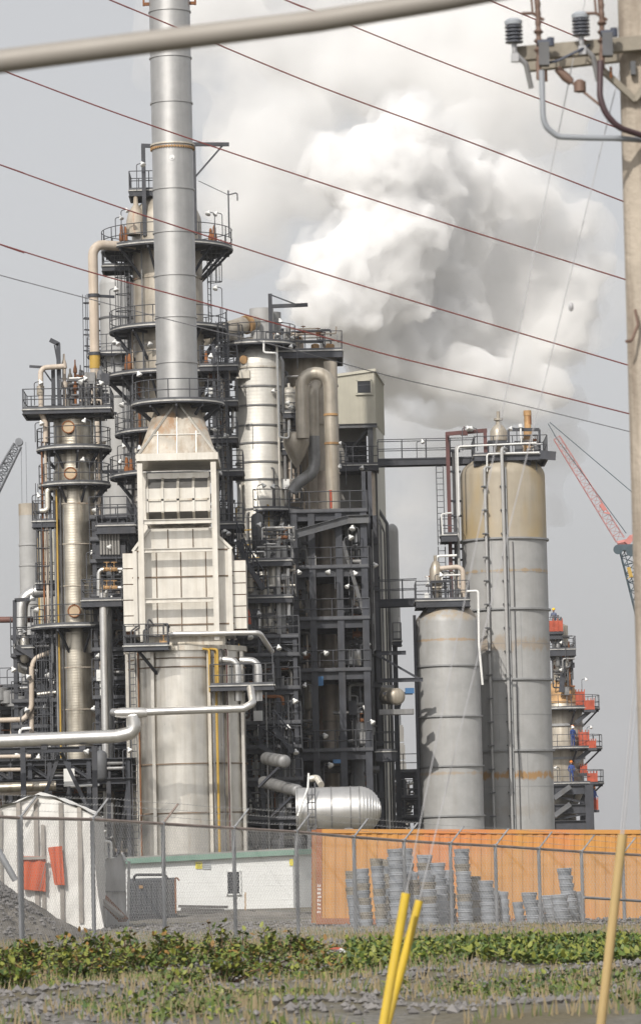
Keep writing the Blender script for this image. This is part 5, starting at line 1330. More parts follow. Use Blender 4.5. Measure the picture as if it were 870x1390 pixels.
B_ = 4000
quad(-B_, -300, B_, 16); quad(-B_, 138, B_, 5000); quad(-B_, 16, -40, 138); quad(40, 16, B_, 138)
tag(mb.build('ground', groundmat(), None, loc=(0, 0, 0)), kind='structure')

leafA = matcol('leaf green', (.10, .15, .025), .5); leafB = matcol('leaf yellow green', (.21, .23, .04), .5); leafC = matcol('leaf rust tip', (.24, .13, .03), .6)
leafD = matcol('leaf deep green', (.05, .09, .025), .55)
twig = matcol('twig brown', (.12, .07, .04), .8); dry = matcol('dry grass', (.27, .215, .125), .8); grass = matcol('green grass', (.10, .135, .035), .7)
stone = mat('loose stone', (.20, .19, .185), 0, .9, .3); dirtm = mat('spoil heap', (.17, .155, .135), 0, .95, .3, bump=.8, bumpscale=9)

def leaf(mb, p, d, s, mi):
    d = Vector(d).normalized(); up = Vector((random.uniform(-.5, .5), random.uniform(-.5, .5), 1)).normalized()
    sd = d.cross(up).normalized(); n = sd.cross(d)
    mb.add([p, p + d*s*.35 + sd*s*.30 + n*s*.06, p + d*s*.8 + sd*s*.22, p + d*s*1.05, p + d*s*.8 - sd*s*.22, p + d*s*.35 - sd*s*.30 + n*s*.06], [(0, 1, 2, 3), (0, 3, 4, 5)], mi)
def shrub(px, pytop, Y, w, label, nstem=9, group='leafy shrubs in front of the fence', ls=.10, dens=14, mats=None):
    x = W(px, 1280, Y).x; g = gz(x, Y); H = max(.3, zfor(x, Y, pytop) - g)
    root = thing('leafy_shrub', label, 'shrub', (x, Y, g), group)
    sb, lb = MB(), MB()
    for i in range(nstem):
        a = random.uniform(0, 6.28); rr = random.uniform(.1, 1)*w/2
        e = Vector((x + rr*math.cos(a), Y + rr*.8*math.sin(a), g + H*random.uniform(.5, .95 if i else 1)*(1 - .35*rr/(w/2))))
        b0 = Vector((x + .25*rr*math.cos(a), Y + .2*rr*math.sin(a), g-.03))
        pts = [b0 + (e-b0)*t + Vector((random.uniform(-.04, .04), random.uniform(-.04, .04), 0))*t for t in (0, .3, .6, .85, 1)]
        sb.tube(pts, .01, 4, rs=[.014, .011, .009, .006, .003])
        for k in range(int(dens*H*2)):
            t = random.uniform(.12, 1); j = min(3, int(t*4)); q = pts[j] + (pts[j+1]-pts[j])*(t*4-j if t < 1 else 1)
            q = q + Vector((random.uniform(-.09, .09), random.uniform(-.09, .09), random.uniform(-.06, .06)))
            tip = t > .86
            leaf(lb, q, (random.uniform(-1, 1), random.uniform(-1, 1), random.uniform(-.3, .9)), ls*random.uniform(.6, 1.25), random.choice((0, 0, 1, 1, 3)) if not tip else random.choice((1, 2, 1, 0)))
    sb.build('stems', twig, root); lb.build('foliage', [leafA, leafB, leafC, leafD], root)
SH = [(60, 1262, 66, 1.3), (85, 1250, 68, 1.0), (120, 1258, 69, 1.3), (178, 1243, 70, 1.2), (150, 1266, 64, 1.4), (215, 1262, 68, 1.3), (238, 1246, 72, .8), (262, 1264, 66, 1.5),
      (297, 1240, 68, 1.1), (330, 1252, 70, 1.2), (368, 1236, 67, 1.2), (395, 1262, 69, 1.0), (345, 1272, 63, 1.4), (20, 1268, 66, 1.2), (200, 1276, 60, 1.5), (420, 1270, 71, .8), (105, 1280, 60, 1.4), (300, 1284, 58, 1.4),
      (20, 1300, 56, 1.0), (250, 1312, 54, .9)]
pos_words = ['leftmost', 'second', 'third', 'fourth', 'fifth', 'sixth', 'seventh', 'eighth', 'ninth', 'tenth', 'eleventh', 'twelfth', 'thirteenth', 'fourteenth', 'fifteenth', 'sixteenth', 'seventeenth', 'eighteenth', 'nineteenth', 'twentieth', 'twenty-first', 'twenty-second', 'twenty-third', 'twenty-fourth']
order = sorted(range(len(SH)), key=lambda i: SH[i][0])
names = {}
for k, i in enumerate(order):
    s_ = SH[i]; size = 'tall' if s_[1] < 1250 else ('short' if s_[1] > 1275 else 'mid-height')
    names[i] = f"{size} rusty tipped green shrub, {pos_words[k]} from the left before the fence"
for i, (px, py, Y, w) in enumerate(SH): shrub(px, py, Y, w*(1.1 if py > 1255 else .62), names[i], nstem=15 if py > 1255 else 6, dens=22 if py > 1255 else 17)

# creeping ground cover and grass (nobody could count it)
def cover(name, label, x0p, x1p, Ya, Yb_, n, ls, h, mats, kindm, grassy=False, patchy=.0, seed=1):
    rnd = random.Random(seed); mb = MB()
    for i in range(n):
        Y = rnd.uniform(Ya, Yb_); xa, xb = W(x0p, 1280, Y).x, W(x1p, 1280, Y).x
        x = rnd.uniform(xa, xb)
        if patchy and math.sin(x*1.3 + Y*.21) + math.sin(x*.6 - Y*.5 + 1) + math.sin(x*2.9 + Y) * .5 < patchy: continue
        g = gz(x, Y)
        if grassy:
            hh = h*rnd.uniform(.4, 1.2); lx, ly = rnd.uniform(-.35, .35)*hh, rnd.uniform(-.3, .3)*hh; ww = rnd.uniform(.006, .014)
            p = Vector((x, Y, g - .02))
            mb.add([p - Vector((ww, 0, 0)), p + Vector((ww, 0, 0)), p + Vector((lx*.5 + ww*.6, ly*.5, hh*.6)), p + Vector((lx, ly, hh)), p + Vector((lx*.5 - ww*.6, ly*.5, hh*.6))], [(0, 1, 2, 4), (4, 2, 3)], rnd.randrange(len(mats)))
        else:
            q = Vector((x, Y, g + h*rnd.uniform(.05, 1)*(.6 + .4*math.sin(x*2.1)*math.sin(Y*.8))))
            leaf(mb, q, (rnd.uniform(-1, 1), rnd.uniform(-1, 1), rnd.uniform(-.1, .8)), ls*rnd.uniform(.6, 1.3), rnd.randrange(len(mats)))
    return tag(mb.build(name, mats, None, loc=(0, Ya, 0)), label, kindm, kind='stuff')
cover('ground_cover', 'low creeping green leaves covering the ground at the lower right', 470, 900, 62, 80, 22000, .11, .20, [leafA, leafA, leafB, leafD, leafB], 'ground cover', patchy=.0, seed=3)
cover('near_ground_cover', 'leafy green growth along the bottom of the picture', -40, 910, 40, 64, 22000, .075, .15, [leafA, leafB, leafD, leafA], 'ground cover', patchy=.55, seed=4)
cover('left_ground_cover', 'low weeds between the shrubs at the lower left', -30, 470, 60, 78, 9000, .09, .20, [leafA, leafB, leafD, leafB, leafC], 'ground cover', patchy=.1, seed=9)
cover('dry_grass', 'straw coloured dry grass along the foot of the fence', -30, 900, 78, 104, 15000, 0, .13, [dry, dry, grass, dry], 'grass', True, -.3, 5)
cover('straw_stalks', 'pale straw coloured stalks standing among the leaves', -40, 910, 72, 92, 2600, 0, .24, [dry, dry, grass], 'dry stalks', True, -1.2, 16)
cover('green_grass', 'thin green grass blades among the leaves', -40, 910, 40, 80, 12000, 0, .20, [grass, dry, dry], 'grass', True, -.3, 6)
# loose stones
rnd = random.Random(11); mb = MB()
for i in range(9000):
    Y = rnd.uniform(42, 120) ** 1.0; xa, xb = W(-30, 1280, Y).x, W(900, 1280, Y).x; x = rnd.uniform(xa, xb)
    s = rnd.uniform(.02, .07) * (1.5 if rnd.random() < .08 else 1); g = gz(x, Y)
    c_ = Vector((x, Y, g + s*.3)); a = rnd.uniform(0, 3)
    vs = [c_ + Vector((s*math.cos(a + k*1.57)*rnd.uniform(.7, 1.2), s*math.sin(a + k*1.57)*rnd.uniform(.7, 1.2), rnd.uniform(-.2, .2)*s)) for k in range(4)] + [c_ + Vector((0, 0, s*.8)), c_ - Vector((0, 0, s*.8))]
    mb.add(vs, [(0, 1, 4), (1, 2, 4), (2, 3, 4), (3, 0, 4), (1, 0, 5), (2, 1, 5), (3, 2, 5), (0, 3, 5)])
tag(mb.build('gravel_stones', stone, None, loc=(0, 42, 0), sharp=10), 'loose grey stones scattered over the ground', 'stones', kind='stuff')
# spoil heap at left
def heap(name, label, px, Y, rx, ry, h, m, seed):
    rnd = random.Random(seed); x = W(px, 1260, Y).x; mb = MB(); n, k = 44, 18; vs = []
    for j in range(k+1):
        t = j/k
        for i in range(n):
            a = 2*math.pi*i/n; rr = (1 - t) * (1 + .12*math.sin(3*a+1) + .06*math.sin(7*a))
            z = h*(t**1.15) + rnd.uniform(-.05, .05)*(1 if 0 < j < k else .2)
            vs.append((x + rx*rr*math.cos(a), Y + ry*rr*math.sin(a), z - .1))
    fs = [(j*n+i, j*n+(i+1) % n, (j+1)*n+(i+1) % n, (j+1)*n+i) for j in range(k) for i in range(n)]
    mb.add(vs, fs)
    o = mb.build(name, m, None, loc=(x, Y, 0), sharp=25); return tag(o, label, 'heap')
heap('gravel_heap', 'grey gravel heap sloping down from the left edge behind the fence', -5, 96, 2.25, 3, 1.55, dirtm, 2)
rnd = random.Random(31); mb = MB(); hx = W(-5, 1260, 96).x
for i in range(1500):
    a = rnd.uniform(0, 6.28); t = rnd.random()**.5; x, y = hx + 2.25*(1-t)*math.cos(a) , 96 + 3*(1-t)*math.sin(a); z = 1.55*t**1.15 - .08
    s = rnd.uniform(.02, .07); c_ = Vector((x, y, z))
    vs = [c_ + Vector((s*math.cos(k*1.57)*rnd.uniform(.7, 1.2), s*math.sin(k*1.57)*rnd.uniform(.7, 1.2), rnd.uniform(-.3, .3)*s)) for k in range(4)] + [c_ + Vector((0, 0, s*.8)), c_ - Vector((0, 0, s*.8))]
    mb.add(vs, [(0, 1, 4), (1, 2, 4), (2, 3, 4), (3, 0, 4), (1, 0, 5), (2, 1, 5), (3, 2, 5), (0, 3, 5)])
tag(mb.build('heap_stones', stone, None, loc=(hx, 96, 0), sharp=10), 'broken stones lying over the gravel heap', 'stones', kind='stuff')
heap('earth_bank', 'low brown earth bank at the foot of the white trailer building', 330, 128, 4.6, 2.6, .35, dirtm, 5)
# litter
q = W(463, 1283, 70); mb = MB(); mb.add([q + Vector((-.22, 0, .02)), q + Vector((.02, -.15, -.02)), q + Vector((.26, 0, -.10)), q + Vector((.0, .14, .05))], [(0, 1, 2, 3)]); mb.add([p + Vector((0, 0, -.015)) for p in mb.v[:4]], [(3, 2, 1, 0)])
mb.add([q + Vector((-.22, 0, .04)), q + Vector((-.05, -.1, .03)), q + Vector((.0, 0, .06)), q + Vector((-.1, .1, .07))], [(0, 1, 2, 3)], 1)
o = mb.build('litter', [M['white'], M['red']], None, loc=q); o.location.z = gz(q.x, q.y) + .12; tag(o, 'crumpled white and red litter lying on the gravel bottom centre', 'litter')

# ============================================================ FENCE
galv = mat('galvanised steel', (.34, .35, .37), .35, .5, .12, streak=.3); wirem = mat('galvanised wire', (.42, .42, .42), .3, .5, .05); railm = mat('rusty fence rail', (.30, .24, .21), .2, .6, .2, rust=.3)
FP = [(-75, 1106), (27, 1111), (125, 1113), (221, 1119), (317, 1125), (402, 1130), (480, 1137), (548, 1142), (611, 1146), (672, 1149), (731, 1153), (789, 1157), (845, 1160), (899, 1163)]
root = thing('chain_link_fence', 'galvanised chain-link fence with slanted barbed wire arms across the whole foreground', 'fence', W(402, 1270, 92)); T = root
PT = []
for i, (px, py) in enumerate(FP):
    Y = 80 + (px-27)*(104-80)/(789-27); p = W(px, py, Y); g = gz(p.x, Y); PT.append((p, g))
    mb = MB(); mb.tube([(p.x, Y, g-.2), (p.x, Y, p.z)], .045 if i != 1 else .060, 10)
    mb.tube([(p.x, Y, p.z), (p.x, Y, p.z+.05)], .055, 10)
    o = mb.build('fence_post', galv, T)
    mb = MB(); e = p + Vector((.34, -.1, .42)); mb.bar(p, e, .042, .035); mb.build('barb_arm', railm if i in (3, 0) else galv, o)
PT2 = [(p + Vector((.34, -.1, .42))) for p, g in PT]
for i in range(len(PT)-1):
    (p, g0), (q, g1) = PT[i], PT[i+1]
    mb = MB(); mb.tube([p, q], .035, 8); mb.build('top_rail', railm, T)
    mb = MB()
    d = Vector((q.x-p.x, q.y-p.y, 0)); L_ = d.length; d.normalize(); off = Vector((d.y, -d.x, 0))*.06
    z0a, z1a = g0+.03, p.z-.02; z0b, z1b = g1+.03, q.z-.02
    pitch = .078
    Hh = (z1a-z0a + z1b-z0b)/2
    def P3(s, t): 
        return Vector((p.x, p.y, 0)) + d*s + off + Vector((0, 0, (z0a + (z0b-z0a)*s/L_) + t*((z1a-z0a) + ((z1b-z0b)-(z1a-z0a))*s/L_)/Hh))
    k = -Hh
    while k < L_:
        s0, t0, s1, t1 = k, 0, k+Hh*.62, Hh
        for sgn in (1, -1):
            a0, b0, a1, b1 = (s0, 0, s1, Hh) if sgn > 0 else (s0, Hh, s1, 0)
            # clip to the bay
            lo, hi = 0.0, 1.0
            if a0 < 0: lo = -a0/(a1-a0)
            if a1 > L_: hi = (L_-a0)/(a1-a0)
            if hi > lo:
                u = P3(a0+(a1-a0)*lo, b0+(b1-b0)*lo); v = P3(a0+(a1-a0)*hi, b0+(b1-b0)*hi)
                mb.tube([u, v], .0030, 3, caps=False)
        k += pitch
    mb.build('chain_link_mesh', wirem, T)
    mb = MB()
    for t in (.35, .7, 1.0):
        u = p + Vector((.34*t, -.1*t, .42*t)); v = q + Vector((.34*t, -.1*t, .42*t)); mid = (u+v)/2 - Vector((0, 0, .02)); mb.tube([u, mid, v], .004, 3)
        n = int(L_/.14)
        for j in range(n):
            e = u + (v-u)*(j/n); mb.bar(e - Vector((.02, 0, .02)), e + Vector((.02, 0, .02)), .004)
    mb.build('barbed_wire', wirem, T)
(p, g0), (q, g1) = PT[11], PT[13]
mb = MB(); mb.tube([W(792, 1219, 103.5), W(905, 1226, 107)], .035, 8); mb.build('mid_rail', galv, T)

# ============================================================ ORANGE CONTAINER
org = mat('orange container paint', (.55, .265, .065), 0, .6, .07, streak=.45, streakcol=(.50, .23, .08), rust=.24, rustcol=(.30, .09, .03), patch=((.62, .20, .08), .5, .52, .6))
orgd = mat('rusty container frame', (.36, .13, .05), 0, .7, .2, streak=.5, rust=.55)
Ya, Yb_ = 109.0, 109.5
pa = W(426, 1126, Ya); L_ = 12.2; qb = W(870, 1129, Yb_); dirc = (Vector((qb.x, qb.y, 0)) - Vector((pa.x, pa.y, 0))).normalized()
hh = pa.z - .05; nrm = Vector((-dirc.y, dirc.x, 0))
root = thing('shipping_container', 'long orange corrugated shipping container with rusty corner post', 'container', (pa.x, Ya, 0)); T = root
P0 = Vector((pa.x, Ya, .05))
mb = MB(); vs = []; per = .28; n = int((L_-.3)/per)
prof = [(0, .0), (.07, .0), (.105, .045), (.21, .045), (.245, .0)]
pts = []
for i in range(n):
    for a, dpt in prof: pts.append((.15 + i*per + a, dpt*.42))
pts.append((L_-.15, 0))
for a, dpt in pts:
    b0 = P0 + dirc*a + nrm*(dpt+.03); vs += [b0 + Vector((0, 0, .16)), b0 + Vector((0, 0, hh-.1))]
mb.add(vs, [(2*i, 2*i+2, 2*i+3, 2*i+1) for i in range(len(pts)-1)])
mb.build('corrugated_side', org, T, sharp=20)
def cbox(mb, a0, a1, n0, n1, z0, z1, mi=0):
    c_ = [P0 + dirc*a + nrm*b for a, b in ((a0, n0), (a1, n0), (a1, n1), (a0, n1))]
    mb.add([Vector((q.x, q.y, z0)) for q in c_] + [Vector((q.x, q.y, z1)) for q in c_], [(3, 2, 1, 0), (4, 5, 6, 7), (0, 1, 5, 4), (1, 2, 6, 5), (2, 3, 7, 6), (3, 0, 4, 7)], mi)
mb = MB(); cbox(mb, 0, .15, 0, .15, .05, .05+hh); cbox(mb, L_-.15, L_, 0, .15, .05, .05+hh); cbox(mb, 0, .15, 2.29, 2.44, .05, .05+hh); cbox(mb, L_-.15, L_, 2.29, 2.44, .05, .05+hh); mb.build('corner_post', orgd, T)
mb = MB(); cbox(mb, .151, L_-.151, .0, .10, .05, .05+.16); mb.build('bottom_rail', orgd, T)
mb = MB(); cbox(mb, .151, L_-.151, .0, .09, hh-.06, hh+.05); mb.build('top_rail', org, T)
mb = MB(); cbox(mb, .1, L_-.1, .10, 2.40, hh-.03, hh+.02); mb.build('roof', orgd, T)
mb = MB(); cbox(mb, .02, .10, .16, 2.28, .06, hh); cbox(mb, .15, L_-.15, 2.38, 2.42, .06, hh); mb.build('end_wall', org, T)
root.rotation_euler.y = R(1.45)
# faint worn white marks on the corner post
mb = MB()
rnd = random.Random(3)
for i in range(8):
    z = .35 + i*.10; x0 = .03 + rnd.uniform(0, .02)
    for k in range(2): cbox(mb, x0+k*.05, x0+k*.05+.03, -.004, -.001, z, z+rnd.uniform(.04, .07))
mb.build('worn_paint', M['white'], T)

# ============================================================ STACKS OF PAILS
pm1 = mat('weathered grey pail', (.25, .27, .30), .05, .6, .12, streak=.25, streakcol=(.30, .30, .30)); pm2 = mat('dirty brown pail', (.28, .25, .20), .0, .75, .25, streak=.6, rust=.2)
pm3 = mat('pale grey pail', (.31, .33, .365), .05, .55, .1, streak=.2, streakcol=(.36, .36, .36))
ST = [(475, 1183, 9, 106.5, 3), (489, 1180, 8.5, 106.2, 5), (508.5, 1166, 8.5, 105.6, 3), (521, 1167, 8.5, 107.0, 4), (535, 1153, 10.5, 105.2, 2), (548, 1152, 9, 107.2, 4), (557, 1185, 8, 105.9, 6), (573.5, 1161, 10, 107, 4), (591, 1172, 10, 106, 5),
      (578.5, 1188, 10.5, 105.0, 2), (606, 1182, 7.5, 107, 3), (624.5, 1153, 10, 106.2, 2), (641, 1190, 8.5, 107, 2), (657.5, 1196, 10, 106.4, 2), (669, 1210, 7, 107.5, 2), (680, 1211, 7, 107, 1),
      (700.5, 1225, 7, 107, 2), (715.5, 1212, 10, 106.3, 3), (729, 1224, 6.5, 107.6, 2), (741, 1216, 8.5, 107, 2), (757, 1215, 11, 106.2, 3), (763, 1179, 9.5, 107.1, 9), (780, 1211, 7.5, 107.4, 2)]
ords = ['first', 'second', 'third', 'fourth', 'fifth', 'sixth', 'seventh', 'eighth', 'ninth', 'tenth', 'eleventh', 'twelfth', 'thirteenth']
look = {4: 'wide tallest pale', 5: 'tall, half hidden', 21: 'tall leaning', 11: 'tall lone', 9: 'short wide front', 0: 'leftmost', 15: 'slim', 16: 'low', 22: 'rightmost', 3: 'brownish'}
protos = {}
def pail_mesh(mi, wob):
    rr = .5; mb = MB()
    mb.lathe([(.01, 0), (.41, 0), (.42, .05), (.455, .5), (.465, .55), (.50, .57), (.50, .66), (.475, .68), (.478, .84), (.505, .86), (.505, .93), (.47, .95), (.44, 1.0), (.43, .9), (.01, .88)], (0, 0, 0), 22)
    mb.tube([(.5*math.cos(a), .5*math.sin(a), .80 - .22*math.sin((a+1.9)*1.0) if True else 0) for a in [-2.7 + i*.27 for i in range(9)]], .012, 4)
    return mb
for k, m_ in enumerate((pm1, pm2, pm3)):
    o = pail_mesh(0, 0).build('pail', m_, None, loc=(0, 0, 0), sharp=30); protos[k] = o
used = {}
rnd = random.Random(5)
for si, (px, pyt, rp, Y, lean) in enumerate(ST):
    x = W(px, 1262, Y).x; xt = W(px + 1.5, pyt, Y).x; xb = xt + rnd.uniform(.0, .08) + lean*.018
    zt = zfor(xt, Y, pyt); rad = rp*1.1*Y/F; H = zt
    n = max(3, round(H/.2)); h = H/n
    base = 'stack of pails'
    desc = f"{pos_words[si]} stack from the left"
    if si in look: desc = f"{look[si]} stack, {pos_words[si]} from the left"
    for k in range(n):
        t = (k+.0)/n; brown = rnd.random() < (.22 if si < 13 else .06) or (si == 3 and rnd.random() < .6)
        kk = 1 if brown else (2 if rnd.random() < .45 else 0)
        src = protos[kk]
        if kk not in used: o = src; used[kk] = 1
        else: o = src.copy(); COL.objects.link(o)
        o.location = (xb + (xt-xb)*t + rnd.uniform(-.012, .012), Y, k*h); o.scale = (rad*2, rad*2, h); o.rotation_euler = (rnd.uniform(-.03, .03), rnd.uniform(-.03, .03), rnd.uniform(-1.5, 1.5))
        where = 'top pail' if k == n-1 else ('bottom pail' if k == 0 else f'{ords[k]} pail up')
        tag(o, f"{'brown stained' if brown else ('pale grey' if kk == 2 else 'grey')} {where} of the {desc}", 'pail', 'stacked pails before the orange container')

# ============================================================ WHITE TRAILER BUILDING
tw = mat('white trailer siding', (.74, .75, .74), 0, .6, .03, streak=.12, streakcol=(.55, .54, .50)); tg = matcol('trailer green trim', (.16, .28, .22), .5)
Yt = 134.0; q0, q1, q2 = W(172, 1168, Yt), W(397, 1158, Yt+.0), W(424, 1155, Yt+3)
root = thing('site_trailer', 'long low white site building with green roof edge behind the fence', 'building', ((q0.x+q1.x)/2, Yt, 0)); T = root
zb_ = .25; zr0 = q0.z-.15; zr1 = q1.z-.05
mb = MB(); prism(mb, q0.x-1.5, q1.x, Yt, Yt+6, zb_, zr0, zr1); mb.build('white_wall', tw, T)
mb = MB(); n = 40
for i in range(13):
    z = zb_ + .12 + i*.16
    if z < zr0-.1: mb.box(((q0.x-1.5+q1.x)/2, Yt-.003, z), (q1.x-q0.x+1.5, .006, .012))
mb.build('siding_lap', tw, T)
x2 = q2.x + 1.2; mb = MB(); mb.add([(q1.x+.003, Yt+.0, zb_), (x2, Yt+3, zb_), (x2, Yt+7, zb_), (q1.x+.003, Yt+6, zb_), (q1.x+.003, Yt, zr1), (x2, Yt+3, zr1+.05), (x2, Yt+7, zr1+.05), (q1.x+.003, Yt+6, zr1)], [(3, 2, 1, 0), (4, 5, 6, 7), (0, 1, 5, 4), (1, 2, 6, 5), (2, 3, 7, 6), (3, 0, 4, 7)]); mb.build('end_wall', tw, T)
mb = MB(); mb.bar((q0.x-1.7, Yt-.12, zr0+.06), (q1.x+.05, Yt-.12, zr1+.06), .18, .17); mb.bar((q1.x+.05, Yt-.12, zr1+.06), (x2, Yt+2.9, zr1+.12), .18, .17); mb.build('roof_edge', tg, T)
mb = MB(); prism(mb, q0.x-1.7, q1.x+.1, Yt-.1, Yt+6.1, zr0+.14, zr0+.2, zr1+.2); mb.build('roof', M['sidingdark'], T)
q = W(317, 1199, Yt); mb = MB()
for dx, dz, a, b_ in ((-.22, 0, .05, .80), (.22, 0, .05, .80), (0, .38, .44, .05), (0, -.38, .44, .05)): mb.box((q.x+dx, Yt-.04, q.z+dz), (a, .07, b_))
o = mb.build('window', tw, T); mb = MB(); mb.box((q.x, Yt-.022, q.z), (.40, .03, .72)); mb.build('pane', M['glass'], o)
mb = MB(); mb.box((q.x+.1, Yt-.045, q.z), (.03, .02, .72)); mb.build('slider', M['steel2'], o)
sgy = matcol('sign yellow', (.72, .62, .03), .6); sgg = matcol('sign grey', (.45, .48, .50), .6); sgd = matcol('sign lettering', (.10, .12, .04), .6)
q = W(270, 1175, Yt); mb = MB(); mb.box((q.x, Yt-.03, q.z), (.22, .02, .24)); o = mb.build('yellow_sign', sgy, T)
mb = MB()
for k, w_ in enumerate((.14, .10, .15)): mb.box((q.x, Yt-.043, q.z+.06-k*.06), (w_, .004, .02))
mb.build('sign_lettering', sgd, o)
for k in range(4):
    mb = MB(); mb.box((q.x+.26, Yt-.03, q.z+.09-k*.07), (.26, .02, .045)); mb.build('grey_sign_strip', sgg, T)
q = W(397.5, 1171, Yt-.0); mb = MB(); mb.box((q.x-.05, Yt-.03, q.z), (.12, .02, .22)); mb.build('yellow_sign', sgy, T)
mb = MB(); mb.bar((W(333, 1240, Yt-1).x, Yt-1, 0), (W(333, 1212, Yt-1).x, Yt-1, W(333, 1212, Yt-1).z), .04); tag(mb.build('survey_stake', M['manway'], None, loc=(W(333, 1240, Yt-1).x, Yt-1, 0)), 'thin rusty stake standing in front of the white trailer wall', 'stake')
# dark generator box
Yg = 130.0; a, b_ = W(173, 1240, Yg), W(236, 1192, Yg); x0, x1 = a.x, b_.x; zt = b_.z
root = thing('generator_box', 'dark grey ribbed plant box standing against the white trailer wall', 'generator', ((x0+x1)/2, Yg, 0))
dk = mat('dark generator paint', (.055, .06, .07), 0, .6, .2, streak=.4)
mb = MB(); mb.add([(x0, Yg, .12), (x1, Yg, .12), (x1, Yg+1.2, .12), (x0, Yg+1.2, .12), (x0, Yg, zt*.92), (x1, Yg, zt*.95), (x1, Yg+1.2, zt), (x0, Yg+1.2, zt)], [(3, 2, 1, 0), (4, 5, 6, 7), (0, 1, 5, 4), (1, 2, 6, 5), (2, 3, 7, 6), (3, 0, 4, 7)]); mb.build('casing', dk, root)
for i in range(9):
    x = x0 + (x1-x0)*(i+.5)/9; mb = MB(); mb.box((x, Yg-.02, zt*.5), (.05, .05, zt*.72)); mb.build('casing_rib', dk, root)
mb = MB(); mb.box(((x0+x1)/2, Yg+.3, .1), (x1-x0+.1, 1.5, .18)); mb.build('skid', M['black'], root)
mb = MB(); mb.tube(fillet([(x0+.2, Yg+.3, zt*.95), (x0+.25, Yg+.3, zt+.12), (x1-.3, Yg+.3, zt+.1), (x1-.2, Yg+.3, zt*.95)], .1), .05, 6); mb.build('lifting_bar', M['black'], root)
mb = MB(); mb.box((x0+.45, Yg-.05, zt*.8), (.12, .04, .1)); mb.build('latch_plate', M['manway'], root)
mb = MB(); mb.pipe([(x1+.05, Yg-.1, .2), (x1+.05, Yg-.1, zt+.05), (x1+.18, Yg-.1, zt-.1)], .03, .06, 6); mb.build('exhaust', M['rustpart'], root)
# lumber
rnd = random.Random(8); lum = mat('dark wet timber', (.085, .08, .075), 0, .8, .3)
for k in range(7):
    p, q = W(240 + rnd.uniform(0, 12), 1239 - (k//3)*4, Yg-1+k*.15), W(296 + rnd.uniform(0, 16), 1240 - (k//3)*4, Yg-1+k*.15)
    mb = MB(); mb.bar(p, q, .22, .085)
    tag(mb.build('timber_plank', lum, None, loc=p), f"dark timber plank, {ords[k]} from the bottom of the pile beside the generator", 'plank', 'planks in the low timber pile')

# ============================================================ WHITE SHELTER TENT
tarp = mat('white tarpaulin', (.78, .77, .74), 0, .7, .06, streak=.35, streakcol=(.42, .40, .36), bump=.5, bumpscale=1.3); batten = mat('grey batten', (.36, .33, .30), 0, .8, .2, streak=.5)
orgt = matcol('orange red tarp', (.56, .115, .045), .7)
Yh = 112.0
root = thing('tarp_shelter', 'white tarpaulin shelter with a low gable roof, grey battens and two red flaps', 'shelter', (W(60, 1250, Yh).x, Yh, 0)); T = root
TP = [(-60, 1112), (0, 1098), (20, 1092), (52, 1081), (72, 1085), (100, 1095), (127, 1107)]
def wr(x, z, s): return .012*math.sin(7*x + 3*z + s) + .008*math.sin(17*x - 9*z) + .018*math.sin(2.2*z + x*2.1) + .014*math.sin(4.3*z - x*3.7)
vs, fs = [], []; NX, NZ = 60, 26
tops = []
for i in range(NX+1):
    px = -60 + 187*i/NX
    for (a, b_) in zip(TP, TP[1:]):
        if a[0] <= px <= b_[0]: py = a[1] + (b_[1]-a[1])*(px-a[0])/(b_[0]-a[0]); break
    p = W(px, py+1, Yh); x = W(px, 1200, Yh).x if False else p.x; tops.append((x, zfor(x, Yh, py)))
for j in range(NZ+1):
    for i in range(NX+1):
        x, zt_ = tops[i]; xb = x + .16*(1-j/NZ)*0; z = .0 + zt_*j/NZ; fl_ = .25*(1-j/NZ)**3 * (1 if i > NX-6 else 0)
        vs.append((x + fl_, Yh + wr(x, z, 0), z))
fs = [(j*(NX+1)+i, j*(NX+1)+i+1, (j+1)*(NX+1)+i+1, (j+1)*(NX+1)+i) for j in range(NZ) for i in range(NX)]
mb = MB(); mb.add(vs, fs); o = mb.build('front_sheet', tarp, T, sharp=80)
# roof sheet sagging back, right side sheet
vs = []; DY = 14
for j in range(DY+1):
    for i in range(NX+1):
        x, zt_ = tops[i]; t = j/DY; vs.append((x, Yh - .12 + 5.2*t, zt_ + .05 + .10*math.sin(x*1.5+1)*math.sin(t*9) * .6 - .0*t + .02*math.sin(x*9+t*20)))
mb = MB(); mb.add(vs, [(j*(NX+1)+i, j*(NX+1)+i+1, (j+1)*(NX+1)+i+1, (j+1)*(NX+1)+i) for j in range(DY) for i in range(NX)]); mb.build('roof_sheet', tarp, T, sharp=80)
xr_, zr_ = tops[-1]
vs = [(xr_ + .04*math.sin(3*j+2*i), Yh + 5.2*j/10, zr_*i/10) for j in range(11) for i in range(11)]
mb = MB(); mb.add(vs, [(j*11+i, j*11+i+1, (j+1)*11+i+1, (j+1)*11+i) for j in range(10) for i in range(10)]); mb.build('side_sheet', tarp, T, sharp=80)
for px, pt, pb_, w_ in ((2, 1100, 1205, .08), (26, 1090, 1250, .11), (50, 1083, 1262, .12), (59, 1120, 1180, .10), (84, 1090, 1235, .12), (109, 1096, 1250, .12)):
    x = W(px, 1170, Yh).x; zt_ = zfor(x, Yh, pt); mb = MB(); mb.box((x, Yh-.065, zt_/2+.1), (w_, .03, zt_-.2)); mb.build('batten', batten, T)
mb = MB(); mb.bar(W(30, 1113, Yh-.2), W(50, 1083, Yh-.2), .06, .06); mb.build('brace_batten', batten, T)
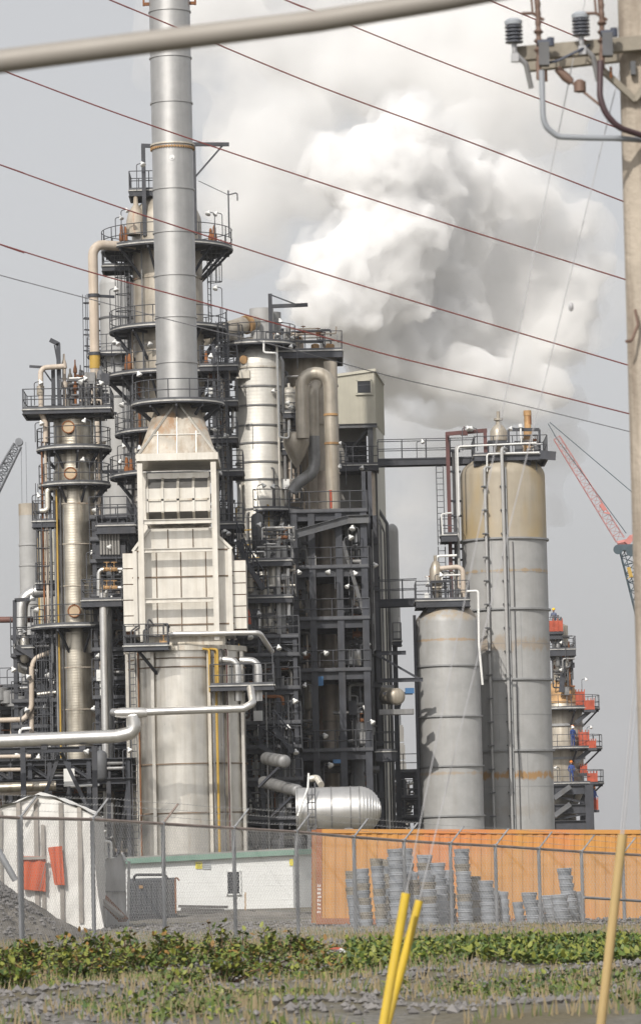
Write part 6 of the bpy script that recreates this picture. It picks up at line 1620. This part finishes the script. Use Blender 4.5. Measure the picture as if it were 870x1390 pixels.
def cloth(pts4, Yq, name, m, par, amp=.03):
    a, b_, c_, d_ = [W(px, py, Yq) for px, py in pts4]; n = 12; vs = []
    for j in range(n+1):
        for i in range(n+1):
            u, v = i/n, j/n; q = (a*(1-u)+b_*u)*(1-v) + (d_*(1-u)+c_*u)*v; q = q + Vector((0, amp*math.sin(u*14 + v*3), 0)); vs.append(q)
    mb = MB(); mb.add(vs, [(j*(n+1)+i, (j+1)*(n+1)+i, (j+1)*(n+1)+i+1, j*(n+1)+i+1) for j in range(n) for i in range(n)]); return mb.build(name, m, par, sharp=80)
cloth([(25, 1163), (62, 1163), (62, 1211), (30, 1208)], Yh-.22, 'red_flap', orgt, T)
cloth([(65, 1151), (84, 1149), (88, 1202), (74, 1202)], Yh-.22, 'red_flap', orgt, T)
mb = MB(); mb.bar(W(24, 1166, Yh-.25), W(63, 1165, Yh-.25), .08); mb.build('batten', batten, T)
mb = MB(); mb.tube([W(62, 1172, Yh-.3), W(54, 1208, Yh-.3)], .012, 5); mb.build('rope', M['dullpipe'], T)
# wrapped load
Yw_ = 118.0; x0, x1 = W(118, 1200, Yw_).x, W(171, 1200, Yw_).x
root = thing('wrapped_load', 'pale tarp-wrapped load with a peaked corner beside the shelter', 'wrapped load', ((x0+x1)/2, Yw_, 0)); T = root
vs = []; n = 26
def tz(u): 
    py = 1168 + 3*math.sin(u*7) - (9 if .78 < u < .97 else 0)*math.sin((u-.78)/.19*3.14159); return zfor(x0 + (x1-x0)*u, Yw_, py)
for j in range(n+1):
    for i in range(n+1):
        u, v = i/n, j/n; vs.append((x0 + (x1-x0)*u, Yw_ + .04*math.sin(u*19+v*4) + .03*math.sin(v*13+u*3), tz(u)*v))
mb = MB(); mb.add(vs, [(j*(n+1)+i, j*(n+1)+i+1, (j+1)*(n+1)+i+1, (j+1)*(n+1)+i) for j in range(n) for i in range(n)])
vs = [(x0 + (x1-x0)*i/n, Yw_ + 1.6*j/6, tz(i/n) - .0 + .03*math.sin(i+j)) for j in range(7) for i in range(n+1)]
mb.add(vs, [(j*(n+1)+i, j*(n+1)+i+1, (j+1)*(n+1)+i+1, (j+1)*(n+1)+i) for j in range(6) for i in range(n)]); 
vs = [(x1 + .01*i, Yw_ + 1.6*j/6, tz(1)*i/6) for j in range(7) for i in range(7)]
mb.add(vs, [(j*7+i, j*7+i+1, (j+1)*7+i+1, (j+1)*7+i) for j in range(6) for i in range(6)])
mb.build('tarp', mat('grey white tarp', (.50, .50, .50), 0, .7, .06, streak=.3, bump=.4, bumpscale=1.6), T, sharp=80)
mb = MB(); mb.tube([(x0, Yw_-.06, zfor(x0, Yw_, 1211)), (x1, Yw_-.06, zfor(x1, Yw_, 1211))], .02, 6); mb.build('rope', M['dullpipe'], T)
root = thing('timber_stairs', 'dark leaning timber ramp between the shelter and the wrapped load', 'ramp', W(135, 1240, 116.5)); 
mb = MB(); mb.bar(W(122, 1202, 116.8), W(168, 1250, 116.4), .5, .12); mb.build('ramp_board', M['rustpart'], root); mb = MB(); mb.bar(W(138, 1222, 116.3), W(166, 1246, 116.2), .5, .1); mb.build('ramp_board', batten, root)
mb = MB(); mb.pipe([W(118, 1143, 117), W(151, 1143, 117), W(151, 1166, 117)], .04, .08, 8); mb.pipe([W(143, 1143, 117), W(143, 1163, 117)], .03, .08, 8); 
root = thing('pipe_barrier', 'white bent pipe barrier rising behind the wrapped load', 'barrier', W(143, 1166, 117)); mb.build('bent_pipe', M['white'], root)
root = thing('leaning_pole', 'grey pipe leaning against the shelter at the left edge', 'pipe', W(20, 1196, 108)); mb = MB(); mb.tube([W(-20, 1125, 108), W(21, 1196, 108)], .09, 10); mb.build('pole', galv, root)

# ============================================================ YELLOW GUY GUARDS, GUY WIRES
gy = mat('yellow guard plastic', (.70, .49, .04), 0, .5, .14, streak=.5, sscale=9, streakcol=(.42, .31, .10)); tanwood = mat('tan guard', (.50, .36, .16), 0, .6, .1, streak=.3); strand = mat('guy strand', (.46, .46, .48), .2, .5, .1)
Yu = 33.0
def guy(label, pt, pb_, wires, Y, r, m, down=1.0):
    a = W(*pt, Y); b_ = W(*pb_, Y); d = (b_-a); t = (gz(b_.x, Y) - a.z)/d.z; e = a + d*t
    root = thing('guy_guard', label, 'guy guard', e, 'yellow guy wire guards')
    mb = MB(); n = 18; path = [a + (e-a)*i/n for i in range(n+1)]
    mb.tube(path, r, 14); mb.build('guard_sleeve', m, root)
    for (u, v) in wires:
        mb = MB(); mb.tube([W(*u, Y), W(*v, Y)], .0045 if len(wires) == 1 else .007, 6); mb.build('guy_strand', strand, root)
    return root
g1_ = guy('left of the two bright yellow guy guards in the foreground', (551, 1213), (536, 1300), [((802, -40), (551, 1213))], Yu, .038, gy)
g2_ = guy('right of the two bright yellow guy guards, slightly shorter', (569, 1223), (549, 1300), [((874, -40), (569, 1223))], Yu+.3, .034, gy)
g3_ = guy('dull yellow tall guy guard at the right in front of the container', (845, 1133), (826, 1300), [((905, 560), (846, 1133)), ((893, 560), (843, 1133))], 34, .040, tanwood)
q = W(775, 416, Yu+.3); mb = MB(); mb.lathe([(.005, -.04), (.020, -.02), (.020, .02), (.005, .04)], q, 12); mb.build('strain_insulator', strand, g2_)

# ============================================================ UTILITY POLE
wood = mat('weathered pole wood', (.46, .40, .33), 0, .9, .16, streak=.85, sscale=11, streakcol=(.20, .155, .12), bump=.4, bumpscale=14); wood2 = mat('grey crossarm wood', (.34, .305, .25), 0, .85, .2, streak=.4, bump=.3, bumpscale=12)
Yp_ = 33.0
pt_, pb2 = W(838, 0, Yp_), W(864, 1390, Yp_)
r_p = .16; ax_t, ax_b = W(838, 0, Yp_).x + r_p, W(863, 800, Yp_).x + r_p
ztp = W(838, -160, Yp_).z; z0p = 0
sl = (ax_t - ax_b)/(W(838, 0, Yp_).z - W(863, 800, Yp_).z); axx = lambda z: ax_b + sl*(z - W(863, 800, Yp_).z)
root = thing('utility_pole', 'weathered wooden utility pole with a double crossarm at the right edge', 'utility pole', (axx(0), Yp_, 0)); T = root
mb = MB(); n = 24; path = [(axx(ztp*i/n), Yp_, -.05 + (ztp+.05)*i/n) for i in range(n+1)]; mb.tube(path, .16, 24, rs=[.19 - .035*i/n for i in range(n+1)]); mb.build('pole_shaft', wood, T)
za = W(760, 70, Yp_-.25)
def ca(px0, py0, px1, py1, Yq, w=.10, h=.14):
    mb = MB(); mb.bar(W(px0, py0, Yq), W(px1, py1, Yq), w, h); mb.build('crossarm', wood2, T)
ca(702, 73, 905, 55, Yp_-.24, .10, .115); ca(717, 88, 905, 68, Yp_+.25, .10, .10)
mb = MB(); mb.bar(W(800, 78, Yp_-.31), W(862, 135, Yp_-.2), .035, .05); mb.bar(W(905, 78, Yp_-.31), W(862, 135, Yp_-.2), .035, .05); mb.build('arm_brace', wood2, T)
mb = MB(); mb.box(W(859, 92, Yp_-.2), (.04, .06, .11)); mb.build('bolt_plate', M['steel2'], T)
ins = mat('porcelain insulator', (.40, .43, .47), 0, .25, .05); insd = mat('dark polymer insulator', (.06, .07, .10), 0, .4, .1); insg = mat('grey polymer sheds', (.15, .16, .19), 0, .4, .1); brz = mat('brown hardware', (.20, .13, .10), .2, .5, .2); alum = mat('cast aluminium', (.42, .42, .43), .6, .45, .1)
def arrester(px, py0, py1, lean=0):
    """finned surge arrester on its bracket"""
    a, b_ = W(px, py0, Yp_-.36), W(px+lean, py1, Yp_-.36); n = 5; path, rs_ = [], []
    for i in range(n):
        for t, rr in ((0, .034), (.42, .034), (.52, .074), (.80, .074), (.9, .034)):
            path.append(a + (b_-a)*((i+t)/n)); rs_.append(rr)
    mb = MB(); mb.tube(path, 0, 16, rs=rs_); o = mb.build('surge_arrester', insg, T)
    mb = MB(); d = (a-b_).normalized(); mb.tube([a, a + d*.03, a + d*.05], 0, 14, rs=[.07, .075, .05]); mb.build('arrester_cap', ins, o)
    mb = MB(); mb.pipe([b_, b_ - d*.08, b_ - d*.14 + Vector((.09, .02, -.03)), b_ - d*.26 + Vector((.13, .08, -.1))], .022, .04, 8); mb.box(b_ - d*.12, (.06, .05, .07)); mb.build('arrester_bracket', alum, o)
arrester(697, 33, 58, 1); arrester(788, 24, 48, 1)
def cutout(px, topy, ybot):
    """fuse cutout: upright brown insulator column with collars, clamp and terminals"""
    mb = MB(); a, b_ = W(px, topy, Yp_-.40), W(px+3, ybot, Yp_-.40); N_ = 26; path, rs_ = [], []
    for i in range(N_+1): path.append(a + (b_-a)*i/N_); rs_.append(.042 if (i in (15, 18, 21)) else (.020 if i % 3 else .027))
    mb.tube(path, 0, 12, rs=rs_); o = mb.build('fuse_cutout', brz, T)
    mb = MB(); q = W(px+9, ybot-15, Yp_-.40); mb.box(q, (.085, .10, .19)); mb.build('mount_clamp', M['steel2'], o)
    mb = MB(); q = W(px+10, ybot-31, Yp_-.42); mb.tube([q - Vector((.06, 0, 0)), q + Vector((.06, 0, 0))], .028, 8); mb.tube([q + Vector((.05, 0, -.03)), q + Vector((.05, 0, .04))], .03, 8); mb.build('terminal', insd, o)
    mb = MB(); q = W(px-6, 17, Yp_-.4); mb.tube([q - Vector((.09, 0, 0)), q, q + Vector((.09, 0, -.06))], .014, 6); mb.tube([q, q + Vector((-.03, 0, .5))], .010, 5); mb.tube([q + Vector((.03, 0, 0)), q + Vector((.0, 0, .6))], .010, 5); mb.build('jumper_wire', brz, o)
    q = W(px+2, ybot+3, Yp_-.4); mb = MB(); mb.tube([q + Vector((0, 0, .05)), q - Vector((0, 0, .10))], .022, 8); mb.build('lower_terminal', brz, o)
cutout(729, -20, 88); cutout(815, -30, 75)
cabm = mat('grey cable sheath', (.30, .32, .35), 0, .45, .08); cabb = mat('dark brown cable sheath', (.07, .04, .045), 0, .45, .1)
mb = MB(); mb.pipe([W(735, 95, Yp_-.45), W(737, 158, Yp_-.48), W(741, 172, Yp_-.48), W(757, 185, Yp_-.46), W(800, 186.5, Yp_-.44), W(835, 187, Yp_-.4), W(880, 190, Yp_-.2)], .024, .12, 10); mb.build('cable', cabm, T)
mb = MB(); mb.pipe([W(815, 82, Yp_-.45), W(814, 130, Yp_-.48), W(821, 152, Yp_-.48), W(838, 172, Yp_-.46), W(880, 186, Yp_-.3)], .026, .25, 10); mb.build('cable', cabb, T)
mb = MB(); mb.tube([W(756, 92, Yp_-.3), W(768, 104, Yp_-.3), W(776, 111, Yp_-.3)], 0, 10, rs=[.03, .04, .03]); mb.tube([W(776, 111, Yp_-.3), W(817, 144, Yp_-.44)], .012, 6); mb.lathe([(.01, -.05), (.05, -.04), (.05, .04), (.02, .06)], W(787, 117, Yp_-.35), 12); mb.build('guy_link', brz, T)
for px, py in ((741, 95), (829, 90)): 
    mb = MB(); q = W(px, py, Yp_-.3); mb.tube([q, q - Vector((0, 0, .09))], .012, 6); mb.build('through_bolt', M['rustpart'], T)
mb = MB(); mb.pipe([W(800, 60, Yp_-.3), W(789, 66, Yp_-.4), W(756, 82, Yp_-.4), W(745, 84, Yp_-.35)], .012, .06, 6); mb.build('jumper_wire', insd, T)
mb = MB(); mb.pipe([W(862, 420, Yp_-.2), W(866, 440, Yp_-.22), W(857, 463, Yp_-.26), W(850, 463, Yp_-.3)], .014, .06, 6); mb.build('hanging_wire', brz, T)

# ============================================================ CROSSING PIPE ARM NEAR THE LENS
arm = mat('weathered grey arm', (.33, .305, .275), .1, .55, .06, streak=.15, streakcol=(.2, .17, .14))
Yq = 17.0; a, b_ = W(-330, 126, Yq), W(640, -10, Yq)
root = thing('overhead_pipe_arm', 'thick out-of-focus grey pipe arm slanting across the top', 'pipe arm', (a.x, a.y, 0))
mb = MB(); n = 30; P_ = []
ctrl = [(-330, 120), (0, 82.5), (205, 56), (435, 27), (600, 0), (760, -30), (900, -60)]
for (u, v) in zip(ctrl, ctrl[1:]):
    for i in range(6): t = i/6; P_.append(W(u[0]+(v[0]-u[0])*t, u[1]+(v[1]-u[1])*t, Yq))
P_.append(W(*ctrl[-1], Yq)); rs_ = [.053 - .010*i/len(P_) for i in range(len(P_))]
mb.tube(P_, 0, 24, rs=rs_); mb.build('arm', arm, root)
mb = MB(); mb.tube([(a.x, Yq, 0), (a.x, Yq, P_[0].z+.3)], .09, 20); mb.build('post', arm, root)

# ============================================================ POWER LINES
wred = mat('red brown line wire', (.16, .035, .03), 0, .5, .1); wgr = mat('grey line wire', (.13, .13, .14), 0, .5, .1)
WL = [('uppermost dark red power line near the pole insulators', [(610, -22), (665, 0), (785, 50), (880, 92)], .0135, wred),
      ('second power line from the top, coming down from under the pipe arm', [(330, -25), (390, 0), (455, 25), (620, 91), (846, 176), (905, 198)], .0135, wred),
      ('third power line from the top, crossing the upper stack', [(100, -22), (152, 0), (280, 53), (435, 117), (640, 193), (849, 274), (905, 295)], .0145, wred),
      ('fourth power line from the top, passing in front of the rusty stack flange', [(-40, 78), (17, 100), (156, 152), (312, 206), (435, 247), (600, 301), (750, 348), (852, 380), (905, 397)], .0145, wred),
      ('fifth power line from the top, crossing the top railed platform', [(-40, 209), (0, 223), (160, 280), (315, 331), (430, 368), (540, 402), (700, 450), (858, 497), (905, 511)], .0145, wred),
      ('sixth power line from the top, crossing the middle of the stack', [(-40, 317), (0, 331), (130, 371), (267, 408), (400, 446), (540, 485), (700, 523), (860, 563), (905, 574)], .0145, wred),
      ('thin grey lowest power line fading across the towers', [(-40, 362), (0, 373), (120, 405), (267, 443), (400, 475), (540, 513), (700, 548), (864, 588), (905, 598)], .010, wgr)]
for i, (lab, pts, rw, m_) in enumerate(WL):
    Yw1 = 78 + i*.5
    P = [W(px, py, Yw1) for px, py in pts]
    # continue well past the frame on both sides
    d0 = (P[0]-P[1]); d1 = (P[-1]-P[-2]); P = [P[0] + d0.normalized()*14] + P + [P[-1] + d1.normalized()*8]
    # smooth
    Q = []
    for k in range(len(P)-1):
        p0, p1, p2, p3 = P[max(k-1, 0)], P[k], P[k+1], P[min(k+2, len(P)-1)]
        for j in range(6):
            t = j/6; Q.append(.5*((2*p1) + (p2-p0)*t + (2*p0-5*p1+4*p2-p3)*t*t + (3*p1-p0-3*p2+p3)*t**3))
    Q.append(P[-1])
    mb = MB(); mb.tube(Q, rw, 6); tag(mb.build('power_line', m_, None, loc=P[0]), lab, 'power line', 'power lines crossing the sky')
# ============================================================ STEAM PLUME
def steam_mat(name, dens, alb=(.997, .996, .995), aniso=.0, wisp=None):
    m = bpy.data.materials.new(name); m.use_nodes = True; nt = m.node_tree; nt.nodes.clear()
    o = nt.nodes.new('ShaderNodeOutputMaterial'); v = nt.nodes.new('ShaderNodeVolumePrincipled')
    v.inputs['Color'].default_value = alb + (1,); v.inputs['Density'].default_value = dens; v.inputs['Anisotropy'].default_value = aniso
    nt.links.new(v.outputs['Volume'], o.inputs['Volume'])
    if wisp:
        tc = nt.nodes.new('ShaderNodeTexCoord'); n = nt.nodes.new('ShaderNodeTexNoise'); n.inputs['Scale'].default_value = wisp; n.inputs['Detail'].default_value = 4; n.inputs['Roughness'].default_value = .6
        mr = nt.nodes.new('ShaderNodeMapRange'); mr.inputs['From Min'].default_value = .40; mr.inputs['From Max'].default_value = .64; mr.inputs['To Min'].default_value = 0; mr.inputs['To Max'].default_value = dens*2.2
        nt.links.new(tc.outputs['Object'], n.inputs['Vector']); nt.links.new(n.outputs['Fac'], mr.inputs['Value']); nt.links.new(mr.outputs['Result'], v.inputs['Density'])
    return m
def puff(name, label, blobs, Y, mat_, voxel, disp, seed, extra=0, grow=1.1, hard=True):
    rnd = random.Random(seed); me = bpy.data.meshes.new(name); import bmesh
    bm = bmesh.new(); k = Y/F
    for (px, py, rp, dy) in blobs:
        c_ = W(px, py, Y+dy); r_ = rp*grow*(Y+dy)/F
        mtx = Matrix.Translation(c_) @ Matrix.Diagonal((r_, r_*.9, r_, 1))
        bmesh.ops.create_icosphere(bm, subdivisions=3, radius=1, matrix=mtx)
        for j in range(extra):
            a = Vector((rnd.gauss(0, 1), rnd.gauss(0, 1)-.4, rnd.gauss(0, 1))).normalized(); rr = r_*rnd.uniform(.22, .42)
            bmesh.ops.create_icosphere(bm, subdivisions=2, radius=rr, matrix=Matrix.Translation(c_ + Vector((a.x*r_, a.y*r_*.9, a.z*r_))*.88))
    o3 = W(blobs[0][0], blobs[0][1], Y); bmesh.ops.translate(bm, verts=bm.verts, vec=-o3)
    bm.to_mesh(me); bm.free()
    o = bpy.data.objects.new(name, me); COL.objects.link(o); o.location = o3; me.materials.append(mat_)
    rm = o.modifiers.new('R', 'REMESH'); rm.mode = 'VOXEL'; rm.voxel_size = voxel; rm.use_smooth_shade = True
    for sc_, st_ in disp:
        tx = bpy.data.textures.new(name + str(sc_), 'CLOUDS'); tx.noise_scale = sc_; tx.noise_depth = 3; tx.noise_basis = 'BLENDER_ORIGINAL'; tx.noise_type = 'HARD_NOISE' if hard and sc_ < 8 else 'SOFT_NOISE'
        d = o.modifiers.new('D', 'DISPLACE'); d.texture = tx; d.strength = st_; d.mid_level = .45; d.texture_coords = 'LOCAL'
    r2_ = o.modifiers.new('R2', 'REMESH'); r2_.mode = 'VOXEL'; r2_.voxel_size = voxel*.9; r2_.use_smooth_shade = True
    return tag(o, label, 'steam', kind='stuff')
Ys = 480
core = [(561, 190, 52, 0), (600, 215, 50, 10), (520, 232, 50, -5), (560, 262, 62, 0), (610, 300, 55, 10), (540, 320, 60, -5), (492, 345, 50, -8), (455, 378, 44, -12), (440, 412, 36, -12), (478, 412, 50, -10), (520, 390, 58, -5), (500, 455, 46, -5), (530, 470, 44, 0), (462, 450, 30, -10),
        (570, 360, 55, 5), (600, 400, 50, 10), (550, 450, 50, 5), (478, 225, 34, 0), (445, 215, 26, 5),  (620, 455, 42, 8), (590, 480, 38, 5)]
low = [(560, 500, 40, 2), (600, 515, 38, 0), (640, 505, 38, 0), (690, 525, 32, 0), (722, 545, 24, 0), (742, 566, 15, 0), (660, 545, 30, 0), (750, 582, 8, 0), (520, 505, 34, 4), (500, 485, 30, 0), (560, 545, 34, 6), (620, 550, 32, 4), (650, 570, 26, 6), (700, 560, 26, 4)]
right = [(800, 360, 36, 15), (790, 300, 36, 12), (700, 262, 44, 10), (735, 285, 40, 12), (765, 330, 36, 15), (690, 310, 60, 20), (730, 370, 60, 22), (660, 370, 66, 24), (760, 400, 48, 20), (700, 430, 62, 22), (650, 440, 60, 24), (740, 470, 46, 18), (690, 500, 44, 15), (755, 520, 26, 12), (720, 330, 55, 18), (765, 460, 36, 18)]
soft = [(300, 60, 90, 60), (380, 120, 90, 60), (460, 110, 90, 65), (560, 90, 100, 70), (660, 110, 95, 70), (740, 150, 80, 70), (420, 230, 80, 55), (360, 210, 70, 55), (380, 300, 60, 50), (340, 270, 50, 55), (640, 210, 80, 60), (720, 220, 70, 60), (790, 120, 60, 70), (700, 30, 110, 80), (560, 0, 110, 80), (420, 10, 110, 80), (790, 30, 80, 80), (320, 330, 40, 50), (300, 170, 60, 60), (640, -60, 130, 80), (480, -70, 130, 80), (350, -60, 110, 80), (790, -50, 100, 80)]
thin = [(560, 540, 55, 40), (620, 560, 60, 40), (690, 580, 50, 40), (540, 590, 50, 45), (600, 640, 50, 45), (780, 440, 50, 45), (800, 380, 40, 45), (700, 620, 40, 45), (805, 300, 40, 45), (770, 540, 34, 40), (640, 690, 45, 45), (570, 700, 40, 45), (560, 770, 36, 48), (530, 640, 40, 48), (760, 620, 36, 48), (760, 700, 30, 50)]
PL = globals().get('PLUME', 1)
if PL:
    puff('steam_cloud', 'brilliant white billowing steam column in the middle of the sky', core, Ys, steam_mat('dense steam', .9), .36, [(9, 6), (5, 3.4), (2.2, 1.9), (.9, .9)], 1, 7, 1.24)
    puff('steam_halo', 'faint halo of vapour clinging round the white steam column', core, Ys, steam_mat('halo steam', .16, wisp=.30), .8, [(9, 6), (3.4, 3.4)], 1, 6, 1.42)
    puff('steam_cloud', 'pale softer steam trailing down to the right along the plume underside', low, Ys, steam_mat('trailing steam', .34, wisp=.16), .8, [(9, 5), (3.4, 3.0)], 7, 4, 1.15)
    puff('steam_cloud', 'greyer billowing steam lobe at the right of the white column', right, Ys, steam_mat('grey steam', .42), .5, [(10, 7), (5, 3.4), (2.2, 2.0), (1.0, .9)], 2, 6)
    puff('steam_halo', 'faint vapour fringe round the greyer right lobe', right, Ys, steam_mat('fringe steam', .08, wisp=.22), .9, [(10, 7), (3.5, 3.4)], 2, 4, 1.32)
    sm = steam_mat('soft steam', .15, wisp=.06); sm2 = steam_mat('softest steam', .032, wisp=.045)
    puff('drifting_steam', 'soft spread out steam veil across the upper sky', soft, Ys, sm, 1.4, [(16, 14), (6, 6), (2.5, 2)], 3, 3, .98)
    puff('drifting_steam', 'outermost thin fringe of the steam veil across the upper sky', soft, Ys, sm2, 1.6, [(16, 14), (6, 6)], 6, 3, 1.32)
    puff('drifting_steam', 'thin steam haze trailing under and right of the plume', thin, Ys, steam_mat('thin steam', .075, wisp=.06), 1.6, [(14, 10), (5, 4)], 4, 2, 1.2)

# ============================================================ SKY, SUN, CAMERA
MIX = .40
wd = bpy.data.worlds.new('World'); scene.world = wd; wd.use_nodes = True
nt = wd.node_tree; bg = nt.nodes['Background']
sky = nt.nodes.new('ShaderNodeTexSky'); sky.sky_type = 'NISHITA'; sky.sun_disc = False
SUN_EL, SUN_AZ = R(38), R(-159)      # azimuth measured from +Y towards +X: behind the camera, to its left
sky.sun_elevation = SUN_EL; sky.sun_rotation = SUN_AZ
sky.air_density = 1.0; sky.dust_density = 4.0; sky.ozone_density = 1.0; sky.altitude = 0
hs = nt.nodes.new('ShaderNodeHueSaturation'); hs.inputs['Saturation'].default_value = .16
nt.links.new(sky.outputs['Color'], hs.inputs['Color'])
mx = nt.nodes.new('ShaderNodeMix'); mx.data_type = 'RGBA'; mx.inputs[0].default_value = MIX; mx.inputs[7].default_value = (6.0, 6.03, 6.22, 1)   # even overcast veil
nt.links.new(hs.outputs['Color'], mx.inputs[6]); nt.links.new(mx.outputs[2], bg.inputs['Color'])
bg.inputs['Strength'].default_value = .112
sd = bpy.data.lights.new('sun', 'SUN'); sd.energy = 2.9; sd.angle = R(.6); sd.color = (1.0, .945, .865)
so = bpy.data.objects.new('sun', sd); COL.objects.link(so)
dirv = Vector((math.sin(SUN_AZ)*math.cos(SUN_EL), math.cos(SUN_AZ)*math.cos(SUN_EL), math.sin(SUN_EL)))
so.rotation_euler = dirv.to_track_quat('Z', 'Y').to_euler(); so.location = dirv*100

cd = bpy.data.cameras.new('camera'); co = bpy.data.objects.new('camera', cd); COL.objects.link(co); scene.camera = co
cd.sensor_fit = 'HORIZONTAL'; cd.sensor_width = 36; cd.lens = 36*F/870
mtx = Matrix((CR, CU, -_f)).transposed().to_4x4(); mtx.translation = Vector((0, 0, CH)); co.matrix_world = mtx
cd.clip_start = .5; cd.clip_end = 6000
cd.dof.use_dof = True; cd.dof.focus_distance = 210; cd.dof.aperture_fstop = cd.lens/1000/.024

vs_ = scene.view_settings; vs_.view_transform = 'Standard'; vs_.look = 'None'; vs_.exposure = .14; vs_.gamma = 1
scene.cycles.volume_bounces = 20; scene.cycles.max_bounces = 22; scene.cycles.diffuse_bounces = 3; scene.cycles.glossy_bounces = 3; scene.cycles.transparent_max_bounces = 16
scene.cycles.use_denoising = True
scene.cycles.caustics_reflective = False; scene.cycles.caustics_refractive = False

# ============================================================ HAZE IN THE AIR
hz = bpy.data.materials.new('air haze'); hz.use_nodes = True; nt = hz.node_tree; nt.nodes.clear()
o_ = nt.nodes.new('ShaderNodeOutputMaterial'); v_ = nt.nodes.new('ShaderNodeVolumePrincipled'); v_.inputs['Color'].default_value = (.93, .95, 1, 1); v_.inputs['Density'].default_value = HAZE if 'HAZE' in globals() else .00011
v_.inputs['Anisotropy'].default_value = .0
nt.links.new(v_.outputs['Volume'], o_.inputs['Volume'])
mb = MB(); mb.box((0, 2400, 84), (9000, 5600, 170))
tag(mb.build('haze', hz, None, loc=(0, 2400, 84)), 'thin pale haze in the air', 'haze', kind='stuff')
